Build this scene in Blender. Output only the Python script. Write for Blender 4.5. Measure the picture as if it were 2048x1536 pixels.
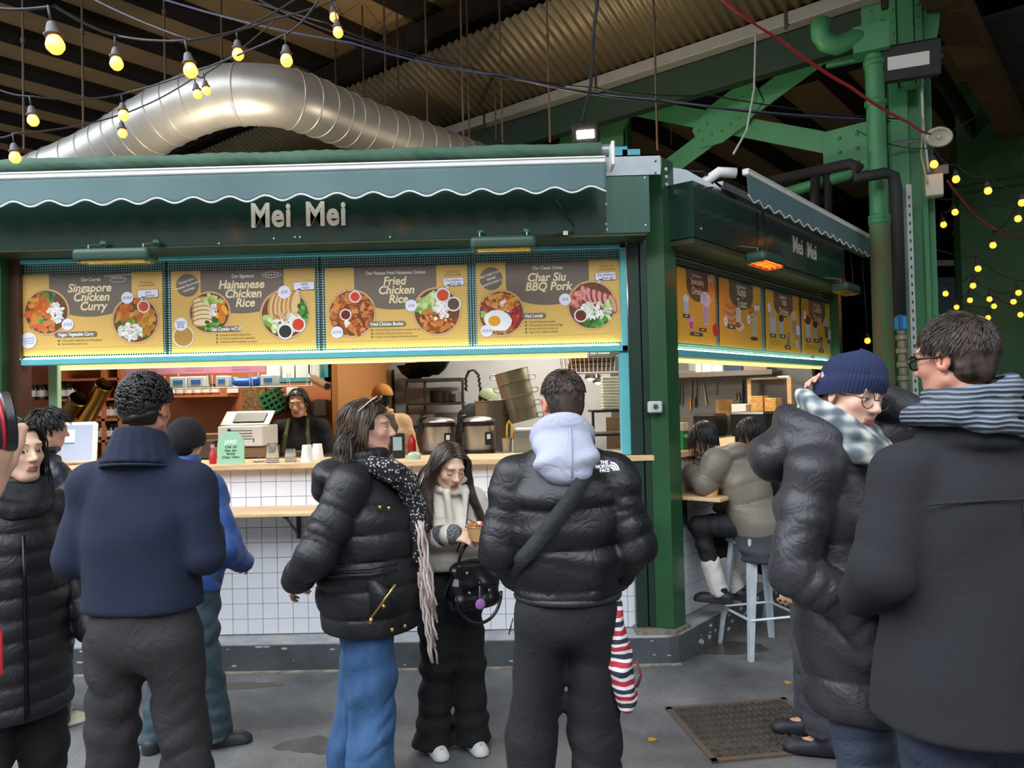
import bpy, math, random
import numpy as np
from mathutils import Matrix, Vector
# ---------------------------------------------------------------- scene reset
for o in list(bpy.data.objects):
 bpy.data.objects.remove(o)
scene = bpy.context.scene
COL = scene.collection
random.seed(7)
RNG = np.random.RandomState(11)
# ---------------------------------------------------------------- camera
FPX = 1540.0
CAM = np.array([0.0, 0.0, 1.68])
YAW, PITCH, ROLL = math.radians(0.8), math.radians(1.15), math.radians(1.35)
_f0 = np.array([-math.sin(YAW), math.cos(YAW), 0.0])
_x0 = np.array([math.cos(YAW), math.sin(YAW), 0.0])
_z0 = np.array([0.0, 0.0, 1.0])
CF = _f0 * math.cos(PITCH) + _z0 * math.sin(PITCH)
_u1 = -_f0 * math.sin(PITCH) + _z0 * math.cos(PITCH)
CR = _x0 * math.cos(ROLL) - _u1 * math.sin(ROLL)
CU = _x0 * math.sin(ROLL) + _u1 * math.cos(ROLL)
cam_data = bpy.data.cameras.new('camera')
cam_data.sensor_width = 36.0
cam_data.lens = FPX / 2048.0 * 36.0
cam_data.clip_start = 0.05
cam = bpy.data.objects.new('camera', cam_data)
COL.objects.link(cam)
M4 = Matrix(((CR[0], CU[0], -CF[0], CAM[0]), (CR[1], CU[1], -CF[1], CAM[1]),
    (CR[2], CU[2], -CF[2], CAM[2]), (0, 0, 0, 1)))
cam.matrix_world = M4
scene.camera = cam
# ---------------------------------------------------------------- world, exposure
world = bpy.data.worlds.new('overcast_sky')
scene.world = world
world.use_nodes = True
wn = world.node_tree.nodes
bg = wn['Background']
bg.inputs[0].default_value = (0.86, 0.93, 1.0, 1)
bg.inputs[1].default_value = 4.0
scene.view_settings.view_transform = 'Standard'
scene.view_settings.look = 'None'
scene.view_settings.exposure = 0.72
scene.view_settings.gamma = 1.0
scene.view_settings.use_curve_mapping = False
# ---------------------------------------------------------------- measuring helpers
def ray(px, py):
 return CF + CR * ((px - 1024.0) / FPX) + CU * ((768.0 - py) / FPX)
def onY(px, py, Y):
 d = ray(px, py); return CAM + d * (Y / d[1])
def onZ(px, py, z):
 d = ray(px, py); return CAM + d * ((z - CAM[2]) / d[2])
def onP(px, py, p0, n):
 d = ray(px, py); p0 = np.array(p0); n = np.array(n)
 return CAM + d * (np.dot(p0 - CAM, n) / np.dot(d, n))
ORD = 'first second third fourth fifth sixth seventh eighth ninth tenth eleventh twelfth'.split()
# ---------------------------------------------------------------- materials
def lin(c):
 if isinstance(c, str):
  c = c.lstrip('#'); c = c if len(c) == 6 else ''.join(x * 2 for x in c); c = [int(c[i:i + 2], 16) / 255.0 for i in (0, 2, 4)]
 return tuple((v / 12.92 if v <= 0.04045 else ((v + 0.055) / 1.055) ** 2.4) for v in c[:3])
MATS = {}
def mat(name, color='#808080', rough=0.6, metal=0.0, var=0.0, vscale=6.0, bump=0.0, bscale=60.0, coat=0.0,
  emit=None, estr=0.0, sheen=0.0, trans=0.0, ior=1.45, color2=None, stretch=None, attr=None, spec=None, detail=4.0, wrinkle=None):
 if name in MATS: return MATS[name]
 m = bpy.data.materials.new(name); m.use_nodes = True
 nt = m.node_tree; N = nt.nodes; L = nt.links
 b = N['Principled BSDF']
 b.inputs['Roughness'].default_value = rough
 b.inputs['Metallic'].default_value = metal
 c = lin(color)
 b.inputs['Base Color'].default_value = (*c, 1)
 if coat: b.inputs['Coat Weight'].default_value = coat; b.inputs['Coat Roughness'].default_value = 0.12
 if sheen: b.inputs['Sheen Weight'].default_value = sheen
 if trans: b.inputs['Transmission Weight'].default_value = trans; b.inputs['IOR'].default_value = ior
 if spec is not None: b.inputs['Specular IOR Level'].default_value = spec
 if emit is not None:
  b.inputs['Emission Color'].default_value = (*lin(emit), 1); b.inputs['Emission Strength'].default_value = estr
 coord = None
 def co():
  nonlocal coord
  if coord is None:
   tc = N.new('ShaderNodeTexCoord'); coord = tc.outputs['Object']
   if stretch:
    mp = N.new('ShaderNodeMapping'); mp.inputs['Scale'].default_value = stretch
    L.new(coord, mp.inputs['Vector']); coord = mp.outputs[0]
  return coord
 src = None
 if attr:
  a = N.new('ShaderNodeAttribute'); a.attribute_name = attr; src = a.outputs['Color']
 if var or color2:
  n = N.new('ShaderNodeTexNoise'); n.inputs['Scale'].default_value = vscale; n.inputs['Detail'].default_value = detail
  L.new(co(), n.inputs['Vector'])
  mx = N.new('ShaderNodeMix'); mx.data_type = 'RGBA'
  if color2:
   mx.inputs[6].default_value = (*c, 1); mx.inputs[7].default_value = (*lin(color2), 1)
   rp = N.new('ShaderNodeValToRGB'); rp.color_ramp.elements[0].position = 0.38; rp.color_ramp.elements[1].position = 0.62
   L.new(n.outputs[0], rp.inputs[0]); L.new(rp.outputs[0], mx.inputs[0])
   src = mx.outputs[2]
  else:
   mr = N.new('ShaderNodeMapRange'); mr.inputs[1].default_value = 0.25; mr.inputs[2].default_value = 0.75
   mr.inputs[3].default_value = 1 - var; mr.inputs[4].default_value = 1 + var
   L.new(n.outputs[0], mr.inputs[0])
   mx.blend_type = 'MULTIPLY'; mx.inputs[0].default_value = 1.0
   if src is not None: L.new(src, mx.inputs[6])
   else: mx.inputs[6].default_value = (*c, 1)
   L.new(mr.outputs[0], mx.inputs[7])
   src = mx.outputs[2]
 if src is not None: L.new(src, b.inputs['Base Color'])
 if bump:
  n2 = N.new('ShaderNodeTexNoise'); n2.inputs['Scale'].default_value = bscale; n2.inputs['Detail'].default_value = 3
  L.new(co(), n2.inputs['Vector'])
  bp = N.new('ShaderNodeBump'); bp.inputs['Strength'].default_value = bump; bp.inputs['Distance'].default_value = 0.01
  L.new(n2.outputs[0], bp.inputs['Height']); L.new(bp.outputs[0], b.inputs['Normal'])
 if wrinkle:
  sc, st = wrinkle
  n3 = N.new('ShaderNodeTexNoise'); n3.inputs['Scale'].default_value = sc; n3.inputs['Detail'].default_value = 2.5; n3.inputs['Distortion'].default_value = 1.4
  L.new(co(), n3.inputs['Vector'])
  a1 = N.new('ShaderNodeMath'); a1.operation = 'SUBTRACT'; a1.inputs[1].default_value = .5; L.new(n3.outputs[0], a1.inputs[0])
  a2 = N.new('ShaderNodeMath'); a2.operation = 'ABSOLUTE'; L.new(a1.outputs[0], a2.inputs[0])
  a3 = N.new('ShaderNodeMath'); a3.operation = 'POWER'; a3.inputs[1].default_value = .6; L.new(a2.outputs[0], a3.inputs[0])
  bw = N.new('ShaderNodeBump'); bw.inputs['Strength'].default_value = st; bw.inputs['Distance'].default_value = .03
  L.new(a3.outputs[0], bw.inputs['Height'])
  if bump: L.new(bp.outputs[0], bw.inputs['Normal'])
  L.new(bw.outputs[0], b.inputs['Normal'])
 MATS[name] = m
 return m
# ---------------------------------------------------------------- objects
def tag(o, label=None, cat=None, group=None, kind=None):
 if label: o['label'] = label
 if cat: o['category'] = cat
 if group: o['group'] = group
 if kind: o['kind'] = kind
 return o
def thing(name, label, cat, loc=(0, 0, 0), group=None, rotz=0.0):
 o = bpy.data.objects.new(name, None); COL.objects.link(o)
 o.location = loc; o.rotation_euler = (0, 0, rotz); o.empty_display_size = 0.1
 return tag(o, label, cat, group)
def attach(o, parent):
 if parent is not None:
  o.parent = parent
  if parent.parent is None:
   o.matrix_parent_inverse = Matrix.LocRotScale(parent.location, parent.rotation_euler, parent.scale).inverted()
 return o
def link_mesh(name, me, m=None, parent=None):
 o = bpy.data.objects.new(name, me); COL.objects.link(o)
 if m is not None: me.materials.append(m)
 return attach(o, parent)
def copy_tree(o, delta, parent=None):
 """copy of a thing and its parts, moved by delta (parts follow the root)"""
 c = o.copy(); COL.objects.link(c)
 if parent is None: c.location = Vector(o.location) + Vector(delta)
 else: c.parent = parent
 for ch in list(o.children): copy_tree(ch, delta, c)
 return c
def nrm(v):
 v = np.array(v, float); n = np.linalg.norm(v); return v / n if n > 1e-12 else v
def frame(axis, up=(0, 0, 1)):
 a = nrm(axis); u = np.array(up, float)
 if abs(np.dot(a, u)) > 0.95: u = np.array([1.0, 0, 0])
 x = nrm(np.cross(u, a)); y = np.cross(a, x); return x, y, a
def rotz(a):
 c, s = math.cos(a), math.sin(a); return np.array([[c, -s, 0], [s, c, 0], [0, 0, 1.0]])
def rotx(a):
 c, s = math.cos(a), math.sin(a); return np.array([[1.0, 0, 0], [0, c, -s], [0, s, c]])
def roty(a):
 c, s = math.cos(a), math.sin(a); return np.array([[c, 0, s], [0, 1.0, 0], [-s, 0, c]])
class MB:
 def __init__(s): s.v = []; s.f = []; s.c = []; s.col = None
 def color(s, c): s.col = lin(c) if c is not None else None; return s
 def add(s, vs, fs):
  b = len(s.v); s.v.extend([tuple(map(float, p)) for p in vs])
  for f in fs: s.f.append(tuple(i + b for i in f)); s.c.append(s.col)
  return s
 def box(s, c, size, R=None):
  h = np.array(size) / 2.0; c = np.array(c, float)
  P = np.array([(x, y, z) for z in (-1, 1) for y in (-1, 1) for x in (-1, 1)], float) * h
  if R is not None: P = P @ np.array(R).T
  return s.add(P + c, [(0, 2, 3, 1), (4, 5, 7, 6), (0, 1, 5, 4), (2, 6, 7, 3), (0, 4, 6, 2), (1, 3, 7, 5)])
 def box2(s, lo, hi):
  lo = np.array(lo, float); hi = np.array(hi, float); return s.box((lo + hi) / 2, np.abs(hi - lo))
 def cbox(s, c, size, ch=0.004, R=None):
  """box with chamfered vertical and horizontal edges"""
  hx, hy, hz = np.array(size) / 2.0; ch = min(ch, hx * .49, hy * .49, hz * .49); c = np.array(c, float)
  V = []; idx = {}
  for sx in (-1, 1):
   for sy in (-1, 1):
    for sz in (-1, 1):
     for k in range(3):
      p = [sx * hx, sy * hy, sz * hz]
      for j in range(3):
       if j != k: p[j] -= (sx, sy, sz)[j] * ch
      idx[(sx, sy, sz, k)] = len(V); V.append(p)
  F = []
  for k in range(3):
   i, j = [(1, 2), (2, 0), (0, 1)][k]
   for sg in (-1, 1):
    q = []
    for a, b in ((-1, -1), (1, -1), (1, 1), (-1, 1)):
     t = [0, 0, 0]; t[k] = sg; t[i] = a; t[j] = b; q.append(idx[(*t, k)])
    F.append(tuple(q) if sg > 0 else tuple(q[::-1]))
  for k in range(3):
   i, j = [(1, 2), (2, 0), (0, 1)][k]
   for a in (-1, 1):
    for b in (-1, 1):
     def g(e, kk):
      t = [0, 0, 0]; t[k] = e; t[i] = a; t[j] = b; return idx[(*t, kk)]
     q = (g(-1, i), g(1, i), g(1, j), g(-1, j))
     F.append(q if a * b < 0 else q[::-1])
  for sx in (-1, 1):
   for sy in (-1, 1):
    for sz in (-1, 1):
     q = tuple(idx[(sx, sy, sz, k)] for k in range(3)); F.append(q if sx * sy * sz > 0 else q[::-1])
  P = np.array(V)
  if R is not None: P = P @ np.array(R).T
  return s.add(P + c, F)
 def cyl(s, p0, p1, r0, r1=None, n=16, caps=True):
  r1 = r0 if r1 is None else r1
  return s.tube([p0, p1], [r0, r1], n, caps)
 def tube(s, path, r, n=8, caps=True, flat=None):
  path = [np.array(p, float) for p in path]; m = len(path)
  rs = [r] * m if np.isscalar(r) else list(r)
  x = None; V = []
  for i in range(m):
   a = path[min(i + 1, m - 1)] - path[max(i - 1, 0)]; a = nrm(a)
   if x is None: x, y, _ = frame(a)
   else:
    x = nrm(x - a * np.dot(x, a)); y = np.cross(a, x)
   for k in range(n):
    t = 2 * math.pi * k / n
    V.append(path[i] + (x * math.cos(t) + y * math.sin(t) * (flat or 1.0)) * rs[i])
  F = []
  for i in range(m - 1):
   for k in range(n):
    F.append((i * n + k, i * n + (k + 1) % n, (i + 1) * n + (k + 1) % n, (i + 1) * n + k))
  if caps:
   F.append(tuple(range(n))[::-1]); F.append(tuple((m - 1) * n + k for k in range(n)))
  return s.add(V, F)
 def lathe(s, prof, n=24, c=(0, 0, 0), axis=(0, 0, 1), caps=True):
  x, y, a = frame(axis, (0, 1, 0)); c = np.array(c, float); V = []
  for (r, z) in prof:
   for k in range(n):
    t = 2 * math.pi * k / n; V.append(c + a * z + (x * math.cos(t) + y * math.sin(t)) * r)
  m = len(prof); F = []
  for i in range(m - 1):
   for k in range(n):
    F.append((i * n + k, i * n + (k + 1) % n, (i + 1) * n + (k + 1) % n, (i + 1) * n + k))
  if caps:
   if prof[0][0] > 1e-5: F.append(tuple(range(n))[::-1])
   if prof[-1][0] > 1e-5: F.append(tuple((m - 1) * n + k for k in range(n)))
  return s.add(V, F)
 def sphere(s, c, r, n=16, m=10, R=None):
  r = np.array([r] * 3 if np.isscalar(r) else r, float); V = []; F = []
  for i in range(m + 1):
   ph = math.pi * i / m
   for k in range(n):
    t = 2 * math.pi * k / n
    p = np.array([math.sin(ph) * math.cos(t), math.sin(ph) * math.sin(t), -math.cos(ph)]) * r
    if R is not None: p = R @ p
    V.append(p + np.array(c))
  for i in range(m):
   for k in range(n):
    F.append((i * n + k, i * n + (k + 1) % n, (i + 1) * n + (k + 1) % n, (i + 1) * n + k))
  return s.add(V, F)
 def prism(s, poly, t, o=(0, 0, 0), x=(1, 0, 0), y=(0, 0, 1)):
  """extrude 2d polygon (in x,y axes at o) by t along x cross y"""
  o = np.array(o, float); x = np.array(x, float); y = np.array(y, float); z = np.cross(x, y); n = len(poly)
  V = [o + x * a + y * b for a, b in poly] + [o + x * a + y * b + z * t for a, b in poly]
  F = [tuple(range(n))[::-1], tuple(range(n, 2 * n))]
  for i in range(n): F.append((i, (i + 1) % n, n + (i + 1) % n, n + i))
  return s.add(V, F)
 def poly(s, pts): return s.add(pts, [tuple(range(len(pts)))])
 def grid(s, P):
  """P: array (m,n,3)"""
  P = np.array(P); m, n = P.shape[:2]
  F = [(i * n + j, i * n + j + 1, (i + 1) * n + j + 1, (i + 1) * n + j) for i in range(m - 1) for j in range(n - 1)]
  return s.add(P.reshape(-1, 3), F)
 def mesh(s, name, smooth=False):
  me = bpy.data.meshes.new(name); me.from_pydata(s.v, [], s.f)
  if smooth: me.polygons.foreach_set('use_smooth', [True] * len(me.polygons))
  if any(c is not None for c in s.c):
   a = me.attributes.new('col', 'FLOAT_COLOR', 'CORNER'); buf = []
   for f, c in zip(s.f, s.c):
    cc = (*(c or (1, 1, 1)), 1.0); buf.extend(cc * len(f))
   a.data.foreach_set('color', buf)
  me.update(); return me
 def build(s, name, m, parent=None, smooth=False, label=None, angle=None, solid=0.0):
  me = s.mesh(name, smooth)
  o = link_mesh(name, me, m, parent)
  if smooth and angle: me.set_sharp_from_angle(angle=math.radians(angle))
  if solid:
   md = o.modifiers.new('thickness', 'SOLIDIFY'); md.thickness = solid; md.offset = 0
  if label: o['label'] = label
  return o
# text outlines as meshes ------------------------------------------------------
_TX = {}
def text_geo(txt, shear=0.0, bold=0.0, spacing=1.0, align='CENTER', line=1.0):
 key = (txt, shear, bold, spacing, align, line)
 if key in _TX: return _TX[key]
 cu = bpy.data.curves.new('text', 'FONT'); cu.body = txt; cu.size = 1.0; cu.shear = shear; cu.offset = bold
 cu.space_character = spacing; cu.align_x = align; cu.align_y = 'CENTER'; cu.space_line = line; cu.resolution_u = 3
 cu.fill_mode = 'FRONT' if hasattr(cu, 'fill_mode') else cu.fill_mode
 ob = bpy.data.objects.new('text', cu); COL.objects.link(ob)
 dg = bpy.context.evaluated_depsgraph_get()
 me = bpy.data.meshes.new_from_object(ob.evaluated_get(dg))
 V = np.array([v.co[:2] for v in me.vertices]) if len(me.vertices) else np.zeros((0, 2))
 F = [tuple(p.vertices) for p in me.polygons]
 bpy.data.objects.remove(ob); bpy.data.curves.remove(cu); bpy.data.meshes.remove(me)
 _TX[key] = (V, F); return V, F
def add_text(mb, txt, o, x, y, size, thick=0.0, **kw):
 V, F = text_geo(txt, **kw); o = np.array(o, float); x = np.array(x, float); y = np.array(y, float); z = np.cross(x, y)
 P = [o + x * (a * size) + y * (b * size) for a, b in V]
 if thick:
  from collections import Counter
  ed = Counter()
  for f in F:
   for i in range(len(f)): ed[(f[i], f[(i + 1) % len(f)])] += 1
  n = len(P); Q = [p + z * thick for p in P]
  fs = [tuple(i + n for i in f) for f in F]
  for (a, b) in ed:
   if (b, a) not in ed: fs.append((a, b, b + n, a + n))
  mb.add(P + Q, fs)
 else: mb.add(P, F)
# ---------------------------------------------------------------- implicit surfaces (bodies, clothes, soft things)
def surface_nets(D, lo, h):
 ins = (D < 0).view(np.uint8)
 nx, ny, nz = D.shape
 S = np.zeros((nx - 1, ny - 1, nz - 1), np.uint8)
 for dx in (0, 1):
  for dy in (0, 1):
   for dz in (0, 1):
    S += ins[dx:nx - 1 + dx, dy:ny - 1 + dy, dz:nz - 1 + dz]
 act = (S > 0) & (S < 8)
 I = np.argwhere(act)
 idx = np.full(act.shape, -1, np.int32); idx[act] = np.arange(len(I))
 C = {}
 for dx in (0, 1):
  for dy in (0, 1):
   for dz in (0, 1):
    C[(dx, dy, dz)] = D[I[:, 0] + dx, I[:, 1] + dy, I[:, 2] + dz]
 acc = np.zeros((len(I), 3)); cnt = np.zeros(len(I))
 for ax in range(3):
  o1, o2 = [(1, 2), (0, 2), (0, 1)][ax]
  for a in (0, 1):
   for b in (0, 1):
    k0 = [0, 0, 0]; k0[o1] = a; k0[o2] = b; k1 = list(k0); k1[ax] = 1
    d0 = C[tuple(k0)]; d1 = C[tuple(k1)]
    m = (d0 < 0) != (d1 < 0)
    t = np.where(m, d0 / np.where(m, d0 - d1, 1), 0)
    p = np.zeros((len(I), 3)); p[:, o1] = a; p[:, o2] = b; p[:, ax] = t
    acc += p * m[:, None]; cnt += m
 V = (I + acc / cnt[:, None]) * h + lo
 Q = []
 sl = slice(1, -1)
 e = ins[:-1, 1:-1, 1:-1] != ins[1:, 1:-1, 1:-1]; P = np.argwhere(e); i, j, k = P[:, 0], P[:, 1] + 1, P[:, 2] + 1
 q = np.stack([idx[i, j - 1, k - 1], idx[i, j, k - 1], idx[i, j, k], idx[i, j - 1, k]], 1)
 fl = ins[i, j, k] == 0; q[fl] = q[fl][:, ::-1]; Q.append(q)
 e = ins[1:-1, :-1, 1:-1] != ins[1:-1, 1:, 1:-1]; P = np.argwhere(e); i, j, k = P[:, 0] + 1, P[:, 1], P[:, 2] + 1
 q = np.stack([idx[i - 1, j, k - 1], idx[i - 1, j, k], idx[i, j, k], idx[i, j, k - 1]], 1)
 fl = ins[i, j, k] == 0; q[fl] = q[fl][:, ::-1]; Q.append(q)
 e = ins[1:-1, 1:-1, :-1] != ins[1:-1, 1:-1, 1:]; P = np.argwhere(e); i, j, k = P[:, 0] + 1, P[:, 1] + 1, P[:, 2]
 q = np.stack([idx[i - 1, j - 1, k], idx[i, j - 1, k], idx[i, j, k], idx[i - 1, j, k]], 1)
 fl = ins[i, j, k] == 0; q[fl] = q[fl][:, ::-1]; Q.append(q)
 return V, np.concatenate(Q)
def raw_mesh(name, V, Q, smooth=True):
 me = bpy.data.meshes.new(name)
 me.vertices.add(len(V)); me.vertices.foreach_set('co', np.ascontiguousarray(V, np.float32).ravel())
 n = Q.shape[1]
 me.loops.add(len(Q) * n); me.loops.foreach_set('vertex_index', np.ascontiguousarray(Q, np.int32).ravel())
 me.polygons.add(len(Q)); me.polygons.foreach_set('loop_start', np.arange(len(Q), dtype=np.int32) * n)
 if smooth: me.polygons.foreach_set('use_smooth', np.ones(len(Q), bool))
 me.update(calc_edges=True); me.validate()
 return me
def folds(amp, freq, seed):
 """soft directional wrinkle field made from warped sines"""
 r = np.random.RandomState(seed)
 K = r.randn(4, 3); K /= np.linalg.norm(K, axis=1)[:, None]; K[:, 2] *= 1.5; ph = r.rand(4) * 6.28
 def f(x, y, z):
  w = np.sin(freq * .6 * (K[0, 0] * x + K[0, 1] * y + K[0, 2] * z) + ph[0])
  a = np.sin(freq * (K[1, 0] * x + K[1, 1] * y + K[1, 2] * z) + ph[1] + 1.6 * w)
  b = np.sin(freq * 1.7 * (K[2, 0] * x + K[2, 1] * y + K[2, 2] * z) + ph[2] + 1.9 * w)
  return amp * (0.65 * a + 0.45 * b * (0.5 + 0.5 * w))
 return f
class SDF:
 BIG = 0.2
 def __init__(s, lo, hi, h=0.011):
  s.h = h; s.lo = np.array(lo, float) - 3 * h
  n = np.ceil((np.array(hi, float) + 3 * h - s.lo) / h).astype(int) + 1
  s.ax = [s.lo[i] + np.arange(n[i]) * h for i in range(3)]
  s.D = np.full(tuple(n), s.BIG, np.float32)
 def _sub(s, lo, hi):
  sl = []
  for i in range(3):
   a = int(max(0, math.floor((lo[i] - s.lo[i]) / s.h))); b = int(min(len(s.ax[i]), math.ceil((hi[i] - s.lo[i]) / s.h) + 1))
   if b <= a: return None
   sl.append(slice(a, b))
  X = s.ax[0][sl[0]].astype(np.float32)[:, None, None]; Y = s.ax[1][sl[1]].astype(np.float32)[None, :, None]; Z = s.ax[2][sl[2]].astype(np.float32)[None, None, :]
  return tuple(sl), X, Y, Z
 def _mix(s, sl, d, k, op):
  a = s.D[sl]
  if op == 'u':
   if k > 0:
    g = np.maximum(k - np.abs(a - d), 0) / k; s.D[sl] = np.minimum(a, d) - g * g * k * .25
   else: s.D[sl] = np.minimum(a, d)
  elif op == 's':
   if k > 0:
    g = np.maximum(k - np.abs(a + d), 0) / k; s.D[sl] = np.maximum(a, -d) + g * g * k * .25
   else: s.D[sl] = np.maximum(a, -d)
  elif op == 'i': s.D[sl] = np.maximum(a, d)
 def cone(s, a, b, ra, rb=None, k=0.02, wide=None, w=1.0, op='u', quilt=None, fold=None, pad=0.05, crease=None):
  rb = ra if rb is None else rb
  a = np.array(a, float); b = np.array(b, float); R = max(ra, rb) * max(w, 1) + pad
  q = s._sub(np.minimum(a, b) - R, np.maximum(a, b) + R)
  if q is None: return s
  sl, X, Y, Z = q
  ba = b - a; l2 = max(float(ba @ ba), 1e-9); L = math.sqrt(l2)
  h = np.clip(((X - a[0]) * ba[0] + (Y - a[1]) * ba[1] + (Z - a[2]) * ba[2]) / l2, 0, 1)
  vx = X - a[0] - h * ba[0]; vy = Y - a[1] - h * ba[1]; vz = Z - a[2] - h * ba[2]
  if wide is not None and w != 1.0:
   wd = nrm(wide); t = (vx * wd[0] + vy * wd[1] + vz * wd[2]) * (1 - 1 / w)
   vx = vx - wd[0] * t; vy = vy - wd[1] * t; vz = vz - wd[2] * t
  d = np.sqrt(vx * vx + vy * vy + vz * vz) - (ra + (rb - ra) * h)
  if quilt:
   per, amp, ph = quilt
   d = d - amp * (np.abs(np.sin(math.pi * (h * L / per + ph))) ** .32 - 0.85)
  if fold is not None: d = d - fold(X, Y, Z)
  if crease:
   amp, per, seed, c0, c1 = crease      # wandering cross folds, strongest between c0 (at a) and c1 (at b)
   g = np.random.RandomState(seed); q1, q2 = g.randn(2, 3) * 9; f1, f2 = g.rand(2) * 6.28
   w1 = np.sin(q1[0] * X + q1[1] * Y + q1[2] * Z * .6 + f1); w2 = np.sin(1.7 * (q2[0] * X + q2[1] * Y + q2[2] * Z * .6) + f2)
   d = d - amp * (c0 + (c1 - c0) * h) * (np.abs(np.sin(math.pi * h * L / per + 1.1 * w1 + .8 * w2)) ** .7 - .65) * (.55 + .45 * w2)
  s._mix(sl, d, k, op); return s
 def ell(s, c, r, R=None, k=0.02, op='u', fold=None, pad=0.05):
  c = np.array(c, float); r = np.array([r] * 3 if np.isscalar(r) else r, float); m = r.max() + pad
  q = s._sub(c - m, c + m)
  if q is None: return s
  sl, X, Y, Z = q
  X = X - c[0]; Y = Y - c[1]; Z = Z - c[2]
  if R is not None:
   R = np.array(R)
   x = R[0, 0] * X + R[1, 0] * Y + R[2, 0] * Z; y = R[0, 1] * X + R[1, 1] * Y + R[2, 1] * Z; z = R[0, 2] * X + R[1, 2] * Y + R[2, 2] * Z
  else: x, y, z = X, Y, Z
  k0 = np.sqrt((x / r[0]) ** 2 + (y / r[1]) ** 2 + (z / r[2]) ** 2); k1 = np.sqrt((x / r[0] ** 2) ** 2 + (y / r[1] ** 2) ** 2 + (z / r[2] ** 2) ** 2)
  d = k0 * (k0 - 1) / np.maximum(k1, 1e-6)
  if fold is not None: d = d - fold(X + c[0], Y + c[1], Z + c[2])
  s._mix(sl, d, k, op); return s
 def box(s, c, half, rad=0.01, R=None, k=0.02, op='u', fold=None, pad=0.05):
  c = np.array(c, float); hf = np.array(half, float); m = np.linalg.norm(hf) + pad
  q = s._sub(c - m, c + m)
  if q is None: return s
  sl, X, Y, Z = q
  X = X - c[0]; Y = Y - c[1]; Z = Z - c[2]
  if R is not None:
   R = np.array(R)
   x = R[0, 0] * X + R[1, 0] * Y + R[2, 0] * Z; y = R[0, 1] * X + R[1, 1] * Y + R[2, 1] * Z; z = R[0, 2] * X + R[1, 2] * Y + R[2, 2] * Z
  else: x, y, z = X + 0 * Y + 0 * Z, Y + 0 * X + 0 * Z, Z + 0 * X + 0 * Y
  qx = np.abs(x) - hf[0] + rad; qy = np.abs(y) - hf[1] + rad; qz = np.abs(z) - hf[2] + rad
  d = np.sqrt(np.maximum(qx, 0) ** 2 + np.maximum(qy, 0) ** 2 + np.maximum(qz, 0) ** 2) + np.minimum(np.maximum(qx, np.maximum(qy, qz)), 0) - rad
  if fold is not None: d = d - fold(X + c[0], Y + c[1], Z + c[2])
  s._mix(sl, d, k, op); return s
 def path(s, pts, rs, k=0.02, **kw):
  rs = [rs] * len(pts) if np.isscalar(rs) else rs
  for i in range(len(pts) - 1): s.cone(pts[i], pts[i + 1], rs[i], rs[i + 1], k=k, **kw)
  return s
 def cut(s, p, n, k=0.0):
  """remove everything on the n side of the plane through p"""
  n = nrm(n); X = s.ax[0].astype(np.float32)[:, None, None]; Y = s.ax[1].astype(np.float32)[None, :, None]; Z = s.ax[2].astype(np.float32)[None, None, :]
  d = (X - p[0]) * n[0] + (Y - p[1]) * n[1] + (Z - p[2]) * n[2]
  s.D = np.maximum(s.D, d.astype(np.float32)); return s
 def displace(s, f):
  X = s.ax[0].astype(np.float32)[:, None, None]; Y = s.ax[1].astype(np.float32)[None, :, None]; Z = s.ax[2].astype(np.float32)[None, None, :]
  near = s.D < 0.12
  s.D = np.where(near, s.D - f(X, Y, Z), s.D).astype(np.float32); return s
 def geo(s):
  return surface_nets(s.D, s.lo, s.h)
 def build(s, name, m, parent=None, label=None, colfn=None, xf=None):
  V, Q = s.geo()
  if len(V) == 0: return None
  me = raw_mesh(name, V if xf is None else xf(V), Q)
  if colfn is not None:
   a = me.attributes.new('col', 'FLOAT_COLOR', 'POINT'); c = np.ones((len(V), 4), np.float32); c[:, :3] = colfn(V)
   a.data.foreach_set('color', c.ravel())
  o = link_mesh(name, me, m, parent)
  if label: o['label'] = label
  return o
# ---------------------------------------------------------------- plan of the place
def cw(xc, yc):
 """camera-plan metres (right, forward) to world x,y"""
 return np.array([xc * _x0[0] + yc * _f0[0], xc * _x0[1] + yc * _f0[1]])
YW = 5.08                                    # front wall of the kiosk
A2 = np.array([math.sin(math.radians(38.6)), math.cos(math.radians(38.6))])   # direction of its side wall
N2 = np.array([A2[1], -A2[0]])
CC = cw(0.96, 5.07)
A3 = np.array([*A2, 0.0]); N3 = np.array([*N2, 0.0]); Z3 = np.array([0, 0, 1.0]); X3 = np.array([1.0, 0, 0])
B3 = np.array([-N2[0], -N2[1], 0.0])
def S(t, o, z): return np.array([*(CC + t * A2 + o * N2), z])
def onS(px, py, o=0.0): return onP(px, py, S(0, o, 0), N3)
def S_of(p): d = np.array(p[:2]) - CC; return float(d @ A2), float(d @ N2)
PZ = 0.162                                   # top of the plinth / kiosk floor
RS = np.array([[A2[0], -N2[0], 0], [A2[1], -N2[1], 0], [0, 0, 1.0]])   # box frame along the side wall (x=A, y=-N)
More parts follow.
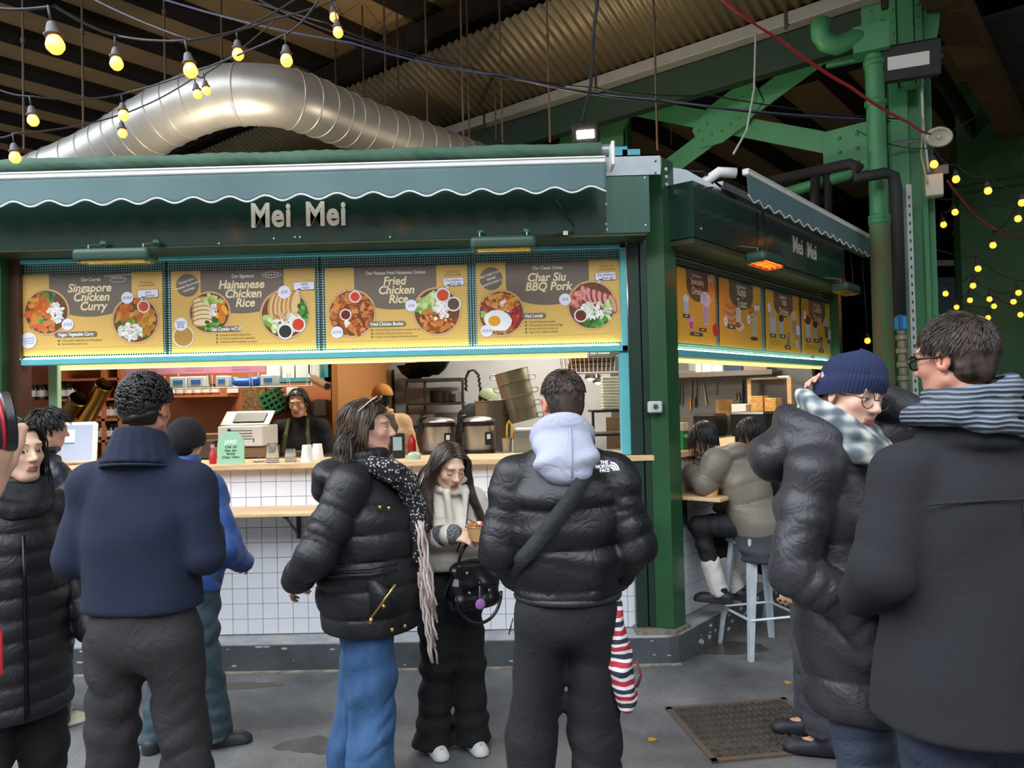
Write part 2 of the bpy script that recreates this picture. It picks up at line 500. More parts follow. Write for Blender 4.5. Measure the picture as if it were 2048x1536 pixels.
# materials of the setting
m_green = mat('fascia_green_paint', '#1d3a31', 0.22, 0.25, var=0.18, vscale=3, bump=0.03, bscale=9, coat=0.6)
m_green2 = mat('column_green_paint', '#25502f', 0.32, 0.1, var=0.15, vscale=4, coat=0.3)
m_jamb = mat('jamb_green_paint', '#25382f', 0.4, 0.2, var=0.1, vscale=5)
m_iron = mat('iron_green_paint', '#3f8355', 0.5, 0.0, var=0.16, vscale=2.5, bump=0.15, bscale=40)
m_irondk = mat('iron_green_shaded', '#2c5c34', 0.6, 0.0, var=0.3, vscale=2.0)  # darker copy of the iron paint, shade of the far columns in its colour
m_teal = mat('teal_paint', '#5fb3b9', 0.45, 0.05, var=0.06)
m_alu = mat('galvanised_metal', '#9aa0a4', 0.42, 0.7, var=0.1, vscale=12)
m_steel = mat('brushed_steel', '#a8a8a2', 0.3, 0.95, var=0.12, vscale=8, stretch=(1, 1, 14))
m_steeldk = mat('dark_steel', '#4c4e4e', 0.4, 0.8, var=0.15)
m_white = mat('white_powder_coat', '#e4e3df', 0.4, 0.0, var=0.04)
m_black = mat('black_plastic', '#151515', 0.45)
m_tile = mat('white_glazed_tile', '#dfe0e6', 0.16, 0.0, var=0.025, vscale=3, coat=0.3)
m_grout = mat('pink_grey_grout', '#8a6f74', 0.9)
m_wood = mat('pale_oak', '#d9b78c', 0.5, 0.0, color2='#c8a273', vscale=5, stretch=(1.2, 14, 14), bump=0.05, bscale=40)
m_cable = mat('cable_grey', '#3a3c40', 0.6)
m_plinth = mat('plinth_grey_paint', '#3f4448', 0.65, 0.0, color2='#4d5255', vscale=5, bump=0.25, bscale=25)
m_ceil = mat('cream_ceiling_board', '#a98a5e', 0.8, var=0.12, vscale=1.5)
m_joist = mat('dark_joist', '#241a13', 0.85, var=0.3, vscale=2)
m_dark = mat('matt_dark', '#14120f', 0.9, var=0.3)  # near-black for roof slab, backings, far walls and dark openings
# ground ------------------------------------------------------------------
def ground_material():
 m = bpy.data.materials.new('worn_asphalt'); m.use_nodes = True
 nt = m.node_tree; N = nt.nodes; L = nt.links; b = N['Principled BSDF']
 tc = N.new('ShaderNodeTexCoord')
 n1 = N.new('ShaderNodeTexNoise'); n1.inputs['Scale'].default_value = 1.3; n1.inputs['Detail'].default_value = 8; n1.inputs['Roughness'].default_value = 0.65
 n2 = N.new('ShaderNodeTexNoise'); n2.inputs['Scale'].default_value = 55; n2.inputs['Detail'].default_value = 4
 L.new(tc.outputs['Object'], n1.inputs['Vector']); L.new(tc.outputs['Object'], n2.inputs['Vector'])
 r1 = N.new('ShaderNodeValToRGB'); e = r1.color_ramp.elements
 e[0].position = 0.30; e[0].color = (*lin('#3b3a38'), 1); e[1].position = 0.68; e[1].color = (*lin('#7f7e7b'), 1)
 e3 = r1.color_ramp.elements.new(0.48); e3.color = (*lin('#5f6061'), 1)
 L.new(n1.outputs[0], r1.inputs[0])
 mx = N.new('ShaderNodeMix'); mx.data_type = 'RGBA'; mx.blend_type = 'OVERLAY'; mx.inputs[0].default_value = 0.35
 L.new(r1.outputs[0], mx.inputs[6]); L.new(n2.outputs[0], mx.inputs[7])
 L.new(mx.outputs[2], b.inputs['Base Color'])
 mr = N.new('ShaderNodeMapRange'); mr.inputs[3].default_value = 0.4; mr.inputs[4].default_value = 0.85
 L.new(n1.outputs[0], mr.inputs[0]); L.new(mr.outputs[0], b.inputs['Roughness'])
 bp = N.new('ShaderNodeBump'); bp.inputs['Strength'].default_value = 0.35; bp.inputs['Distance'].default_value = 0.004
 L.new(n2.outputs[0], bp.inputs['Height']); L.new(bp.outputs[0], b.inputs['Normal'])
 return m
mb = MB(); mb.box2((-16, -10, -0.2), (24, 30, 0.0))
fl = mb.build('floor', ground_material()); fl['kind'] = 'structure'
def flat_patch(name, pts, m, label, cat, z=0.004):
 mb = MB(); mb.prism([(p[0], p[1]) for p in pts], z, (0, 0, 0.0), (1, 0, 0), (0, 1, 0))
 return tag(mb.build(name, m), label, cat)
# plinth -------------------------------------------------------------------
pc = onZ(1355, 1328, 0.0)[:2]
pYf = float(pc[1])
so = float((pc - CC) @ N2)
mb = MB()
far = CC + 4.2 * A2
poly = [(-6.0, pYf), (pc[0] - 0.05, pYf), (pc[0] + 0.02, pYf + 0.03), tuple(pc + A2 * 0.08 + N2 * 0.0), tuple(far + N2 * so), tuple(far - N2 * 0.25), tuple(CC - N2 * 0.3 + A2 * 0.0), (-6.0, YW + 0.2)]
mb.prism(poly, PZ, (0, 0, 0), (1, 0, 0), (0, 1, 0))
bo = mb.build('baseboard_front', m_plinth); bo['kind'] = 'structure'
mtop = mat('worn_plinth_top', '#8c9093', 0.6, color2='#a5a7a5', vscale=9)
mb = MB(); poly2 = [(-6.0, pYf + 0.012), (pc[0] - 0.06, pYf + 0.012), tuple(pc + A2 * 0.08 - N2 * 0.012), tuple(far + N2 * (so - 0.012)), tuple(far - N2 * 0.1), tuple(CC - N2 * 0.1), (-6.0, YW)]
mb.prism(poly2, 0.006, (0, 0, PZ), (1, 0, 0), (0, 1, 0)); mb.build('ledge', mtop, bo)
mchip = mat('bare_plaster', '#b4b3ac', 0.9)
msand = mat('sandy_joint', '#9a9180', 0.95, color2='#6f6a60', vscale=14)
mb = MB(); mb.box2((-6, pYf - 0.035, 0), (pc[0] + 0.02, pYf, 0.006)); mb.build('joint_strip', msand, bo)
for i in range(46):
 mb = MB(); x = random.uniform(-3.2, pc[0]); z = random.choice([random.uniform(0.02, 0.15), random.uniform(0.13, 0.16)]); w = random.uniform(0.006, 0.03)
 pts = [(x + w * math.cos(t) * random.uniform(.6, 1), z + 0.3 * w * math.sin(t) * random.uniform(.6, 1)) for t in np.linspace(0, 6.28, 8)[:-1]]
 pts = [(a, min(max(b, .002), PZ - .001)) for a, b in pts]
 mb.prism(pts, 0.0012, (0, pYf, 0), (1, 0, 0), (0, 0, 1)); mb.build('paint_chip', mchip, bo)
for i in range(40):
 mb = MB(); t = random.uniform(0.15, 1.6); z = random.uniform(0.03, 0.15); w = random.uniform(0.008, 0.04)
 pts = [(t + w * math.cos(a) * random.uniform(.6, 1), min(max(z + 0.5 * w * math.sin(a) * random.uniform(.5, 1), .002), PZ - .001)) for a in np.linspace(0, 6.28, 8)[:-1]]
 mb.prism(pts, 0.0012, S(0, so, 0), A3, (0, 0, 1)); mb.build('paint_chip', mchip, bo)
# tiled front wall -------------------------------------------------------------
CZ0 = 1.262                                   # underside of the counter
def tiled_wall(name, o, ax, length0, length1, z0, z1, inward, ref, individual, part_name='tile'):
 """backing slab plus square tiles 100 mm apart. o: point at parameter 0, ax: direction, inward: into the kiosk"""
 o = np.array(o, float); ax = np.array(ax, float); iw = np.array(inward, float)
 mb = MB(); R = np.stack([ax, iw, Z3], 1)
 c = o + ax * (length0 + length1) / 2 + iw * 0.055 + Z3 * (z0 + z1) / 2
 mb.box(c, (length1 - length0, 0.1, z1 - z0), R)
 w = mb.build(name, m_grout); w['kind'] = 'structure'
 i0 = math.floor((length0 - ref) / 0.1); i1 = math.ceil((length1 - ref) / 0.1)
 rest = MB(); cache = {}
 nz = int(math.ceil((z1 - z0 - 0.012) / 0.1))
 for i in range(i0, i1):
  a = max(length0, ref + i * 0.1 + 0.0015); b = min(length1, ref + (i + 1) * 0.1 - 0.0015)
  if b - a < 0.01: continue
  for k in range(nz):
   lo = z0 + 0.012 + k * 0.1 + 0.0015; hi = min(z1, z0 + 0.012 + (k + 1) * 0.1 - 0.0015)
   if hi - lo < 0.01: continue
   cc = o + ax * (a + b) / 2 + iw * 0.002 + Z3 * (lo + hi) / 2
   if individual(a, b, lo, hi):
    key = (round(b - a, 3), round(hi - lo, 3))
    if key not in cache:
     t = MB(); t.cbox((0, 0, 0), (key[0], 0.009, key[1]), 0.0012, R); cache[key] = t.mesh(part_name); cache[key].materials.append(m_tile)
    ob = bpy.data.objects.new(part_name, cache[key]); COL.objects.link(ob); ob.location = cc; ob.parent = w
   else: rest.cbox(cc, (b - a, 0.009, hi - lo), 0.0012, R)
 if rest.v:
  ro = rest.build(part_name + 's', m_tile, w); ro['kind'] = 'stuff'
 return w
xl = -4.9; xr = CC[0] + 0.02
refx = onY(492.3, 1000, YW)[0]
vis = [(onY(a, 1000, YW)[0], onY(b, 1000, YW)[0]) for a, b in ((428, 660), (825, 1290))]
tiled_wall('wall_front', (0, YW, 0), X3, xl, xr, PZ, CZ0, (0, 1, 0), refx, lambda a, b, lo, hi: any(p <= a and b <= q + 0.05 for p, q in vis))
tiled_wall('wall_side', S(0, 0, 0), A3, 0.05, 3.55, PZ, CZ0, -N3, 0.13, lambda a, b, lo, hi: a < 1.1)
# corner column, jambs ---------------------------------------------------------
E = onZ(1350, 1268, PZ)[:2]
xg = onY(1314, 1262, E[1] + 0.03)[0]
col = thing('corner_column', 'dark green steel corner column standing on the grey plinth', 'column', (E[0], E[1], PZ))
ecx = E - A2 * 0.0
pol = [(xg, E[1] + 0.045), (E[0] - 0.004, E[1]), tuple(E + A2 * 0.15), tuple(CC + A2 * 0.22 + N2 * 0.02), (CC[0] + 0.05, YW + 0.06), (xg, YW + 0.06)]
mb = MB(); mb.prism([tuple(p) for p in pol], 3.22 - PZ, (0, 0, PZ), (1, 0, 0), (0, 1, 0)); mb.build('shaft', m_green2, col)
mb = MB(); pp = [(xg - 0.14, E[1] - 0.03), (E[0] - 0.005, E[1] - 0.045), tuple(E + A2 * 0.17 + N2 * 0.03), tuple(E + A2 * 0.17 - N2 * 0.05), (xg - 0.14, YW)]
mb.prism([tuple(p) for p in pp], 0.022, (0, 0, PZ + 0.006), (1, 0, 0), (0, 1, 0)); mb.build('base_plate', mat('rusty_plate', '#6c5b4c', 0.8, color2='#7d7a70', vscale=20), col)
for (z, dx) in ((3.15, 0), (3.10, 0.002), (3.05, 0)):
 mb = MB(); p = np.array([*(E + A2 * 0.045), z]); mb.cyl(p, p + N3 * 0.012, 0.012, 0.010, 10); mb.build('bolt', m_white, col)
# jamb channels of the front opening
jx0 = onY(1274, 1260, E[1] + 0.06)[0]
jamb = thing('door_jamb', 'dark grey-green shutter guide beside the corner column', 'jamb', (jx0, E[1] + 0.06, PZ))
mb = MB(); mb.box2((jx0, E[1] + 0.055, PZ), (jx0 + 0.072, YW + 0.05, 2.72)); mb.box2((jx0 + 0.082, E[1] + 0.05, PZ), (xg + 0.012, YW + 0.05, 2.72)); mb.box2((jx0 + 0.07, E[1] + 0.09, PZ), (jx0 + 0.085, YW + 0.05, 2.72))
mb.build('channel', m_jamb, jamb)
# left end column
lx = onY(14, 700, 4.95)[0]
lc = thing('end_column', 'dark green steel column at the left end of the kiosk front', 'column', (lx - 0.1, 4.95, PZ))
mb = MB(); mb.cbox((lx - 0.17, 5.05, (PZ + 3.2) / 2), (0.30, 0.26, 3.2 - PZ), 0.006); mb.build('shaft', m_green2, lc)
mb = MB(); mb.box2((lx - 0.02, 5.0, PZ), (lx + 0.05, 5.12, 2.7)); mb.build('guide', mat('brown_reflective_trim', '#4b3427', 0.3, 0.3), lc)
# side opening end post and shutter guides beyond the menu
p = S(3.62, 0.0, 0)
sp = thing('side_end_post', 'dark green post closing the side counter beyond the drinks menus', 'post', (p[0], p[1], PZ))
mb = MB(); mb.box(S(3.66, 0.02, (PZ + 2.72) / 2), (0.1, 0.16, 2.72 - PZ), RS); mb.build('shaft', m_green2, sp)
mb = MB(); mb.box(S(3.57, -0.02, 2.3), (0.1, 0.06, 0.8), RS); mb.build('cover_plate', m_alu, sp)
# kiosk shell: floor, ceiling, back walls --------------------------------------------------
m_inwall = mat('kitchen_wall_white', '#b9bcc0', 0.6, var=0.05)
m_inceil = mat('kitchen_ceiling', '#6e6f70', 0.8)
mb = MB(); mb.prism([(-4.9, YW + 0.11), tuple(CC + np.array([0, 0.11])), tuple(CC + A2 * 3.5 - N2 * 0.12), (2.4, 10.2), (-4.9, 10.2)], 0.05, (0, 0, PZ - 0.06), (1, 0, 0), (0, 1, 0))
k = mb.build('floor_kitchen', mat('kitchen_floor', '#55504b', 0.6)); k['kind'] = 'structure'
mb = MB(); mb.prism([(-4.95, YW + 0.02), tuple(CC + np.array([0.02, 0.0])), tuple(CC + A2 * 3.6), (2.6, 10.3), (-4.95, 10.3)], 0.08, (0, 0, 2.78), (1, 0, 0), (0, 1, 0))
k = mb.build('ceiling_kitchen', m_inceil); k['kind'] = 'structure'
mb = MB(); mb.box2((-2.2, 8.9, PZ), (3.2, 9.0, 2.8)); k = mb.build('wall_back', m_inwall); k['kind'] = 'structure'
mb = MB(); mb.box2((-5.0, YW + 0.1, PZ), (-4.9, 10.2, 2.8)); k = mb.build('wall_left', m_inwall); k['kind'] = 'structure'
mb = MB(); mb.box((S(3.1, -1.2, 1.48)), (.08, 2.4, 2.64), RS); k = mb.build('wall_back_steel', mat('steel_wall_sheet', '#77797a', 0.38, 0.6, var=0.12, vscale=4)); k['kind'] = 'structure'
# kiosk roof slab seen edge-on behind the signs
mb = MB(); mb.prism([(-4.95, 4.9), tuple(CC + np.array([0.05, -0.1])), tuple(CC + A2 * 3.7 + N2 * 0.1), (2.8, 10.3), (-4.95, 10.3)], 0.06, (0, 0, 2.98), (1, 0, 0), (0, 1, 0))
k = mb.build('ceiling_roof_slab', m_dark); k['kind'] = 'structure'
# sign fascia ---------------------------------------------------------------------------
FY = 4.76; FZ0 = 2.69; FZ1 = 3.05
fx1 = onY(1298, 400, FY)[0]; fxs = onY(1212, 420, FY)[0]
fas = thing('sign_fascia', 'long glossy dark green fascia with cream lettering above the front counter', 'fascia', (-2, FY, FZ0))
mb = MB(); mb.box2((-4.9, FY, FZ0), (fx1, FY + 0.30, FZ1)); mb.build('panel', m_green, fas)
mb = MB(); mb.box2((fxs, FY - 0.004, FZ0 + 0.005), (fx1 + 0.002, FY, FZ1 + 0.004)); mb.build('end_plate', mat('end_plate_green', '#35594b', 0.35, 0.25, var=0.2, vscale=3, stretch=(6, 1, .5), coat=0.3), fas)
mb = MB()
for (px, py) in ((1289, 355), (1291, 450), (1212, 408), (1212, 448), (1214, 459), (548, 477), (600, 474), (590, 474), (780, 474), (438, 487)):
 p = onY(px, py, FY - 0.004); mb.cyl(p, p + np.array([0, -0.004, 0]), 0.0055, n=8)
mb.build('rivets', m_white, fas)['kind'] = 'stuff'
mb = MB(); mb.box2((-4.9, FY + 0.004, FZ0 - 0.012), (fx1 - 0.02, FY + 0.30, FZ0)); mb.build('soffit', mat('olive_soffit', '#3c4227', 0.35, 0.3, var=0.2, coat=0.2), fas)
m_letter = mat('cream_letter', '#efe5d0', 0.45, 0.1)
def letters(parent, txt, o, x, y, size, adv, th=.02, bd=.032):
 u = 0.0
 for ch in txt:
  V, F = text_geo(ch, bold=bd, align='LEFT')
  if len(V) == 0: u += adv; continue
  w = V[:, 0].max() - V[:, 0].min()
  sub = MB(); add_text(sub, ch, np.array(o) + np.array(x) * (u - V[:, 0].min() * size * 0.8), np.array(x) * 0.8, y, size, thick=th, bold=bd, align='LEFT')
  sub.build('letter', m_letter, parent)
  u += w * size * 0.8 + size * (.06 if bd > .02 else .09)
 return u
p = onY(504, 433, FY - 0.001)
letters(fas, 'Mei Mei', np.array([p[0], FY - 0.001, p[2] - 0.005]), X3, Z3, 0.205, 0.085)
# galvanised channel above the fascia end, and post head
chn = thing('roof_channel', 'bare galvanised channel above the end of the front fascia', 'channel', (fx1, FY, FZ1))
mb = MB(); mb.box2((onY(1195, 330, FY)[0], FY - 0.012, FZ1 + 0.0), (onY(1320, 330, FY)[0], FY - 0.004, FZ1 + 0.125)); mb.box2((onY(1195, 330, FY)[0], FY - 0.012, FZ1 + 0.117), (onY(1320, 330, FY)[0], FY + 0.2, FZ1 + 0.125)); mb.build('web', m_alu, chn)
mb = MB()
for (px, py) in ((1311, 322), (1311, 346)):
 p = onY(px, py, FY - 0.012); mb.cyl(p, p + np.array([0, -0.006, 0]), 0.007, n=8)
mb.build('bolt', m_steeldk, chn)
# side fascia
sf = thing('side_fascia', 'glossy dark green fascia with small lettering above the drinks counter', 'fascia', S(1.5, 0.29, FZ0))
mb = MB(); mb.box(S(1.60, 0.145, (FZ0 + FZ1) / 2), (3.20, 0.29, FZ1 - FZ0), RS); mb.build('panel', m_green, sf)
mb = MB(); mb.box(S(1.60, 0.14, FZ0 - 0.02), (3.18, 0.28, 0.035), RS); mb.build('soffit', MATS['olive_soffit'], sf)
mb = MB(); mb.box(S(1.7, 0.02, FZ0 - 0.06), (3.3, 0.025, 0.04), RS); mb.build('shutter_rail', mat('cream_rail', '#b3ab8e', 0.5), sf)
mb = MB(); mb.box(S(1.75, 0.24, FZ1 + 0.012), (2.8, 0.08, 0.024), RS); mb.build('cap_strip', m_alu, sf)
p = onS(1586, 487, 0.292); letters(sf, 'Mei Mei', p + np.array([0, 0, -0.01]), A3, Z3, 0.19, 0.11, .006, .012)
mb = MB()
for (px, py) in ((1402, 366), (1402, 457), (1440, 380)):
 p = onS(px, py, 0.29); mb.cyl(p, p + N3 * 0.004, 0.007, n=8)
mb.build('rivets', m_white, sf)['kind'] = 'stuff'
# galvanised triangle at the corner above side fascia
g = thing('corner_bracket_plate', 'galvanised triangular plate between column head and side fascia', 'bracket', S(0.05, 0.1, FZ1))
mb = MB(); mb.prism([(0, 0), (0, 0.14), (0.10, 0.12), (0.30, 0.0)], 0.006, np.array([*(E + A2 * 0.15 - N2 * 0.02), FZ1 + 0.0]), A3 * 0.6 + N3 * 0.8, Z3); mb.build('plate', m_alu, g)
# awnings ---------------------------------------------------------------------------
m_canvas = mat('awning_canvas', '#587274', 0.75, var=0.1, vscale=2.5, bump=0.1, bscale=200)
m_canvas2 = mat('awning_canvas_roll', '#3f5e4c', 0.8, var=0.18, vscale=4, bump=0.15, bscale=120)
def awning(label, o, ax, fw, L0, L1, zr, vh, roll, per, seed):
 """o at parameter 0; ax along; fw outward; zr rail bottom; vh valance height"""
 o = np.array(o, float); R = np.stack([ax, -np.array(fw), Z3], 1); Lm = (L0 + L1) / 2
 a = thing('awning', label, 'awning', o + ax * Lm + Z3 * (zr - vh))
 mb = MB(); mb.cbox(o + ax * Lm + Z3 * (zr + 0.021), (L1 - L0, 0.045, 0.042), 0.006, R); mb.cbox(o + ax * Lm + fw * 0.004 + Z3 * (zr + 0.033), (L1 - L0, 0.05, 0.010), 0.003, R)
 mb.build('front_rail', m_white, a)
 n = int((L1 - L0) / per * 12); P = []; edge = []
 r = np.random.RandomState(seed); ph = r.rand(6) * 6
 for j in range(9):
  v = j / 8.0; row = []
  for i in range(n + 1):
   u = L0 + (L1 - L0) * i / n
   bot = -vh + 0.017 * math.cos(2 * math.pi * u / per)
   wob = 0.006 * v * (math.sin(u * 3 + ph[0]) + 0.6 * math.sin(u * 7.3 + ph[1]))
   row.append(o + ax * u + fw * (0.012 + wob) + Z3 * (zr + bot * v))
   if j == 8: edge.append(row[-1])
  P.append(row)
 mb = MB(); mb.grid(P); mb.build('valance', m_canvas, a, smooth=True, solid=0.003)
 mb = MB(); mb.tube(edge, 0.0055, 6); mb.build('piping', mat('white_piping', '#e8eaea', 0.6), a, smooth=True)
 if roll:
  rr, rz, rb = roll
  m_ = 26; nn = int((L1 - L0) * 40); G = []
  for i in range(nn + 1):
   u = L0 + (L1 - L0) * i / nn - 0.01; row = []
   for k_ in range(m_ + 1):
    t = 2 * math.pi * k_ / m_
    w = 0.0035 * math.sin(u * 60 + 5 * t + 6 * math.sin(u * 2.3 + seed)) * (0.4 + 0.6 * abs(math.sin(u * 1.1 + seed))) + 0.003 * math.sin(u * 11 + 2 * t)
    q = rr + w
    row.append(o + ax * u - fw * rb + Z3 * rz + fw * (q * math.cos(t)) + Z3 * (q * math.sin(t)))
   G.append(row)
  mb = MB(); mb.grid(G); mb.build('fabric_roll', m_canvas2, a, smooth=True)
  mb = MB(); e = o + ax * (L1 - 0.015) - fw * rb + Z3 * rz; mb.cyl(e, e + ax * 0.055, rr * 0.8, n=20); mb.build('roller_tube', m_alu, a, smooth=True, angle=40)
  mb = MB(); mb.cbox(o + ax * (L1 + 0.045) - fw * (rb * 0.45) + Z3 * ((rz + zr) / 2), (0.02, rb + 0.02, rz + rr * .5 - zr), 0.008, R); mb.build('end_bracket', m_white, a)
 return a
AY = 4.50
rz_ = onY(640, 343, AY)[2]; vz_ = onY(640, 394, AY)[2]; ax1 = onY(1212, 360, AY)[0]
rollz = onY(640, 317, AY + 0.13)[2]
awning('long retracted green awning with scalloped white-edged valance over the front fascia', (0, AY, 0), X3, np.array([0, -1.0, 0]), -4.9, ax1, rz_, rz_ - vz_, (0.047, rollz, 0.13), 0.213, 3)
p1 = onS(1490, 340, 0.47); t1, o1 = S_of(p1)
p2 = onS(1772, 492, 0.47); t2, o2 = S_of(p2)
aw2 = awning('shorter green awning with scalloped valance and cream rail over the drinks counter', S(0, 0.47, 0), A3, N3, t1, t2, (p1[2] + p2[2]) / 2 - 0.03, 0.155, None, 0.20, 5)
mb = MB(); q = S(t1 - 0.1, 0.30, 3.12)
mb.tube([S(t1 - 0.16, 0.22, 2.99), S(t1 - 0.15, 0.25, 3.10), S(t1 - 0.10, 0.33, 3.16), S(t1 - 0.03, 0.42, 3.15)], 0.035, 10); mb.build('arm_bracket', m_white, aw2, smooth=True)
mb = MB(); mb.box(S((t1 + t2) / 2, 0.28, FZ1 + 0.05), (t2 - t1, 0.07, 0.05), RS); mb.build('back_rail', m_alu, aw2)
# ---------------------------------------------------------------- market hall roof
HZ = 6.7
def BG(s, t): return CC + s * A2 - t * N2        # plan grid aligned with the side wall: s away, t to the left
mb = MB(); Rz = RS
k = MB(); k.box(np.array([*BG(9, 6), HZ + 0.1]), (26, 34, 0.1), RS); ce = k.build('ceiling', m_ceil); ce['kind'] = 'structure'
i = 0
for t in np.arange(-10, 22, 1.12):
 mb = MB(); mb.box(np.array([*BG(9, t), HZ + 0.0]), (26, 0.36, 0.12), RS); mb.build('joist', m_joist, ce)
# dark valley where the cream boards stop
pd0 = onZ(860, 70, HZ)
# cross beams (perpendicular to the joists)
def beam(name, label, s, t0, t1, z, w, h, m, cat='beam'):
 mb = MB(); c = BG(s, (t0 + t1) / 2); mb.box((c[0], c[1], z), (w, t1 - t0, h), RS); return tag(mb.build(name, m), label, cat)
pb = onZ(870, 65, 6.4); sb = float((pb[:2] - CC) @ A2)
beam('roof_beam', 'dark steel cross beam under the cream ceiling boards', sb, -4, 16, 6.4, 0.25, 0.3, m_joist)
mb = MB(); c = BG(sb + 2.3, 4); mb.box((c[0], c[1], 6.25), (4.4, 16, 0.06), RS); tag(mb.build('dark_soffit', m_dark), 'black sheet standing in for the dark zone between beam and corrugated roof', 'soffit')  # black sheet dropped in to make the roof's dark zone
# big cast column on the right, second column, truss
KC = cw(3.86, 7.55); K2 = cw(1.37, 10.0)
KD = nrm(np.array([*(K2 - KC), 0]))           # from the big column towards the second
def rivets(mb, pts, n, r=0.016):
 n = np.array(n, float)
 for p in pts:
  p = np.array(p); mb.lathe([(r, 0), (r * .8, r * .5), (r * .35, r * .8), (0.0005, r * .88)], 8, p, n)
big = thing('riveted_column', 'tall bright green riveted iron column right of the drinks counter', 'column', (KC[0], KC[1], 0))
vw = nrm(np.array([-KC[0], -KC[1], 0])); vr = np.array([-vw[1], vw[0], 0])    # vr: to the left in view? fixed below
vr = np.array([vw[1], -vw[0], 0]); vr = -vr if vr[0] < 0 else vr                # to the right in view
RK = np.stack([vr, -vw, Z3], 1)
def K(r, f, z): return np.array([KC[0], KC[1], 0]) + vr * r + vw * f + Z3 * z
mb = MB(); mb.cbox(K(0.06, 0.0, 2.7), (0.30, 0.34, 5.4), 0.01, RK); mb.cbox(K(0.02, 0.19, 2.45), (0.16, 0.05, 4.9), 0.008, RK); mb.cbox(K(0.215, 0.02, 2.7), (0.05, 0.42, 5.4), 0.008, RK); mb.cbox(K(0.27, 0.0, 2.7), (0.06, 0.2, 5.4), 0.008, RK)
mb.cbox(K(-0.12, 0.05, 2.7), (0.06, 0.3, 5.4), 0.008, RK)
mb.build('shaft', m_iron, big)
mb = MB(); poly = [(-0.30, 5.6), (0.42, 5.6), (0.36, 5.1), (0.30, 4.75), (0.22, 4.55), (-0.02, 4.55), (-0.05, 4.9), (-0.30, 5.1)]
mb.prism(poly, 0.06, K(0.02, 0.20, 0), vr, Z3); mb.build('capital_plate', m_iron, big)
mb = MB()
for r0 in (-0.02, 0.20): mb.cbox(K(r0 + 0.01, 0.285, 5.05), (0.065, 0.03, 1.0), 0.006, RK)
mb.cbox(K(0.10, 0.275, 5.05), (0.14, 0.02, 0.95), 0.006, RK); mb.build('cover_strip', m_iron, big)
mb = MB(); rivets(mb, [K(r0 + 0.01, 0.30, z) for r0 in (-0.02, 0.20) for z in np.arange(4.62, 5.5, 0.115)], vw); rivets(mb, [K(-0.2 + dx, 0.262, z + 0.05 * dx) for dx in (0, 0.1) for z in np.arange(5.12, 5.5, 0.12)], vw); mb.build('rivet', m_iron, big)['kind'] = 'stuff'
mb = MB(); mb.box(K(-0.38, 0.0, 5.35), (0.5, 0.05, 0.7), RK); mb.build('gusset', m_iron, big)
mb = MB(); rivets(mb, [K(-0.55 + 0.11 * i + 0.02 * j, 0.03, 5.12 + 0.13 * j) for i in range(3) for j in range(4)], vw); mb.build('gusset_rivet', m_iron, big)['kind'] = 'stuff'
mb = MB(); mb.lathe([(0.17, 0), (0.17, 0.06), (0.13, 0.1), (0.13, 0.2)], 20, K(-0.22, 0.2, 0)); mb.build('foot', m_iron, big)
# truss between the two columns: plane through KC along KD
TN = nrm(np.cross(KD, Z3)); TN = TN if np.dot(TN, -KC.tolist()[0] * X3) > -1e9 else TN
def onT(px, py): return onP(px, py, (KC[0], KC[1], 0), TN)
sgn = 1.0 if np.dot(TN, CAM - np.array([KC[0], KC[1], 1.68])) > 0 else -1.0
TV = TN * sgn
tr = thing('truss_brace', 'green riveted X brace between the two market columns', 'truss', onT(1450, 230))
def tbar(pa, pb, w, d=0.1, off=0.0):
 a, b = onT(*pa) + TV * off, onT(*pb) + TV * off; ax = nrm(b - a); y = np.cross(TV, ax)
 mb = MB(); mb.cbox((a + b) / 2, (np.linalg.norm(b - a), w, 0.018), 0.003, np.stack([ax, y, TV], 1))
 mb.cbox((a + b) / 2 - TV * d / 2, (np.linalg.norm(b - a), 0.018, d), 0.003, np.stack([ax, y, TV], 1)); return mb
tbar((1335, 338), (1690, 72), 0.24).build('diagonal', m_iron, tr)
tbar((1180, 196), (1735, 300), 0.22, off=-0.04).build('diagonal', m_iron, tr)
a = onT(1395, 280); b = onT(1520, 185); ax = nrm(b - a); y = np.cross(TV, ax); Lg = np.linalg.norm(b - a)
mb = MB(); mb.prism([(0, -0.13), (0, 0.13), (Lg * .3, 0.24), (Lg * .7, 0.24), (Lg, 0.13), (Lg, -0.13), (Lg * .7, -0.24), (Lg * .3, -0.24)], 0.02, a + TV * 0.012, ax, y); mb.build('gusset_plate', m_iron, tr)
mb = MB(); rivets(mb, [a + TV * 0.032 + ax * (Lg * (0.08 + 0.84 * i / 6)) + y * s * (0.07 + 0.05 * (1 if 1 < i < 5 else 0)) for i in range(7) for s in (-1, 1)], TV, 0.02); mb.build('rivet', m_iron, tr)['kind'] = 'stuff'
pa = onT(1700, 300); mb = MB(); mb.cbox(pa - KD * 0.0, (0.55, 0.02, 0.5), 0.004, np.stack([KD, -TV, Z3], 1)); mb.build('end_gusset', m_iron, tr)
mb = MB(); rivets(mb, [pa + TV * 0.012 + KD * (0.18 * (i - 1) + 0.1) + Z3 * (0.14 * (j - 1)) for i in range(2) for j in range(3)], TV, 0.022); mb.build('end_rivet', m_iron, tr)['kind'] = 'stuff'
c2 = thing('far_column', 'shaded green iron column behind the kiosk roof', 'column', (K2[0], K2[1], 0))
mb = MB(); q = np.array([K2[0], K2[1], 0.0]); mb.cbox(q + Z3 * 3.0, (0.34, 0.34, 6.0), 0.01, RK); mb.cbox(q + Z3 * 3.0 + vr * 0.2, (0.1, 0.2, 6.0), 0.01, RK); mb.build('shaft', m_irondk, c2)
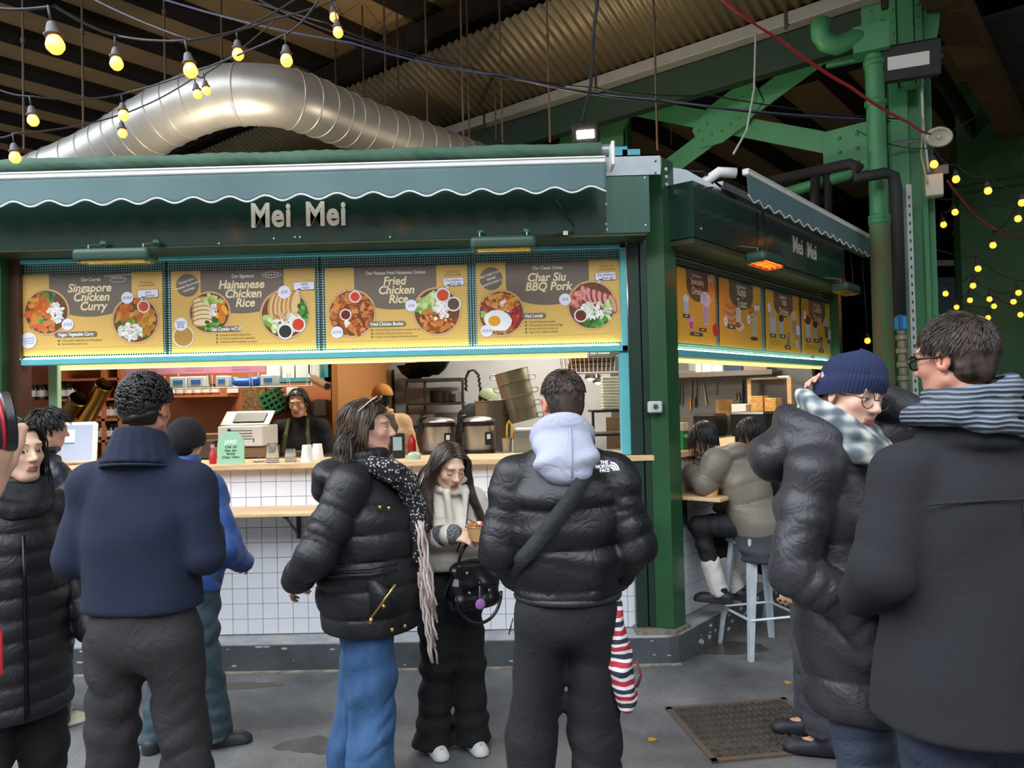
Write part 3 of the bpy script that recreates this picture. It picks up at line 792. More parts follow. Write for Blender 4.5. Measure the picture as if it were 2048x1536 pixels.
mb = MB(); mb.prism([(-0.55, 5.5), (0.5, 5.5), (0.25, 5.05), (0.25, 4.85), (-0.2, 4.85), (-0.6, 4.3), (-0.75, 4.3)], 0.05, q + vw * 0.2, vr, Z3); mb.build('bracket', m_irondk, c2)
# gutter and corrugated roof
GB = B3                                          # direction left-away
g0 = np.array([KC[0], KC[1], 0]) - A3 * 0.35
g0z = onP(1620, 30, g0, np.cross(GB, Z3))[2]
gt = thing('roof_gutter', 'long pale grey box gutter below the corrugated roof', 'gutter', tuple(g0 + Z3 * g0z))
Lg = 12.0; RG = np.stack([GB, A3, Z3], 1)
mb = MB(); mb.cbox(g0 + GB * (Lg / 2) + Z3 * g0z, (Lg, 0.20, 0.13), 0.006, RG); mb.build('channel', mat('gutter_grey', '#8f8f88', 0.55, 0.2, var=0.1), gt)
for u in (0.9, 3.2, 5.0, 7.0):
 mb = MB(); mb.box(g0 + GB * u + Z3 * (g0z - 0.01) - A3 * 0.105, (0.03, 0.02, 0.2), RG); mb.build('hanger', m_steeldk, gt)
mb = MB(); mb.cbox(g0 + GB * (Lg / 2 + .2) + Z3 * (g0z - 0.26) + A3 * 0.12, (Lg, 0.16, 0.36), 0.01, RG); tag(mb.build('valley_girder', mat('dark_girder', '#16301f', .7)), 'dark green girder under the pale gutter', 'girder')
n = int(Lg / 0.019); P = []
for j, (d, z) in enumerate(((0.0, 0.02), (0.55, 0.24), (1.1, 0.5))):
 row = []
 for i in range(n + 1):
  u = Lg * i / n; row.append(g0 + GB * u - A3 * (d + 0.05) + Z3 * (g0z + 0.05 + z + 0.018 * math.sin(2 * math.pi * u / 0.115)))
 P.append(row)
mb = MB(); mb.grid(P); tag(mb.build('corrugated_roof', mat('corrugated_sheet', '#6b6048', 0.5, 0.4, var=0.15, vscale=1.5), smooth=True, solid=0.003), 'sloping corrugated metal roof sheet above the gutter', 'roof')
m_brownsteel = mat('brown_steel', '#5d4526', 0.7, var=0.25)
# right-hand side: girder and dark boards running away beside the column
r0 = onZ(1905, 20, 5.35)
for (px, py, z, w, h, nm, lb, m_) in ((1905, 20, 5.35, 0.30, 0.26, 'roof_girder', 'brown steel girder running away right of the green column', m_brownsteel),
          (1858, 120, 5.5, 0.06, 0.3, 'roof_girder', 'thin dark girder edge just right of the column', m_joist)):
 p = onZ(px, py, z); mb = MB(); mb.box(p + A3 * 5, (14, w, h), RS); tag(mb.build(nm, m_), lb, 'girder')
p = onZ(2040, 120, 5.6); mb = MB()
dk = thing('board_ceiling', 'dark boarded ceiling in the top right corner', 'ceiling', tuple(p))
for i in range(9):
 mb = MB(); mb.box(p + N3 * 1.2 + A3 * (i * 1.02 - 1.0), (1.0, 3.4, 0.05), RS); mb.build('board', mat('grey_board', '#3b362f', 0.85, var=0.25), dk)
p = onZ(1900, 270, 6.0)
mb = MB(); mb.box2((-22, -8.5, 0), (24, -8.0, 7.5)); k = mb.build('wall_opposite_added', mat('brick_opposite', '#4a3f38', .9, var=.3, vscale=1.0)); k['kind'] = 'structure'  # unseen wall added behind the camera to darken reflections and low side light
mb = MB(); mb.box2((-16.5, -8.5, 0), (-16, 30, 7.5)); k = mb.build('wall_street_left', MATS['brick_opposite']); k['kind'] = 'structure'
# far background: building fronts and columns beyond, closing the hall
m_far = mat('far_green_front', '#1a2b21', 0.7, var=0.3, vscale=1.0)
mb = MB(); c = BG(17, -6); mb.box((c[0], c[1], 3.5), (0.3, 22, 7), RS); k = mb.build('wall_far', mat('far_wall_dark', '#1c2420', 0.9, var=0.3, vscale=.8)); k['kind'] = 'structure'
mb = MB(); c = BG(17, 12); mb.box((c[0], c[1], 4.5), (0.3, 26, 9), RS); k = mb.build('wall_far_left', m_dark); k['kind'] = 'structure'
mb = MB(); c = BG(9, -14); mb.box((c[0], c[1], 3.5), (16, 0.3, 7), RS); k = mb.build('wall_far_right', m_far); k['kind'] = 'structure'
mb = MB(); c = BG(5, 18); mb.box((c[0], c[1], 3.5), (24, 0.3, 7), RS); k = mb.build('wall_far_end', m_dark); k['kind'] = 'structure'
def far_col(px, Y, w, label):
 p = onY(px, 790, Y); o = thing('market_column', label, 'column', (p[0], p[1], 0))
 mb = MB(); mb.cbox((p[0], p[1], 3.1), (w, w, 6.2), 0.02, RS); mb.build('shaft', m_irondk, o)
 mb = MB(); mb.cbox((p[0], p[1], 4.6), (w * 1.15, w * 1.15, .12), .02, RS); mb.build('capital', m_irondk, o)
far_col(2005, 11.5, 0.85, 'wide shaded green column behind the string lights at the right edge')
far_col(1942, 14.5, 0.35, 'slender shaded green column behind the string lights')
# shop front far right: teal-grey panel with pipe and mounted lamps
fs = onY(1900, 560, 16.5); mb = MB(); mb.box((fs[0] + 0.6, fs[1], 3.2), (4.2, 0.2, 1.7)); tag(mb.build('shop_sign_board', mat('blue_grey_board', '#33505a', 0.6)), 'blue-grey shop board far behind the string lights', 'board')
mb = MB(); mb.box((fs[0] + 0.6, fs[1] - .1, 4.35), (4.6, 0.1, 0.12)); mb.build('light_rail', mat('pale_rail', '#8e8c80', 0.6)); tag(bpy.data.objects['light_rail'], 'pale horizontal rail above the far blue-grey shop board', 'rail')
# ventilation duct ---------------------------------------------------------------------
def spiral_duct():
 m_duct = mat('spiral_duct', '#a3a29e', 0.42, 0.6, var=0.12, vscale=5, bump=0.04, bscale=12)
 pts = [onY(-60, 420, 7.6), onY(180, 322, 7.3), onY(330, 235, 7.0), onY(432, 196, 6.9), onY(516, 190, 6.9), onY(600, 204, 7.1), onY(740, 258, 7.9), onY(1010, 352, 9.6)]
 # rounded path
 P = []
 for i in range(len(pts) - 1):
  p0 = pts[max(i - 1, 0)]; p1 = pts[i]; p2 = pts[i + 1]; p3 = pts[min(i + 2, len(pts) - 1)]
  for u in np.linspace(0, 1, 12, endpoint=False):
   P.append(0.5 * ((2 * p1) + (-p0 + p2) * u + (2 * p0 - 5 * p1 + 4 * p2 - p3) * u * u + (-p0 + 3 * p1 - 3 * p2 + p3) * u ** 3))
 P.append(pts[-1])
 d = thing('ventilation_duct', 'large silver spiral ventilation duct rising over the kiosk roof', 'duct', tuple(pts[3]))
 r = 0.27; mb = MB(); mb.tube(P, r, 40); mb.build('pipe', m_duct, d, smooth=True, angle=50)
 ringed = MB(); acc = 0.0; last = 0
 for i in range(1, len(P) - 1):
  acc += np.linalg.norm(P[i] - P[i - 1])
  inbend = 33 < i < 58
  if acc > (0.42 if inbend else 0.14):
   acc = 0; a = nrm(P[i + 1] - P[i - 1]); w = 0.014 if inbend else 0.006
   ringed.lathe([(r - .002, -w), (r + 0.008, -w * .6), (r + 0.008, w * .6), (r - .002, w)], 40, P[i], a, caps=False)
 ringed.build('seam_rings', m_duct, d, smooth=True)['kind'] = 'stuff'
spiral_duct()
# hanging rods ----------------------------------------------------------------------
m_rod = mat('rusty_rod', '#5b4a3b', 0.7, 0.4)
for i, (px, py, Y) in enumerate(((48, 300, 7.6), (167, 270, 7.6), (331, 205, 7.6), (444, 130, 7.8), (672, 180, 9.6), (728, 200, 9.6), (772, 216, 8.6), (797, 180, 9.8), (855, 248, 8.4), (927, 282, 8.2), (939, 285, 8.9), (992, 282, 9.6), (1005, 285, 8.8), (1100, 285, 7.9), (1315, 300, 7.2), (1343, 290, 10.5))):
 p = onY(px, py, Y); mb = MB(); q = np.array([p[0], p[1], HZ])
 mb.cyl(p, q, 0.011, n=6); mb.cyl(p + (q - p) * .45, p + (q - p) * .45 + Z3 * 0.05, 0.02, n=6)
 near = ['left of the duct elbow', 'beside the duct', 'under the dark soffit', 'in front of the corrugated roof', 'near the corner column'][min(4, i // 4)]
 tag(mb.build('hanger_rod', m_rod), 'thin rusty rod hanging %s, %s from the left' % (near, ORD[i % 4]), 'rod', 'hanger rods ' + near)
# ---------------------------------------------------------------- counters
ct = thing('counter_top', 'pale oak worktop along the front serving opening', 'worktop', (-1.5, 5.1, CZ0))
mb = MB(); mb.cbox(((-4.85 + CC[0] - 0.02) / 2, 5.24, CZ0 + 0.019), (CC[0] + 4.83, 0.50, 0.038), 0.004); mb.build('board', m_wood, ct)
sh = thing('standing_shelf', 'narrow pale oak eating shelf fixed across the tiled front wall', 'shelf', (-1.5, 4.9, 1.0))
x1 = onY(1255, 1010, 4.72)[0]
mb = MB(); mb.cbox(((-4.2 + x1) / 2, 4.893, 1.004), (x1 + 4.2, 0.355, 0.022), 0.003); mb.build('board', m_wood, sh)
for px in (120, 330, 582, 800, 1010, 1230):
 x = onY(px, 1040, 4.9)[0]; mb = MB(); mb.box2((x - .012, 4.78, 0.975), (x + .012, 5.07, 0.993)); mb.box2((x - .012, 5.055, 0.80), (x + .012, 5.075, 0.993))
 mb.tube([(x, 4.80, 0.975), (x, 5.05, 0.83)], 0.009, 6); mb.build('bracket', m_jamb, sh)
sc = thing('side_counter_top', 'pale oak worktop of the side drinks counter', 'worktop', S(1.7, 0, CZ0))
mb = MB(); mb.cbox(S(1.82, -0.17, CZ0 + 0.019), (3.44, 0.46, 0.038), 0.004, RS); mb.build('board', m_wood, sc)
ss = thing('side_shelf', 'pale oak eating shelf below the side drinks counter', 'shelf', S(1.7, 0.2, 1.0))
mb = MB(); mb.cbox(S(1.75, 0.185, 1.004), (3.3, 0.36, 0.024), 0.003, RS); mb.build('board', m_wood, ss)
for t in (0.3, 1.2, 2.1, 3.0):
 mb = MB(); mb.box(S(t, 0.17, 0.98), (0.024, 0.3, 0.02), RS); mb.box(S(t, 0.018, 0.89), (0.024, 0.02, 0.19), RS); mb.build('bracket', m_jamb, ss)
# ---------------------------------------------------------------- menu frame
def perf_material():
 m = bpy.data.materials.new('perforated_teal_sheet'); m.use_nodes = True; nt = m.node_tree; N = nt.nodes; L = nt.links; b = N['Principled BSDF']
 b.inputs['Base Color'].default_value = (*lin('#86a6a3'), 1); b.inputs['Roughness'].default_value = 0.4; b.inputs['Metallic'].default_value = 0.2
 tc = N.new('ShaderNodeTexCoord'); sp = N.new('ShaderNodeSeparateXYZ'); L.new(tc.outputs['Object'], sp.inputs[0])
 def m_(op, a, bb):
  n = N.new('ShaderNodeMath'); n.operation = op
  for i, v in enumerate((a, bb)):
   if v is None: continue
   if isinstance(v, (int, float)): n.inputs[i].default_value = v
   else: L.new(v, n.inputs[i])
  return n.outputs[0]
 hs = []
 for ax in ('X', 'Z'):
  f = m_('FRACT', m_('DIVIDE', sp.outputs[ax], 0.0165), None); hs.append(m_('LESS_THAN', m_('ABSOLUTE', m_('SUBTRACT', f, 0.5), None), 0.29))
 hole = m_('MULTIPLY', hs[0], hs[1])
 tr = N.new('ShaderNodeBsdfTransparent'); mix = N.new('ShaderNodeMixShader'); L.new(hole, mix.inputs[0]); L.new(b.outputs[0], mix.inputs[1]); L.new(tr.outputs[0], mix.inputs[2])
 L.new(mix.outputs[0], N['Material Output'].inputs['Surface']); return m
m_perf = perf_material()
m_led = mat('led_strip_glow', '#ffffff', 0.5, emit='#e6ffe0', estr=14.0)
m_ledw = mat('warm_led_strip', '#fff2c0', 0.5, emit='#ffe58a', estr=.55)
YM = 5.05
fx0 = onY(20, 620, YM - .04)[0]; fxe = onY(1254, 600, YM - .04)[0]
fzb = onY(640, 717, YM - .04)[2]; fzt = onY(640, 504, YM - .04)[2]
mf = thing('menu_screen', 'teal steel frame with perforated panels above the front serving opening', 'frame', ((fx0 + fxe) / 2, YM, fzb))
bw = 0.055
mb = MB()
mb.cbox(((fx0 + fxe) / 2, YM - 0.005, fzb + 0.02), (fxe - fx0, 0.07, 0.04), 0.004); mb.cbox(((fx0 + fxe) / 2, YM - 0.005, fzt - 0.013), (fxe - fx0, 0.07, 0.026), 0.004)
mb.cbox((fx0 + bw / 2, YM - 0.005, (fzb + fzt) / 2), (bw, 0.07, fzt - fzb), 0.004); mb.cbox((fxe - 0.02, YM - 0.005, (fzb + fzt) / 2), (0.04, 0.07, fzt - fzb), 0.004)
mb.build('outer_frame', m_teal, mf)
seams = [onY(px, 620, YM)[0] for px in (334, 641, 944)]
edges = [fx0 + bw] + seams + [fxe - 0.04]
for a, b in zip(edges[:-1], edges[1:]):
 mb = MB(); mb.add([(a + .004, YM, fzb + .04), (b - .004, YM, fzb + .04), (b - .004, YM, fzt - .02), (a + .004, YM, fzt - .02)], [(0, 1, 2, 3)]); mb.build('perforated_panel', m_perf, mf)
for x in seams:
 mb = MB(); mb.box2((x - 0.004, YM - 0.004, fzb + .03), (x + 0.004, YM + 0.03, fzt - .03)); mb.build('mullion', m_jamb, mf)
mb = MB(); mb.box2((fx0 + .03, YM + 0.05, fzb + .02), (fxe - .02, YM + 0.07, fzt)); mb.build('backing', m_dark, mf)
mb = MB(); mb.box2((fx0 + .08, YM - 0.03, fzb + 0.041), (fxe - .06, YM - 0.022, fzb + 0.047)); mb.build('led_strip', m_led, mf)
mb = MB(); mb.box2((onY(120, 735, YM)[0], YM + 0.0, fzb - 0.034), (onY(1175, 720, YM)[0], YM + 0.03, fzb - 0.002)); mb.build('light_batten', m_ledw, mf)
# teal posts under the frame
for px, lab, nm in ((30, 'teal post under the left end of the menu frame', 0), (1248, 'teal post under the right end of the menu frame beside the shutter guide', 1)):
 x = onY(px, 730, YM)[0]; mb = MB(); mb.cbox((x, YM + 0.01, (CZ0 + 0.04 + fzb) / 2), (0.065, 0.06, fzb - CZ0 - 0.04), 0.004)
 tag(mb.build('teal_post', m_teal), lab, 'post')
x = onY(110, 780, YM + .35)[0]; mb = MB(); mb.cbox((x, YM + .35, (CZ0 + 0.04 + fzb) / 2 + .05), (0.065, 0.05, fzb - CZ0 + .1), 0.004); tag(mb.build('teal_post', mat('teal_paint_lit', '#9cc0a0', 0.5)), 'inner teal post coloured pale green as if lit, behind the left teal post', 'post')  # greenish light falling on this teal post is put into its colour
# side frame
t0 = 0.06; t1s, _ = S_of(onS(1664, 715)); zb = onS(1430, 700)[2] ; zt = 2.60
sm = thing('side_menu_screen', 'teal frame with perforated strips holding the drinks menus', 'frame', S(1.8, 0, zb))
mb = MB(); mb.cbox(S((t0 + t1s) / 2, 0.0, zb - 0.045), (t1s - t0, 0.07, 0.05), 0.004, RS); mb.build('bottom_rail', m_teal, sm)
mb = MB(); mb.cbox(S((t0 + t1s) / 2, 0.0, zt + 0.03), (t1s - t0, 0.06, 0.09), 0.004, RS)
for i in range(3): mb.cbox(S((t0 + t1s) / 2, 0.02, zt + 0.0 + 0.03 * i), (t1s - t0, 0.06, 0.012), 0.003, RS)
mb.build('slatted_head', m_jamb, sm)
mb = MB(); mb.add([(0, 0, 0), (t1s - t0, 0, 0), (t1s - t0, 0, zt - zb + 0.03), (0, 0, zt - zb + 0.03)], [(0, 1, 2, 3)])
ob = mb.build('perforated_panel', m_perf, sm); ob.matrix_basis = Matrix(((A2[0], -N2[0], 0, S(t0, -0.005, 0)[0]), (A2[1], -N2[1], 0, S(t0, -0.005, 0)[1]), (0, 0, 1, zb - 0.03), (0, 0, 0, 1)))
mb = MB(); mb.box(S((t0 + t1s) / 2, -0.06, (zb + zt) / 2), (t1s - t0, 0.02, zt - zb), RS); mb.build('backing', m_dark, sm)
mb = MB(); mb.box(S((t0 + t1s) / 2, 0.025, zb - 0.016), (t1s - t0 - .05, 0.007, 0.006), RS); mb.build('led_strip', m_led, sm)
mb = MB(); mb.box(S((t0 + t1s) / 2 - .05, -0.01, zb - 0.092), (t1s - t0 - .1, 0.03, 0.03), RS); mb.build('light_batten', m_ledw, sm)
# ---------------------------------------------------------------- printed menu boards
m_print = mat('menu_print', '#ffffff', 0.32, attr='col', coat=0.15)
YEL, BRN, CRM, LIL = '#dbb160', '#75685c', '#efdcae', '#e6e4f2'
class Print:
 def __init__(s, name, label, o, x, y, w, h, parent=None, cat='menu', base=YEL, thick=0.008, rm=None):
  s.o = np.array(o, float); s.x = np.array(x, float); s.y = np.array(y, float); s.z = np.cross(s.x, s.y); s.w = w; s.h = h
  if parent is None:
   s.root = thing(name, label, cat, tuple(s.o + s.x * w / 2));
  else: s.root = parent
  b = MB().color(base); b.prism([(0, 0), (w, 0), (w, h), (0, h)], -thick, s.o, s.x, s.y)
  b.build('board' if parent is None else name, m_print, s.root)
  s.mb = MB(); s.l = 1
 def P(s, u, v): return s.o + s.x * (u * s.w) + s.y * (s.h - v * s.w) + s.z * (0.00035 * s.l)
 def poly(s, pts, c):
  s.mb.color(c); q = [s.P(u, v) for u, v in pts]
  a = sum(pts[i][0] * pts[(i + 1) % len(pts)][1] - pts[(i + 1) % len(pts)][0] * pts[i][1] for i in range(len(pts)))
  s.mb.poly(q if a < 0 else q[::-1])
 def disc(s, u, v, r, c, n=32, ry=None, rot=0.0, teeth=0, jag=0.0):
  ry = r if ry is None else ry; pts = []
  m = teeth * 2 if teeth else n
  for i in range(m):
   t = 2 * math.pi * i / m; k = (1.0 if i % 2 else 0.93) if teeth else 1 + jag * random.uniform(-1, 1)
   a, b = r * k * math.cos(t), ry * k * math.sin(t); pts.append((u + a * math.cos(rot) - b * math.sin(rot), v + a * math.sin(rot) + b * math.cos(rot)))
  s.poly(pts, c)
 def rrect(s, u, v, hw, hh, c, r=None, rot=0.0):
  r = hh if r is None else r; pts = []
  for (sx, sy, a0) in ((1, 1, 0), (-1, 1, 90), (-1, -1, 180), (1, -1, 270)):
   for a in range(0, 91, 18):
    t = math.radians(a0 + a); a_, b_ = sx * (hw - r) + r * math.cos(t), sy * (hh - r) + r * math.sin(t)
    pts.append((u + a_ * math.cos(rot) - b_ * math.sin(rot), v + a_ * math.sin(rot) + b_ * math.cos(rot)))
  s.poly(pts, c)
 def text(s, t, u, v, size, c, rot=0.0, sx=1.0, **kw):
  s.mb.color(c); cr, sr = math.cos(rot), math.sin(rot)
  add_text(s.mb, t, s.P(u, v), (s.x * cr + s.y * sr) * sx, -s.x * sr + s.y * cr, size * s.w, **kw)
 def up(s): s.l += 1; return s
 def blobs(s, u, v, ru, rv, n, cols, size, clip=None, el=1.6):
  for i in range(n):
   a = random.uniform(0, 6.28); q = math.sqrt(random.random()); x, y = u + ru * q * math.cos(a), v + rv * q * math.sin(a)
   if clip and math.hypot(x - clip[0], y - clip[1]) > clip[2] - size * .6: continue
   s.l = 6 + random.random() * 3; s.disc(x, y, size * random.uniform(.6, 1.1), random.choice(cols), 8, size * random.uniform(.6, 1.1) / el, random.uniform(0, 3.14), jag=.18)
 def done(s, name='artwork'):
  if s.mb.v: s.mb.build(name, m_print, s.root)
  return s.root
RICE = ['#e9e6de', '#dcd8cd', '#f4f2ec', '#cfcabd']; HERB = ['#4f8f35', '#3b7429', '#6fae48', '#2f5c22']; CURRY = ['#d98a2b', '#c8701f', '#e39c3c', '#b85e1c', '#d65f2a']
FRY = ['#b5602a', '#c87735', '#984a1e', '#d98b48', '#7a3a18']; PORK = ['#c9645a', '#d98479', '#a8403a', '#e0a196']; CHK = ['#d9b27c', '#e6c795', '#c0915a', '#caa06b', '#b57b40']; GRN = ['#9dbb5a', '#b4cc76', '#7ea244', '#cfdc9c']
def bowl(P, u, v, r, items):
 P.l = 4; P.disc(u, v, r, '#c79a6a', 48); P.l = 4.5; P.disc(u, v, r * .965, '#d9b083', 48); P.l = 5; P.disc(u, v, r * .92, '#6d4526', 48)
 for it in items:
  k = it[0]
  if k == 'b': P.blobs(u + it[1] * r, v + it[2] * r, it[3] * r, it[4] * r, it[5], it[6], it[7] * r, (u, v, r * .93))
  elif k == 'pot':
   P.l = 10; P.disc(u + it[1] * r, v + it[2] * r, it[3] * r, '#ece6e2', 28); P.l = 10.5; P.disc(u + it[1] * r, v + it[2] * r, it[3] * r * .8, it[4], 24)
  elif k == 'slices':
   for i in range(it[6]):
    P.l = 7 + i * .12; P.disc(u + (it[1] + it[3] * i) * r, v + (it[2] + it[4] * i) * r, it[5] * r * .42, it[7][i % len(it[7])], 14, it[5] * r, it[8]); P.l += .06
    P.disc(u + (it[1] + it[3] * i + .03) * r, v + (it[2] + it[4] * i) * r, it[5] * r * .30, it[9], 14, it[5] * r * .86, it[8])
  elif k == 'egg':
   P.l = 9.5; P.disc(u + it[1] * r, v + it[2] * r, .58 * r, '#f1f0ee', 26, .44 * r, .2, jag=.05); P.l = 10; P.disc(u + (it[1] - .15) * r, v + (it[2] + .02) * r, .26 * r, '#e9a027', 22, .22 * r)
def badge(P, u, v, t, r=0.043, c=LIL, tc='#7a5d63'):
 P.l = 12; P.disc(u, v, r, c, teeth=18); P.l = 12.6; P.text(t, u, v, r * .62, tc, shear=.2, bold=.02)
def bubble(P, u, v, t1, t2):
 P.l = 12; P.rrect(u, v, .074, .030, BRN, .012, -.03); P.l = 12.4; P.rrect(u, v, .071, .027, LIL, .010, -.03); P.poly([(u - .045, v + .02), (u - .015, v + .02), (u - .055, v + .052)], LIL)
 P.l = 12.8; P.text(t1, u, v - .010, .024, '#6b4b52', rot=.03, shear=.25, bold=.012); P.text(t2, u + .012, v + .013, .024, '#6b4b52', rot=.03, shear=.25, bold=.012)
def menu_front(label, corners, head, title, stars=False):
 pts = [onY(*c, YM - 0.012) for c in corners]
 w = ((pts[1] - pts[0])[0] + (pts[3] - pts[2])[0]) / 2; z1 = (pts[0][2] + pts[1][2]) / 2; z0 = (pts[2][2] + pts[3][2]) / 2; x0 = (pts[0][0] + pts[2][0]) / 2
 P = Print('menu_board', label, (x0, YM - 0.012, z0), X3, Z3, w, z1 - z0)
 c = [(.205, 0), (.785, 0), (.785, .13)]
 for a in np.linspace(0, math.pi, 25)[1:-1]: c.append((.495 + .29 * math.cos(a), .15 + .155 * math.sin(a) ** .85))
 c.append((.205, .13)); P.l = 1; P.poly(c, BRN)
 P.l = 3; P.text(head, .5, .046, .034, '#efece8', bold=.015, sx=.8)
 n = len(title); y = .105 + (0.008 if n < 3 else 0)
 for i, t in enumerate(title): P.l = 3; P.text(t, .5 + .012 * (i - 1), y + i * .064, .082, CRM, shear=.2, bold=.026, sx=.94)
 P.l = 2; P.poly([(.05, .522), (.94, .515), (.94, .517), (.05, .524)], '#c49b42')
 if stars:
  P.l = 3; P.disc(.7, .042, .066, '#efece8', 30, .021); P.l = 3.4; P.disc(.7, .042, .063, BRN, 30, .018); P.l = 3.8
  for i in range(5):
   s = [( .66 + .02 * i + (.008 if j % 2 == 0 else .0035) * math.sin(j * math.pi / 5), .042 - (.008 if j % 2 == 0 else .0035) * math.cos(j * math.pi / 5)) for j in range(10)]; P.poly(s, '#f4f2ee')
 return P
def pill(P, u, v, t, bl, hw=.105):
 P.l = 12; P.rrect(u, v, hw, .0185, BRN); P.l = 12.5; P.text(t, u, v + .001, .034, '#f2f0ec', bold=.025, shear=.1, sx=.78)
 for i, b in enumerate(bl):
  P.l = 3; P.disc(u - hw + .03, v + .042 + .024 * i, .008, '#7d6a40', 12); P.text(b, u - hw + .048, v + .042 + .024 * i, .021, '#6f5f35', align='LEFT', shear=.15, bold=.005, sx=.85)
def burst(P, u, v, lines):
 P.l = 3; P.disc(u, v, .083, BRN, teeth=24); P.l = 3.4
 for i, t in enumerate(lines): P.text(t, u + .006 * (i - 1), v - .03 + .03 * i, .021, '#ece9e4', rot=.32, bold=.012, sx=.8)
P = menu_front('yellow menu board for curry, leftmost of the four above the front counter', ((40, 550), (325, 542.5), (41, 713.5), (325.5, 704)), 'Our Curries', ['Singapore', 'Chicken', 'Curry'])
P.l = 3; P.text('Cracking Roasted Curries', .69, .02, .018, '#efece8', rot=.06, bold=.01); P.disc(.69, .05, .06, '#efece8', 30, .018); P.l = 3.4; P.disc(.69, .05, .057, BRN, 30, .0155); P.l = 3.8; P.text('* * * * *', .69, .05, .03, '#f4f2ee', bold=.03)
bowl(P, .185, .265, .163, [('b', -.35, -.1, .55, .7, 60, CURRY, .22), ('b', .4, .05, .35, .42, 90, RICE, .10), ('b', -.1, .5, .5, .3, 30, ['#d9643a', '#e07b4a', '#c98a3a'], .2), ('b', .05, -.6, .35, .2, 22, HERB, .14), ('b', -.1, .35, .3, .15, 18, HERB, .13)])
bowl(P, .81, .335, .168, [('b', 0, -.3, .75, .45, 60, CURRY, .22), ('b', -.25, .5, .55, .35, 120, RICE, .10), ('b', .55, .15, .25, .6, 30, ['#c98a2f', '#b87522', '#d99d45'], .2), ('b', -.3, -.05, .5, .2, 26, HERB, .13), ('b', .35, .35, .2, .3, 16, HERB, .13), ('pot', .35, -.55, .26, '#c8502a')])
badge(P, .335, .355, '£13.5'); badge(P, .755, .18, '£14.5'); P.l = 12; P.disc(.06, .46, .055, LIL, 36); P.l = 12.6; P.text('Served with', .06, .445, .017, '#7a6d8a', rot=.1, bold=.01); P.text('veggie bread', .06, .462, .017, '#7a6d8a', rot=.1, bold=.01); P.text('sourdough', .06, .479, .017, '#7a6d8a', rot=.1, bold=.01)
pill(P, .39, .425, 'Vegan Vegetable Curry', ['Tofu, potato, aubergine and lemongrass', 'Served with coconut rice'], .15); P.l = 3; P.text('Auntie Liz', .89, .075, .022, '#6f5f35', shear=.3, bold=.006); P.text('recommends:', .89, .095, .022, '#6f5f35', shear=.3, bold=.006); bubble(P, .9, .155, 'Add', 'Sambal'); P.done()
P = menu_front('yellow menu board for poached chicken rice with soup, second from the left', ((342, 541), (630.5, 537), (344, 704.5), (630.5, 700)), 'Our Signature', ['Hainanese', 'Chicken', 'Rice'], True)
bowl(P, .265, .293, .148, [('slices', -.35, -.55, .0, .2, .5, 6, ['#c29057', '#b5824a'], 1.5, '#e8d3ab'), ('b', .2, -.65, .5, .25, 40, GRN, .14), ('b', .6, -.1, .3, .5, 26, ['#e0882c', '#e6b335', '#d97425'], .2), ('b', .2, -.1, .2, .3, 40, RICE, .09), ('b', .1, .65, .6, .3, 50, HERB, .15)])
bowl(P, .79, .318, .175, [('b', .05, .35, .5, .4, 120, RICE, .10), ('slices', -.45, -.35, .17, -.02, .55, 6, ['#c79355', '#b87f45'], .15, '#e2c08a'), ('b', -.65, .45, .3, .35, 24, GRN, .22), ('b', .75, -.1, .3, .4, 50, HERB, .15), ('b', .1, .1, .5, .15, 30, CHK, .14), ('pot', .0, .68, .31, '#33312f'), ('pot', .52, .42, .29, '#d2402e')])
badge(P, .787, .165, '£15', .046); bubble(P, .925, .125, '100%', 'Halal'); burst(P, .115, .10, ['The best chicken', 'Hainanese rice in London', '- Uncle Roger']); P.l = 9; P.disc(.082, .455, .074, '#e8ddcc', 36); P.l = 9.5; P.disc(.082, .455, .066, '#b5873f', 32)
P.l = 12; P.disc(.066, .37, .047, LIL, teeth=20); P.l = 12.6; P.text('Chicken', .066, .357, .02, '#5d5a7a', bold=.02); P.text('Bone', .066, .373, .02, '#5d5a7a', bold=.02); P.text('Broth', .066, .389, .02, '#5d5a7a', bold=.02)
pill(P, .385, .41, 'Set Combo +£7.50', ['Includes a chicken bone broth', 'A choice of pickles and vegetables', 'Unlimited chilli and ginger soy sauce'], .10); P.done()
P = menu_front('yellow menu board for fried chicken rice, third from the left', ((649, 537), (933, 528), (653, 698.5), (937, 691)), 'Our Famous Fried Hainanese Chicken', ['Fried', 'Chicken', 'Rice'])
bowl(P, .185, .325, .172, [('b', 0, 0, .85, .85, 260, FRY, .16), ('b', .5, -.1, .3, .4, 30, ['#7a3c2a', '#5e2c20'], .08), ('b', -.2, .4, .1, .1, 8, RICE, .12), ('pot', .15, -.68, .24, '#d6452c'), ('pot', -.25, .05, .24, '#6e2218')])
bowl(P, .785, .325, .172, [('b', .1, .0, .4, .45, 130, RICE, .10), ('b', -.45, -.25, .4, .35, 40, GRN, .18), ('b', -.3, .45, .45, .45, 80, FRY, .17), ('b', .35, .6, .5, .3, 80, FRY, .16), ('b', -.05, -.5, .25, .2, 14, ['#a8cc7c', '#d9e6c0'], .2), ('pot', .25, -.65, .30, '#cf4a22'), ('pot', .68, -.28, .30, '#5c4a3e')])
badge(P, .605, .28, '£16'); badge(P, .08, .455, '£17.5'); bubble(P, .905, .12, 'Try adding a', 'fried egg'); P.l = 3; P.text('Auntie Liz', .9, .05, .022, '#6f5f35', shear=.3, bold=.006); P.text('recommends:', .9, .07, .022, '#6f5f35', shear=.3, bold=.006)
pill(P, .43, .405, 'Fried Chicken Bucket', ['XTRA LARGE fried chicken to share (or not!)', 'Unlimited chilli and sweet soy sauce', 'Crispy, with all spiced brimstone peanuts!'], .135); P.done()
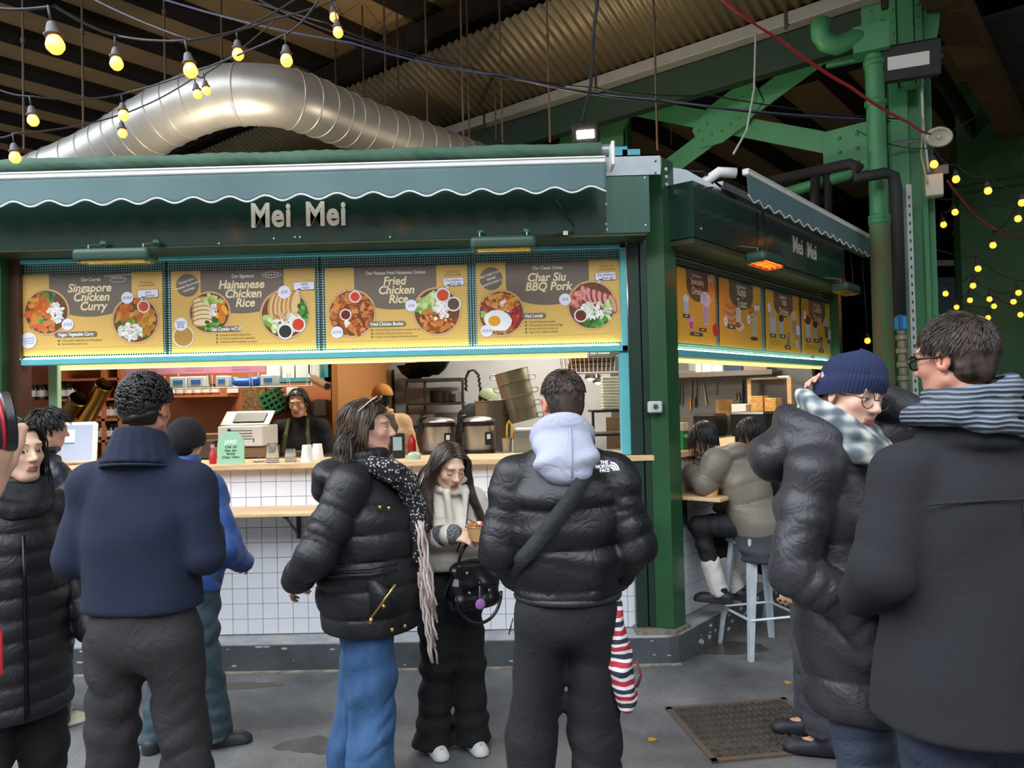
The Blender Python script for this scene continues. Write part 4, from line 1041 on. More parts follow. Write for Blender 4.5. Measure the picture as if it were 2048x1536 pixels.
P = menu_front('yellow menu board for roast pork, rightmost above the front counter', ((952, 528), (1238, 517), (955, 691.4), (1244, 683)), 'Our Classic Dishes', ['Char Siu', 'BBQ Pork'])
bowl(P, .17, .355, .165, [('b', .05, -.5, .7, .35, 110, ['#d98a3c', '#c8702a', '#e0a050', '#b85a24'], .14), ('b', -.6, -.4, .25, .3, 20, ['#a8543c', '#8c3f2e'], .14), ('b', -.75, .25, .2, .4, 18, GRN, .2), ('b', .6, .3, .3, .55, 60, ['#b8372e', '#d05a48', '#8e241f'], .12), ('b', .1, .8, .6, .15, 70, ['#c8894e', '#a8642e'], .09), ('b', .2, -.35, .25, .3, 16, RICE, .14), ('egg', -.15, .3)])
bowl(P, .80, .315, .174, [('b', .15, .2, .6, .35, 150, RICE, .10), ('slices', -.3, -.45, .22, .08, .42, 6, ['#8e2f2a', '#a83c34'], -.3, '#d99a92'), ('b', -.55, -.3, .3, .35, 40, PORK, .17), ('b', .25, .7, .6, .2, 50, HERB, .17), ('b', .7, .25, .2, .4, 16, GRN, .2), ('pot', -.45, .4, .27, '#6b2f1f')])
badge(P, .615, .27, '£15'); badge(P, .065, .475, '£15.5'); bubble(P, .9, .115, 'Try adding a', 'fried egg'); burst(P, .105, .112, ['BEST STREET FOOD', 'WINNER', "LONDON FOOD '21"]); P.l = 3; P.text('Auntie Liz', .91, .045, .022, '#6f5f35', shear=.3, bold=.006); P.text('recommends:', .91, .066, .022, '#6f5f35', shear=.3, bold=.006)
pill(P, .395, .378, 'Nasi Lemak', ['Home-made spicy sambal', 'Fried peanuts, anchovies and egg', 'Served with fried chicken or', 'vegan curry option available'], .085); P.done()
# drinks menus on the side
def menu_side(label, pl, pr, title, kind):
 ta, _ = S_of(onS(pl, 620)); tb, _ = S_of(onS(pr, 640)); z0 = onS(1430, 692)[2] + .003; z1 = onS(1430, 553)[2]
 if kind == 'spec': ta = tb - 0.60
 w = tb - ta
 P = Print('menu_board', label, S(ta, 0.012, z0), A3, Z3, w, z1 - z0, base='#dba53a')
 h = (z1 - z0) / w
 c = [(.22, 0), (.80, 0), (.80, .16 * h)]
 for a in np.linspace(0, math.pi, 25)[1:-1]: c.append((.51 + .29 * math.cos(a), .2 * h + .22 * h * math.sin(a)))
 c.append((.22, .16 * h)); P.l = 1; P.poly(c, '#675547')
 P.l = 3; P.text('Our Famous', .5, .07 * h, .045, '#efece8', bold=.015)
 for i, t in enumerate(title): P.text(t, .51, .15 * h + .115 * i, .12 if len(t) < 8 else .105, CRM, shear=.1, bold=.012, sx=.9)
 def glass(u, v, r, hh, c1, c2):
  P.l = 5; P.poly([(u - r, v - hh), (u + r, v - hh), (u + r * .75, v + hh), (u - r * .75, v + hh)], '#cfd3d4'); P.l = 5.5; P.poly([(u - r * .85, v - hh * .6), (u + r * .85, v - hh * .6), (u + r * .65, v + hh * .92), (u - r * .65, v + hh * .92)], c1); P.l = 6; P.disc(u, v - hh, r * 1.1, c2, 16, r * .6)
 def tagp(u, v, hw): P.l = 7; P.rrect(u, v, hw, .022, '#5a4a3e', .008); P.l = 7.4; P.text('Milo Dinosaur' if hw > .12 else 'Iced Milo', u, v, .03, '#f0ece6', bold=.02, sx=.7)
 if kind == 'spec':
  glass(.2, .52 * h, .07, .12 * h, '#b8bfc0', '#d9dcdd'); glass(.72, .52 * h, .09, .2 * h, '#b9a3b4', '#d3d6d8'); glass(.32, .74 * h, .06, .07 * h, '#d0508c', '#e092c4'); P.blobs(.72, .38 * h, .14, .07 * h, 30, ['#d3d6d8', '#c3c8cb', '#e3e5e6'], .05)
  P.l = 6; P.disc(.98, .78 * h, .08, '#c0392f', 20); tagp(.2, .64 * h, .09); tagp(.45, .87 * h, .17); tagp(.62, .80 * h, .10); bubble(P, .86, .08 * h, 'Must', 'try!')
 elif kind == 'toast':
  for i in range(6): P.l = 5 + i * .1; s_ = .36 * h + i * .05 * h; P.poly([(.1, s_), (.24, s_ + .05 * h), (.36, s_), (.36, s_ + .04 * h), (.24, s_ + .09 * h), (.1, s_ + .04 * h)], ['#c08a50', '#dcb077'][i % 2])
  P.l = 7; P.poly([(.14, .38 * h), (.23, .33 * h), (.33, .38 * h), (.24, .43 * h)], '#e08a2a'); P.rrect(.42, .53 * h, .06, .14 * h, '#d6d0cc', .05); P.disc(.44, .68 * h, .1, '#d6d0cc', 24, .07 * h); P.l = 7.5; P.disc(.40, .66 * h, .07, '#b8502c', 18, .045 * h, jag=.1)
  for i in range(5): P.l = 6; P.poly([(.68, (.35 + .035 * i) * h), (.86, (.36 + .035 * i) * h), (.86, (.38 + .035 * i) * h), (.68, (.37 + .035 * i) * h)], ['#9c5a24', '#c47f3c'][i % 2])
  glass(.80, .64 * h, .07, .15 * h, '#b9b37c', '#c9c394'); P.l = 6; P.disc(.8, .84 * h, .1, '#4a3325', 20, .03 * h); badge(P, .11, .63 * h, '£6', .05); badge(P, .66, .55 * h, '£4', .05); tagp(.24, .70 * h, .09); bubble(P, .88, .35 * h, 'with', 'kaya')
 else:
  cc_ = ['#c9a27c', '#3f2a1f', '#b8876a', '#d4b89a'] if kind == 'tea' else ['#5a3420', '#3f2418', '#7a4a2c', '#c9b59d']
  glass(.17, .55 * h, .09, .17 * h, '#aebcc4', cc_[0]); glass(.42, .58 * h, .07, .14 * h, '#a9b4bb', cc_[1]); glass(.82, .52 * h, .09, .16 * h, cc_[2], cc_[3]); glass(.62, .80 * h, .05, .1 * h, '#8f7a6c', cc_[2]); glass(.88, .82 * h, .05, .09 * h, '#aebcc4', cc_[2])
  tagp(.17, .75 * h, .08); tagp(.45, .74 * h, .09); tagp(.6, .92 * h, .09); badge(P, .93, .6 * h, '£4', .06); badge(P, .07, .3 * h, '£5', .05)
  for i in range(3): P.l = 3; P.poly([(.08, (.83 + .03 * i) * h), (.40, (.835 + .03 * i) * h), (.40, (.841 + .03 * i) * h), (.08, (.836 + .03 * i) * h)], '#7d5a22')
 P.done()
menu_side('drinks menu board headed with two pale words next to the corner column', 1346, 1428.5, ['Speciality', 'Drinks'], 'spec')
menu_side('toast menu board second from the corner column on the side', 1437, 1519.5, ['Kaya', 'Toast'], 'toast')
menu_side('tea menu board third from the corner column on the side', 1529.5, 1596, ['Tea', 'Drinks'], 'tea')
menu_side('coffee menu board farthest from the corner column', 1601.5, 1659, ['Coffee', 'Drinks'], 'coffee')
# ---------------------------------------------------------------- infrared heaters
m_hbody = mat('heater_green', '#2f4a3d', 0.45, 0.2, var=0.1)
m_gold = mat('gold_reflector', '#c9a24a', 0.25, 0.9)
m_glow = mat('glowing_element', '#ff5a20', 0.5, emit='#ff3c0c', estr=4.5)
def heater(label, c, ax, out, lit, L=0.42, tilt=0.35):
 c = np.array(c, float); ax = np.array(ax, float); out = np.array(out, float)
 dn = nrm(-Z3 * math.cos(tilt) + out * math.sin(tilt)); bk = np.cross(ax, dn); R = np.stack([ax, bk, -dn], 1)
 h = thing('infrared_heater', label, 'heater', tuple(c))
 s = SDF(c - .32, c + .32, 0.008); s.box(c - dn * .012, (L / 2, .075, .042), .028, R, k=0); s.box(c + dn * .035, (L / 2 - .03, .062, .03), .004, R, op='s', k=0.004)
 s.build('housing', m_hbody, h)
 mb = MB(); mb.box(c + dn * .012, (L - .06, .12, .004), R); mb.build('reflector', m_gold, h)
 mb = MB()
 for i in range(3): q = c + dn * .02 + bk * (.038 * (i - 1)); mb.cyl(q - ax * (L / 2 - .04), q + ax * (L / 2 - .04), 0.007, n=8)
 mb.build('element', m_glow if lit else m_gold, h)
 if lit:
  mb = MB(); mb.box(c + dn * .0145, (L - .07, .115, .0015), R); mb.build('hot_plate', m_glow, h)
 mb = MB()
 for i in range(4): q = c + dn * .031 + ax * (L * .8 * (i / 3 - .5)); mb.cyl(q - bk * .062, q + bk * .062, 0.0022, n=6)
 for i in range(2): q = c + dn * .031 + bk * (.06 * (2 * i - 1)); mb.cyl(q - ax * (L / 2 - .03), q + ax * (L / 2 - .03), 0.0026, n=6)
 mb.build('guard', mat('brass_wire', '#d9b660', 0.3, 0.8), h)
 for sx in (-1, 1):
  b0 = c + ax * (sx * L * .36) - dn * .03; b1 = b0 + Z3 * .09 - out * .16
  mb = MB(); mb.tube([b0, b0 + Z3 * .05, b1], 0.004, 6); mb.build('hanging_chain', m_alu, h)
  mb = MB(); mb.lathe([(.024, 0), (.022, .006), (.012, .010), (.001, .012)], 14, b1 - out * .004, out); mb.build('eye_plate', mat('teal_green_plate', '#15503f', 0.3, 0.3), h)
 mb = MB(); mb.box(c - dn * .038, (.05, .05, .02), R); mb.build('bracket', m_steeldk, h)
out = np.array([0, -1.0, 0])
heater('green infrared heater hanging over the curry menu board', onY(232, 516, 4.56), X3, out, False, .46, -.06)
heater('green infrared heater hanging over the roast pork menu board', onY(1007, 492, 4.56), X3, out, False, .39, -.06)
heater('glowing red infrared heater under the side fascia', onS(1532, 524, 0.42), A3, N3, True, .42, .05)
heater('unlit infrared heater at the far end of the side fascia', onS(1692, 580, 0.42), A3, N3, False, .42, .05)
# loose heater cable with a pale tag
mb = MB(); pp = [onY(*q, 4.74) for q in ((1112, 398), (1130, 425), (1150, 450), (1148, 462), (1130, 466), (1100, 470), (1070, 470), (1050, 478))]
mb.tube(pp, 0.005, 6); cb = tag(mb.build('heater_cable', m_black, smooth=True), 'black cable looping from the awning to the right front heater', 'cable')
mb = MB(); q = onY(1131, 466, 4.73); mb.box(q, (0.03, 0.006, 0.024)); mb.build('cable_tag', mat('paper_tag', '#d8d2c0', 0.8), cb)
for px0, px1, oo in ((1525, 1532, 0.31), (1697, 1700, 0.31)):
 mb = MB(); t_, _ = S_of(onS(px0, 420, oo)); mb.tube([S(t_, oo, 3.04), S(t_ + .02, oo + .01, 2.85), S(t_ - .05, oo + .03, 2.66), S(t_ + .1, .42, 2.62)], 0.006, 6)
 tag(mb.build('heater_cable', m_black, smooth=True), 'black cable hanging down the side fascia to the ' + ('glowing heater' if px0 < 1600 else 'far unlit heater'), 'cable')
# key switch on the column
q = np.array([*(E + A2 * 0.0), 0]); ks = onP(1308, 814, (0, E[1] + 0.03, 0), (0, 1, 0))
kw = thing('key_switch', 'small grey key switch box on the corner column', 'switch', tuple(ks))
mb = MB(); mb.cbox((ks[0], E[1] + 0.0, ks[2]), (0.088, 0.06, 0.075), 0.008); mb.build('box', mat('switch_grey', '#b9bcbd', 0.45), kw)
mb = MB(); mb.cyl((ks[0], E[1] - .03, ks[2] + .003), (ks[0], E[1] - .036, ks[2] + .003), 0.017, n=16); mb.build('lock', m_steel, kw)
mb = MB(); mb.box((ks[0], E[1] - .038, ks[2]), (0.006, 0.006, 0.022)); mb.build('key', m_steeldk, kw)
# ---------------------------------------------------------------- people
def loft(s, levels, k=0.02, quilt=None, fold=None, op='u', pad=0.05, p=2.0, round_=0.02):
 """levels: (z, cx, cy, half_width, half_depth) bottom to top"""
 Lv = np.array(levels, float); z0, z1 = Lv[0, 0], Lv[-1, 0]
 lo = [Lv[:, 1].min() - Lv[:, 3].max() - pad, Lv[:, 2].min() - Lv[:, 4].max() - pad, z0 - pad]; hi = [Lv[:, 1].max() + Lv[:, 3].max() + pad, Lv[:, 2].max() + Lv[:, 4].max() + pad, z1 + pad]
 q = s._sub(lo, hi)
 if q is None: return s
 sl, X, Y, Z = q
 zz = np.clip(Z, z0, z1); cx = np.interp(zz, Lv[:, 0], Lv[:, 1]); cy = np.interp(zz, Lv[:, 0], Lv[:, 2])
 def sm(col):
  v = np.interp(zz, Lv[:, 0], Lv[:, col]); a = np.interp(np.clip(zz - .02, z0, z1), Lv[:, 0], Lv[:, col]); b = np.interp(np.clip(zz + .02, z0, z1), Lv[:, 0], Lv[:, col]); return (v + a + b) / 3
 hw = sm(3); hd = sm(4)
 x = X - cx; y = Y - cy
 if p == 2.0:
  k0 = np.sqrt((x / hw) ** 2 + (y / hd) ** 2); k1 = np.sqrt((x / hw ** 2) ** 2 + (y / hd ** 2) ** 2); d = k0 * (k0 - 1) / np.maximum(k1, 1e-5)
 else:
  d = ((np.abs(x / hw) ** p + np.abs(y / hd) ** p) ** (1 / p) - 1) * np.minimum(hw, hd)
 if quilt:
  per, amp, ph = quilt[:3]; seed_ = ph
  zq = Z + (quilt[3] * np.abs(x) if len(quilt) > 3 else 0)
  wq = .25 * np.sin(9 * X + 7 * Y + 5 * seed_) if True else 0; d = d - amp * (np.abs(np.sin(math.pi * ((zq - z0) / per + ph + .18 * wq))) ** .32 - 0.85)
 if fold is not None: d = d - fold(X, Y, Z)
 c = np.maximum(z0 - Z, Z - z1)
 g = np.maximum(round_ - np.abs(d - c), 0) / round_; d = np.maximum(d, c) + g * g * round_ * .25
 s._mix(sl, d.astype(np.float32), k, op); return s
SDF.loft = loft
m_skin = mat('skin', '#d9a98c', 0.5, attr='col')
m_skin.node_tree.nodes['Principled BSDF'].inputs['Subsurface Weight'].default_value = 0.12
m_skin.node_tree.nodes['Principled BSDF'].inputs['Subsurface Radius'].default_value = (0.01, 0.004, 0.002)
m_shoe = mat('shoe', '#ffffff', 0.55, attr='col')
m_eye = mat('eye', '#ffffff', 0.15, attr='col')
def cloth(name, c, **kw):
 kw.setdefault('rough', 0.75); kw.setdefault('bump', 0.12); kw.setdefault('bscale', 260); kw.setdefault('var', 0.06); kw.setdefault('vscale', 9); kw.setdefault('wrinkle', (13, .16) if 'puffer' in name or 'down' in name or 'shell' in name else (12, .2))
 return mat('cloth_' + name, c, **kw)
def hairmat(name, c, c2): return mat('hair_' + name, c, 0.42, color2=c2, vscale=30, stretch=(1, 1, .25), detail=2)
class Person:
 def __init__(s, label, x, y, face, H, J=None, head=(0, 0, 0), hscale=None, z0=0.0, lean=0.0, shoulders=1.0):
  s.H = H; k = H / 1.75; s.k = k; s.root = thing('person', label, 'person', (x, y, z0), rotz=-math.radians(face))
  D = dict(pelvis=(0, 0, .95), waist=(0, .0, 1.08), chest=(0, .01, 1.30), neck=(0, -.005, 1.49), head=(0, .03, 1.63),
     shL=(-.165 * shoulders, 0, 1.39), shR=(.165 * shoulders, 0, 1.39), elL=(-.22, -.03, 1.12), elR=(.22, -.03, 1.12), wrL=(-.23, .08, .90), wrR=(.23, .08, .90),
     hipL=(-.09, 0, .91), hipR=(.09, 0, .91), knL=(-.10, .01, .49), knR=(.10, .01, .49), anL=(-.11, -.02, .09), anR=(.11, -.02, .09))
  s.J = {n: np.array(p, float) * k for n, p in D.items()}
  if lean:
   for n in s.J:
    if s.J[n][2] > .95 * k: s.J[n][1] += (s.J[n][2] - .95 * k) * math.tan(math.radians(lean))
  for n, p in (J or {}).items(): s.J[n] = np.array(p, float)
  yaw, pitch, roll = [math.radians(v) for v in head]
  s.HR = rotz(-yaw) @ rotx(pitch) @ roty(roll); s.hs = .92 * (hscale or k)
  s.toe = {}
 def hp(s, p): return s.J['head'] + s.hs * (s.HR @ np.array(p, float))
 def put(s, sdf, name, m, label=None, colfn=None):
  V, Q = sdf.geo()
  if len(V) == 0: return None
  me = raw_mesh(name, V, Q)
  if colfn is not None:
   a = me.attributes.new('col', 'FLOAT_COLOR', 'POINT'); c = np.ones((len(V), 4), np.float32); c[:, :3] = colfn(V); a.data.foreach_set('color', c.ravel())
  return s.link(name, me, m, label)
 def link(s, name, me, m, label=None, parent=None):
  o = bpy.data.objects.new(name, me); COL.objects.link(o); o.parent = parent or s.root
  if m is not None: me.materials.append(m)
  if label: o['label'] = label
  return o
 def mbput(s, mb, name, m, smooth=True, label=None, parent=None): return s.link(name, mb.mesh(name, smooth), m, label, parent)
 def grid(s, res, lo=None, hi=None):
  P = np.array([p for p in s.J.values()] + list(s.toe.values())); l = P.min(0) - .22; h = P.max(0) + .22
  return SDF(l if lo is None else lo, h if hi is None else hi, res)
 # -- body ------------------------------------------------------------
 def hand(s, sd, wr, d, up, side, curl=0.5, spread=0.12, thumb=0.6, sc=1.0, k=.006):
  """wr wrist point, d direction of the hand, up back-of-hand normal, side: direction of the thumb"""
  d = nrm(d); up = nrm(np.array(up) - d * np.dot(up, d)); sd_ = nrm(np.cross(up, d)); sd_ = sd_ if np.dot(sd_, side) > 0 else -sd_
  S_ = sc * s.k; wr = np.array(wr, float)
  R = np.stack([sd_, d, up], 1)
  sd.box(wr + d * .048 * S_, (.038 * S_, .045 * S_, .013 * S_), .012 * S_, R, k=.02)
  sd.cone(wr - d * .03 * S_, wr + d * .02 * S_, .026 * S_, .027 * S_, k=.02, wide=sd_, w=1.2)
  for i, (off, L) in enumerate(((.029, .072), (.010, .080), (-.010, .075), (-.028, .060))):
   b = wr + d * .088 * S_ + sd_ * off * S_; a = d; bent = curl
   dirn = nrm(d + sd_ * spread * (off / .03))
   for j, fr in enumerate((.45, .30, .25)):
    ang = bent * (0.55 + .35 * j)
    dirn = nrm(dirn * math.cos(ang) - up * math.sin(ang)) if j else nrm(dirn * math.cos(bent * .5) - up * math.sin(bent * .5))
    e = b + dirn * L * fr * S_; sd.cone(b, e, (.0088 - .0010 * j) * S_, (.0082 - .0010 * j) * S_, k=k if j else .010); b = e
  b = wr + d * .03 * S_ + sd_ * .032 * S_; dirn = nrm(d * .75 + sd_ * thumb - up * .25)
  for j, L in enumerate((.036, .030, .024)):
   e = b + dirn * L * S_; sd.cone(b, e, (.0125 - .0018 * j) * S_, (.0108 - .0012 * j) * S_, k=.012 if j == 0 else .006); b = e; dirn = nrm(dirn + d * .25 - up * .25 * curl)
 def headprims(s, sd, detail=1, chin=1.0, nose=1.0, wide=1.0):
  H = s.hp; q = s.hs; R = s.HR
  e = lambda c, r, k=.02, op='u', RR=None: sd.ell(H(c), np.array([r] * 3 if np.isscalar(r) else r) * q, R if RR is None else R @ RR, k=k * q, op=op, pad=.03)
  c_ = lambda a, b, ra, rb, k=.012, op='u', **kw: sd.cone(H(a), H(b), ra * q, rb * q, k=k * q, op=op, pad=.03, **kw)
  e((0, -.014, .035), (.074 * wide, .094, .086)); e((0, .032, -.030), (.058 * wide, .062, .080), .03); e((0, .060, -.094 * chin), (.026, .024, .022), .03)
  for sx in (-1, 1):
   c_((sx * .050, .0, -.055), (sx * .022, .058, -.096 * chin), .022, .018, .02)
   e((sx * .079 * wide, -.010, -.004), (.009, .021, .034), .010, RR=rotz(sx * -.35));
   if detail: e((sx * .086 * wide, -.006, -.002), (.005, .011, .019), .004, 's', rotz(sx * -.35))
   e((sx * .040, .058, -.020), (.022, .022, .020), .02)
  if detail:
   c_((0, .086, .022), (0, .106 * (1 + .03 * nose), -.022), .0075, .0105 * nose, .014); e((0, .107 + .004 * nose, -.026), (.0115 * nose, .011, .010), .008)
   for sx in (-1, 1): e((sx * .0115, .100, -.030), (.0075, .009, .0065), .006)
   c_((-.036, .078, .030), (.036, .078, .030), .012, .012, .022)
   for sx in (-1, 1):
    e((sx * .032, .096, .006), (.017, .014, .0095), .010, 's'); e((sx * .0315, .0765, .004), (.0150, .0140, .0125), .003)
   c_((-.019, .0865, -.0585), (.019, .0865, -.0585), .0055, .0055, .006); e((0, .0905, -.0585), (.012, .007, .0055), .006)
   c_((-.016, .0860, -.0695), (.016, .0860, -.0695), .0062, .0062, .006); e((0, .0895, -.070), (.011, .007, .006), .006)
   c_((-.021, .097, -.0637), (.021, .097, -.0637), .0030, .0030, .004, 's')
   e((0, .088, -.082), (.016, .006, .005), .008, 's')
 def facecol(s, skin, lips='#b5655a', brow='#33241d', beard=None, iris='#2a1a12', blush=.25, lidline='#4a2f28', closed=False, nobrow=False):
  sk = np.array(lin(skin)); lp = np.array(lin(lips)); br = np.array(lin(brow)); bd = np.array(lin(beard)) if beard else None; ld = np.array(lin(lidline)); Hc = s.J['head']; Ri = s.HR.T; q = s.hs
  def f(V):
   P = ((V - Hc) @ Ri.T) / q; x, y, z = P[:, 0], P[:, 1], P[:, 2]; ax = np.abs(x); C = np.tile(sk, (len(V), 1))
   infront = (y > .045)
   def mixin(col, w):
    nonlocal C
    w = np.clip(w, 0, 1)[:, None]; C = C * (1 - w) + col * w
   g = lambda cx, cz, rx, rz: np.exp(-(((ax - cx) / rx) ** 2 + ((z - cz) / rz) ** 2))
   red = np.array([sk[0] * 1.02, sk[1] * .62, sk[2] * .58])
   mixin(red, blush * (g(.045, -.025, .022, .022) + .8 * g(0, -.026, .013, .012)) * infront); near = (np.abs(x) < .12) & (np.abs(z) < .16) & (np.abs(y) < .16)
   mixin(red, .5 * ((ax > .074) & (np.abs(z) < .05) & near))
   if bd is not None:
    m = (z < -.035) & (y > -.02) & (z > -.125) & near; mm = m & ~((ax < .022) & (z > -.078) & (z < -.052)); mixin(bd, .75 * mm * np.clip((-.03 - z) / .02, 0, 1))
   mixin(lp, .9 * infront * ((ax < .021 - 12 * (z + .064) ** 2) & (z > -.0765) & (z < -.0535) & (y > .075)))
   mixin(lp * .35, .8 * infront * (np.abs(z + .0637) < .0017) * (ax < .020))
   if not nobrow: mixin(br, .85 * infront * np.exp(-((z - (.0315 - 6.5 * (ax - .03) ** 2)) / .0042) ** 4) * ((ax > .012) & (ax < .052)))
   # eyes painted on the bulging eyeball surface: white, iris, lash line
   ex = (ax - .0315) / .0135; ez = (z - .004) / (.0058 if not closed else .0012); eye = (ex ** 2 + np.abs(ez) ** 2 < 1) & infront & (y > .06)
   if closed: mixin(ld * .5, 1.0 * (np.abs(z - .0005 + 10 * (ax - .0315) ** 2) < .0020) * (np.abs(ex) < 1.1) * infront)
   else:
    mixin(np.array(lin('#e9e4df')), 1.0 * eye); ix = x - s.gaze - np.sign(x) * .0315
    mixin(np.array(lin(iris)), 1.0 * eye * ((ix ** 2 + (z - .0045) ** 2) < .0062 ** 2))
    mixin(ld * .4, .95 * infront * (np.abs(ez - 1.0 + .75 * ex ** 2) < .32) * (np.abs(ex) < 1.15) * (y > .06))
   return C
  s.gaze = getattr(s, 'gaze', 0.0); return f
 def body(s, skin='#d9a98c', res=.008, detail=1, hands=None, build=1.0, head_kw=None, **fc):
  J = s.J; k = s.k; sd = s.grid(res); X = np.array([1.0, 0, 0])
  hips = (J['hipL'] + J['hipR']) / 2; shm = (J['shL'] + J['shR']) / 2; wx = nrm(J['shR'] - J['shL'])
  sd.cone(hips, J['waist'], .095 * k * build, .085 * k * build, wide=wx, w=1.45); sd.cone(J['waist'], J['chest'], .085 * k * build, .10 * k * build, wide=wx, w=1.45, k=.03); sd.cone(J['chest'], shm - np.array([0, 0, .03 * k]), .10 * k * build, .07 * k, wide=wx, w=1.5, k=.03)
  sd.cone(shm, J['neck'], .055 * k, .05 * k, k=.04); sd.cone(J['neck'] - np.array([0, 0, .02]), s.hp((0, -.018, -.06)), .052 * k, .050 * s.hs, k=.025)
  for a in 'LR':
   sd.cone(J['sh' + a], J['el' + a], .050 * k, .038 * k, k=.03); sd.cone(J['el' + a], J['wr' + a], .038 * k, .026 * k, k=.02)
   sd.cone(J['hip' + a], J['kn' + a], .082 * k, .055 * k, k=.04); sd.cone(J['kn' + a], J['an' + a], .054 * k, .036 * k, k=.02)
   t = s.toe.get(a); t = J['an' + a] + np.array([0, .12 * k, -.05 * k]) if t is None else t
   sd.cone(J['an' + a] - np.array([0, 0, .03 * k]), t, .033 * k, .025 * k, k=.02)
   h = (hands or {}).get(a)
   if h is None:
    d = nrm(J['wr' + a] - J['el' + a]); s.hand(sd, J['wr' + a], d, X * (1 if a == 'R' else -1), np.array([0, 1.0, 0]), .45)
   elif h != 'none': s.hand(sd, J['wr' + a], **h)
  s.headprims(sd, detail, **(head_kw or {}))
  return s.put(sd, 'body', m_skin, colfn=s.facecol(skin, **fc))
 # -- clothes ---------------------------------------------------------
 def trousers(s, m, r=(.105, .085, .085), hem=.06, res=.011, fold=.006, seed=1, top=None, waist=(.17, .12), name='trousers', crotch=.87, flare=None, ffreq=28):
  J = s.J; k = s.k; sd = s.grid(res); f = folds(fold, ffreq, seed)
  hips = (J['hipL'] + J['hipR']) / 2; top = top or hips[2] + .15 * k
  sd.loft([(hips[2] - .085 * k, hips[0], hips[1], waist[0] * .80, waist[1] * .80), (hips[2] - .03 * k, hips[0], hips[1], waist[0] * .97, waist[1] * .98), (hips[2] + .01, hips[0], hips[1], waist[0], waist[1]), (top, J['waist'][0], J['waist'][1], waist[0] * .92, waist[1] * .92)], fold=f, round_=.05)
  for a in 'LR':
   h, kn, an = J['hip' + a], J['kn' + a], J['an' + a]; e = an + nrm(an - kn) * (an[2] - hem) if an[2] > hem else an
   e = np.array([an[0], an[1], hem]) if s.J['an' + a][2] < .3 else an
   sd.cone(h, kn, r[0], r[1], k=.06, fold=f, crease=(fold * 1.6, .10, seed + ord(a), .4, 1.3)); sd.cone(kn, e, r[1], r[2], k=.03, fold=f, crease=(fold * 1.6, .085, seed + ord(a) + 5, 1.0, 1.2))
   if flare: sd.cone(kn + (e - kn) * .55, e, r[2] * .9, flare, k=.03, fold=f)
   if s.J['an' + a][2] < .3: sd.cut((0, 0, hem), (0, 0, -1))
  return s.put(sd, name, m)
 def shoes(s, main='#2a2a2c', sole='#1c1c1c', length=.27, w=.046, res=.008, solez=.028, dirs=None, high=.09):
  k = s.k
  for a in 'LR':
   an = s.J['an' + a]; d = np.array((dirs or {}).get(a, (0, 1, 0)), float); d[2] = 0; d = nrm(d); zb = an[2] - .09 * k
   c = np.array([an[0], an[1], zb]); heel = c - d * .06 * k; toe = c + d * (length - .125) * k
   sd = SDF(np.minimum(heel, toe) - .1, np.maximum(heel, toe) + np.array([.1, .1, .2]), res)
   sd.cone(heel + Z3 * .04, toe + Z3 * .032 - d * .02, .040 * k, .034 * k, k=.02, wide=np.cross(d, Z3), w=1.15); sd.cone(c + Z3 * .05 - d * .02, c + Z3 * high, .040 * k, .042 * k, k=.03)
   sd.cone(heel + Z3 * .014, toe + Z3 * .014, .040 * k, .042 * k, k=.01, wide=np.cross(d, Z3), w=1.1); sd.cut(c + Z3 * .001, (0, 0, -1)); sd.cut(c + Z3 * (high + .01), (0, 0, 1))
   mn, so_ = np.array(lin(main)), np.array(lin(sole))
   s.put(sd, 'shoe', m_shoe, colfn=lambda V, zb=zb: np.where((V[:, 2] - zb < solez)[:, None], so_, mn))
 def sleeves(s, sd, r=(.085, .072, .052), quilt=None, fold=None, k=.03, which='LR', over=.0, pad=.06, ca=.006):
  for a in which:
   sh, el, wr = s.J['sh' + a], s.J['el' + a], s.J['wr' + a]; e = wr + nrm(wr - el) * over
   sd.cone(sh, el, r[0], r[1], k=.018, quilt=quilt, fold=fold, pad=pad, crease=(ca, .07, ord(a) + int(r[0] * 1e4), .3, 1.4)); sd.cone(el, e, r[1], r[2], k=.010, quilt=quilt, fold=fold, pad=pad, crease=(ca, .05, ord(a) + 7, 1.2, .8))
   nb = s.J['neck'] + np.array([0, 0, -.045 * s.k]); sd.cone(nb, sh + np.array([0, 0, r[0] * .1]), .06 * s.k, r[0] * .80, k=.05)
 def jacket(s, m, levels, r=(.085, .072, .052), quilt=None, squilt=None, fold=.005, ffreq=22, seed=2, res=.011, collar=None, hood=None, name='jacket', over=.0, p=2.0, extra=None, label=None, k=.035, cuts=(), hemr=.02, ca=.006):
  sd = s.grid(res); f = folds(fold, ffreq, seed) if fold else None
  sd.loft(levels, quilt=quilt, fold=f, p=p, k=k, round_=hemr); s.sleeves(sd, r, squilt, f, k=k, over=over, ca=ca)
  if collar: s.collar(sd, *collar)
  if extra: extra(sd, f)
  for a in 'LR':
   w = s.J['wr' + a]; e = s.J['el' + a]; n = nrm(w - e); pt = w + n * (over + r[2] * .15)
   q = sd._sub(pt - .11, pt + .11)
   if q is not None:
    sl, X, Y, Z = q; d = (X - pt[0]) * n[0] + (Y - pt[1]) * n[1] + (Z - pt[2]) * n[2]; near = np.sqrt((X - pt[0]) ** 2 + (Y - pt[1]) ** 2 + (Z - pt[2]) ** 2) - .10
    sd.D[sl] = np.where(near < 0, np.maximum(sd.D[sl], d), sd.D[sl])
  for c in cuts: sd.cut(*c)
  return s.put(sd, name, m, label)
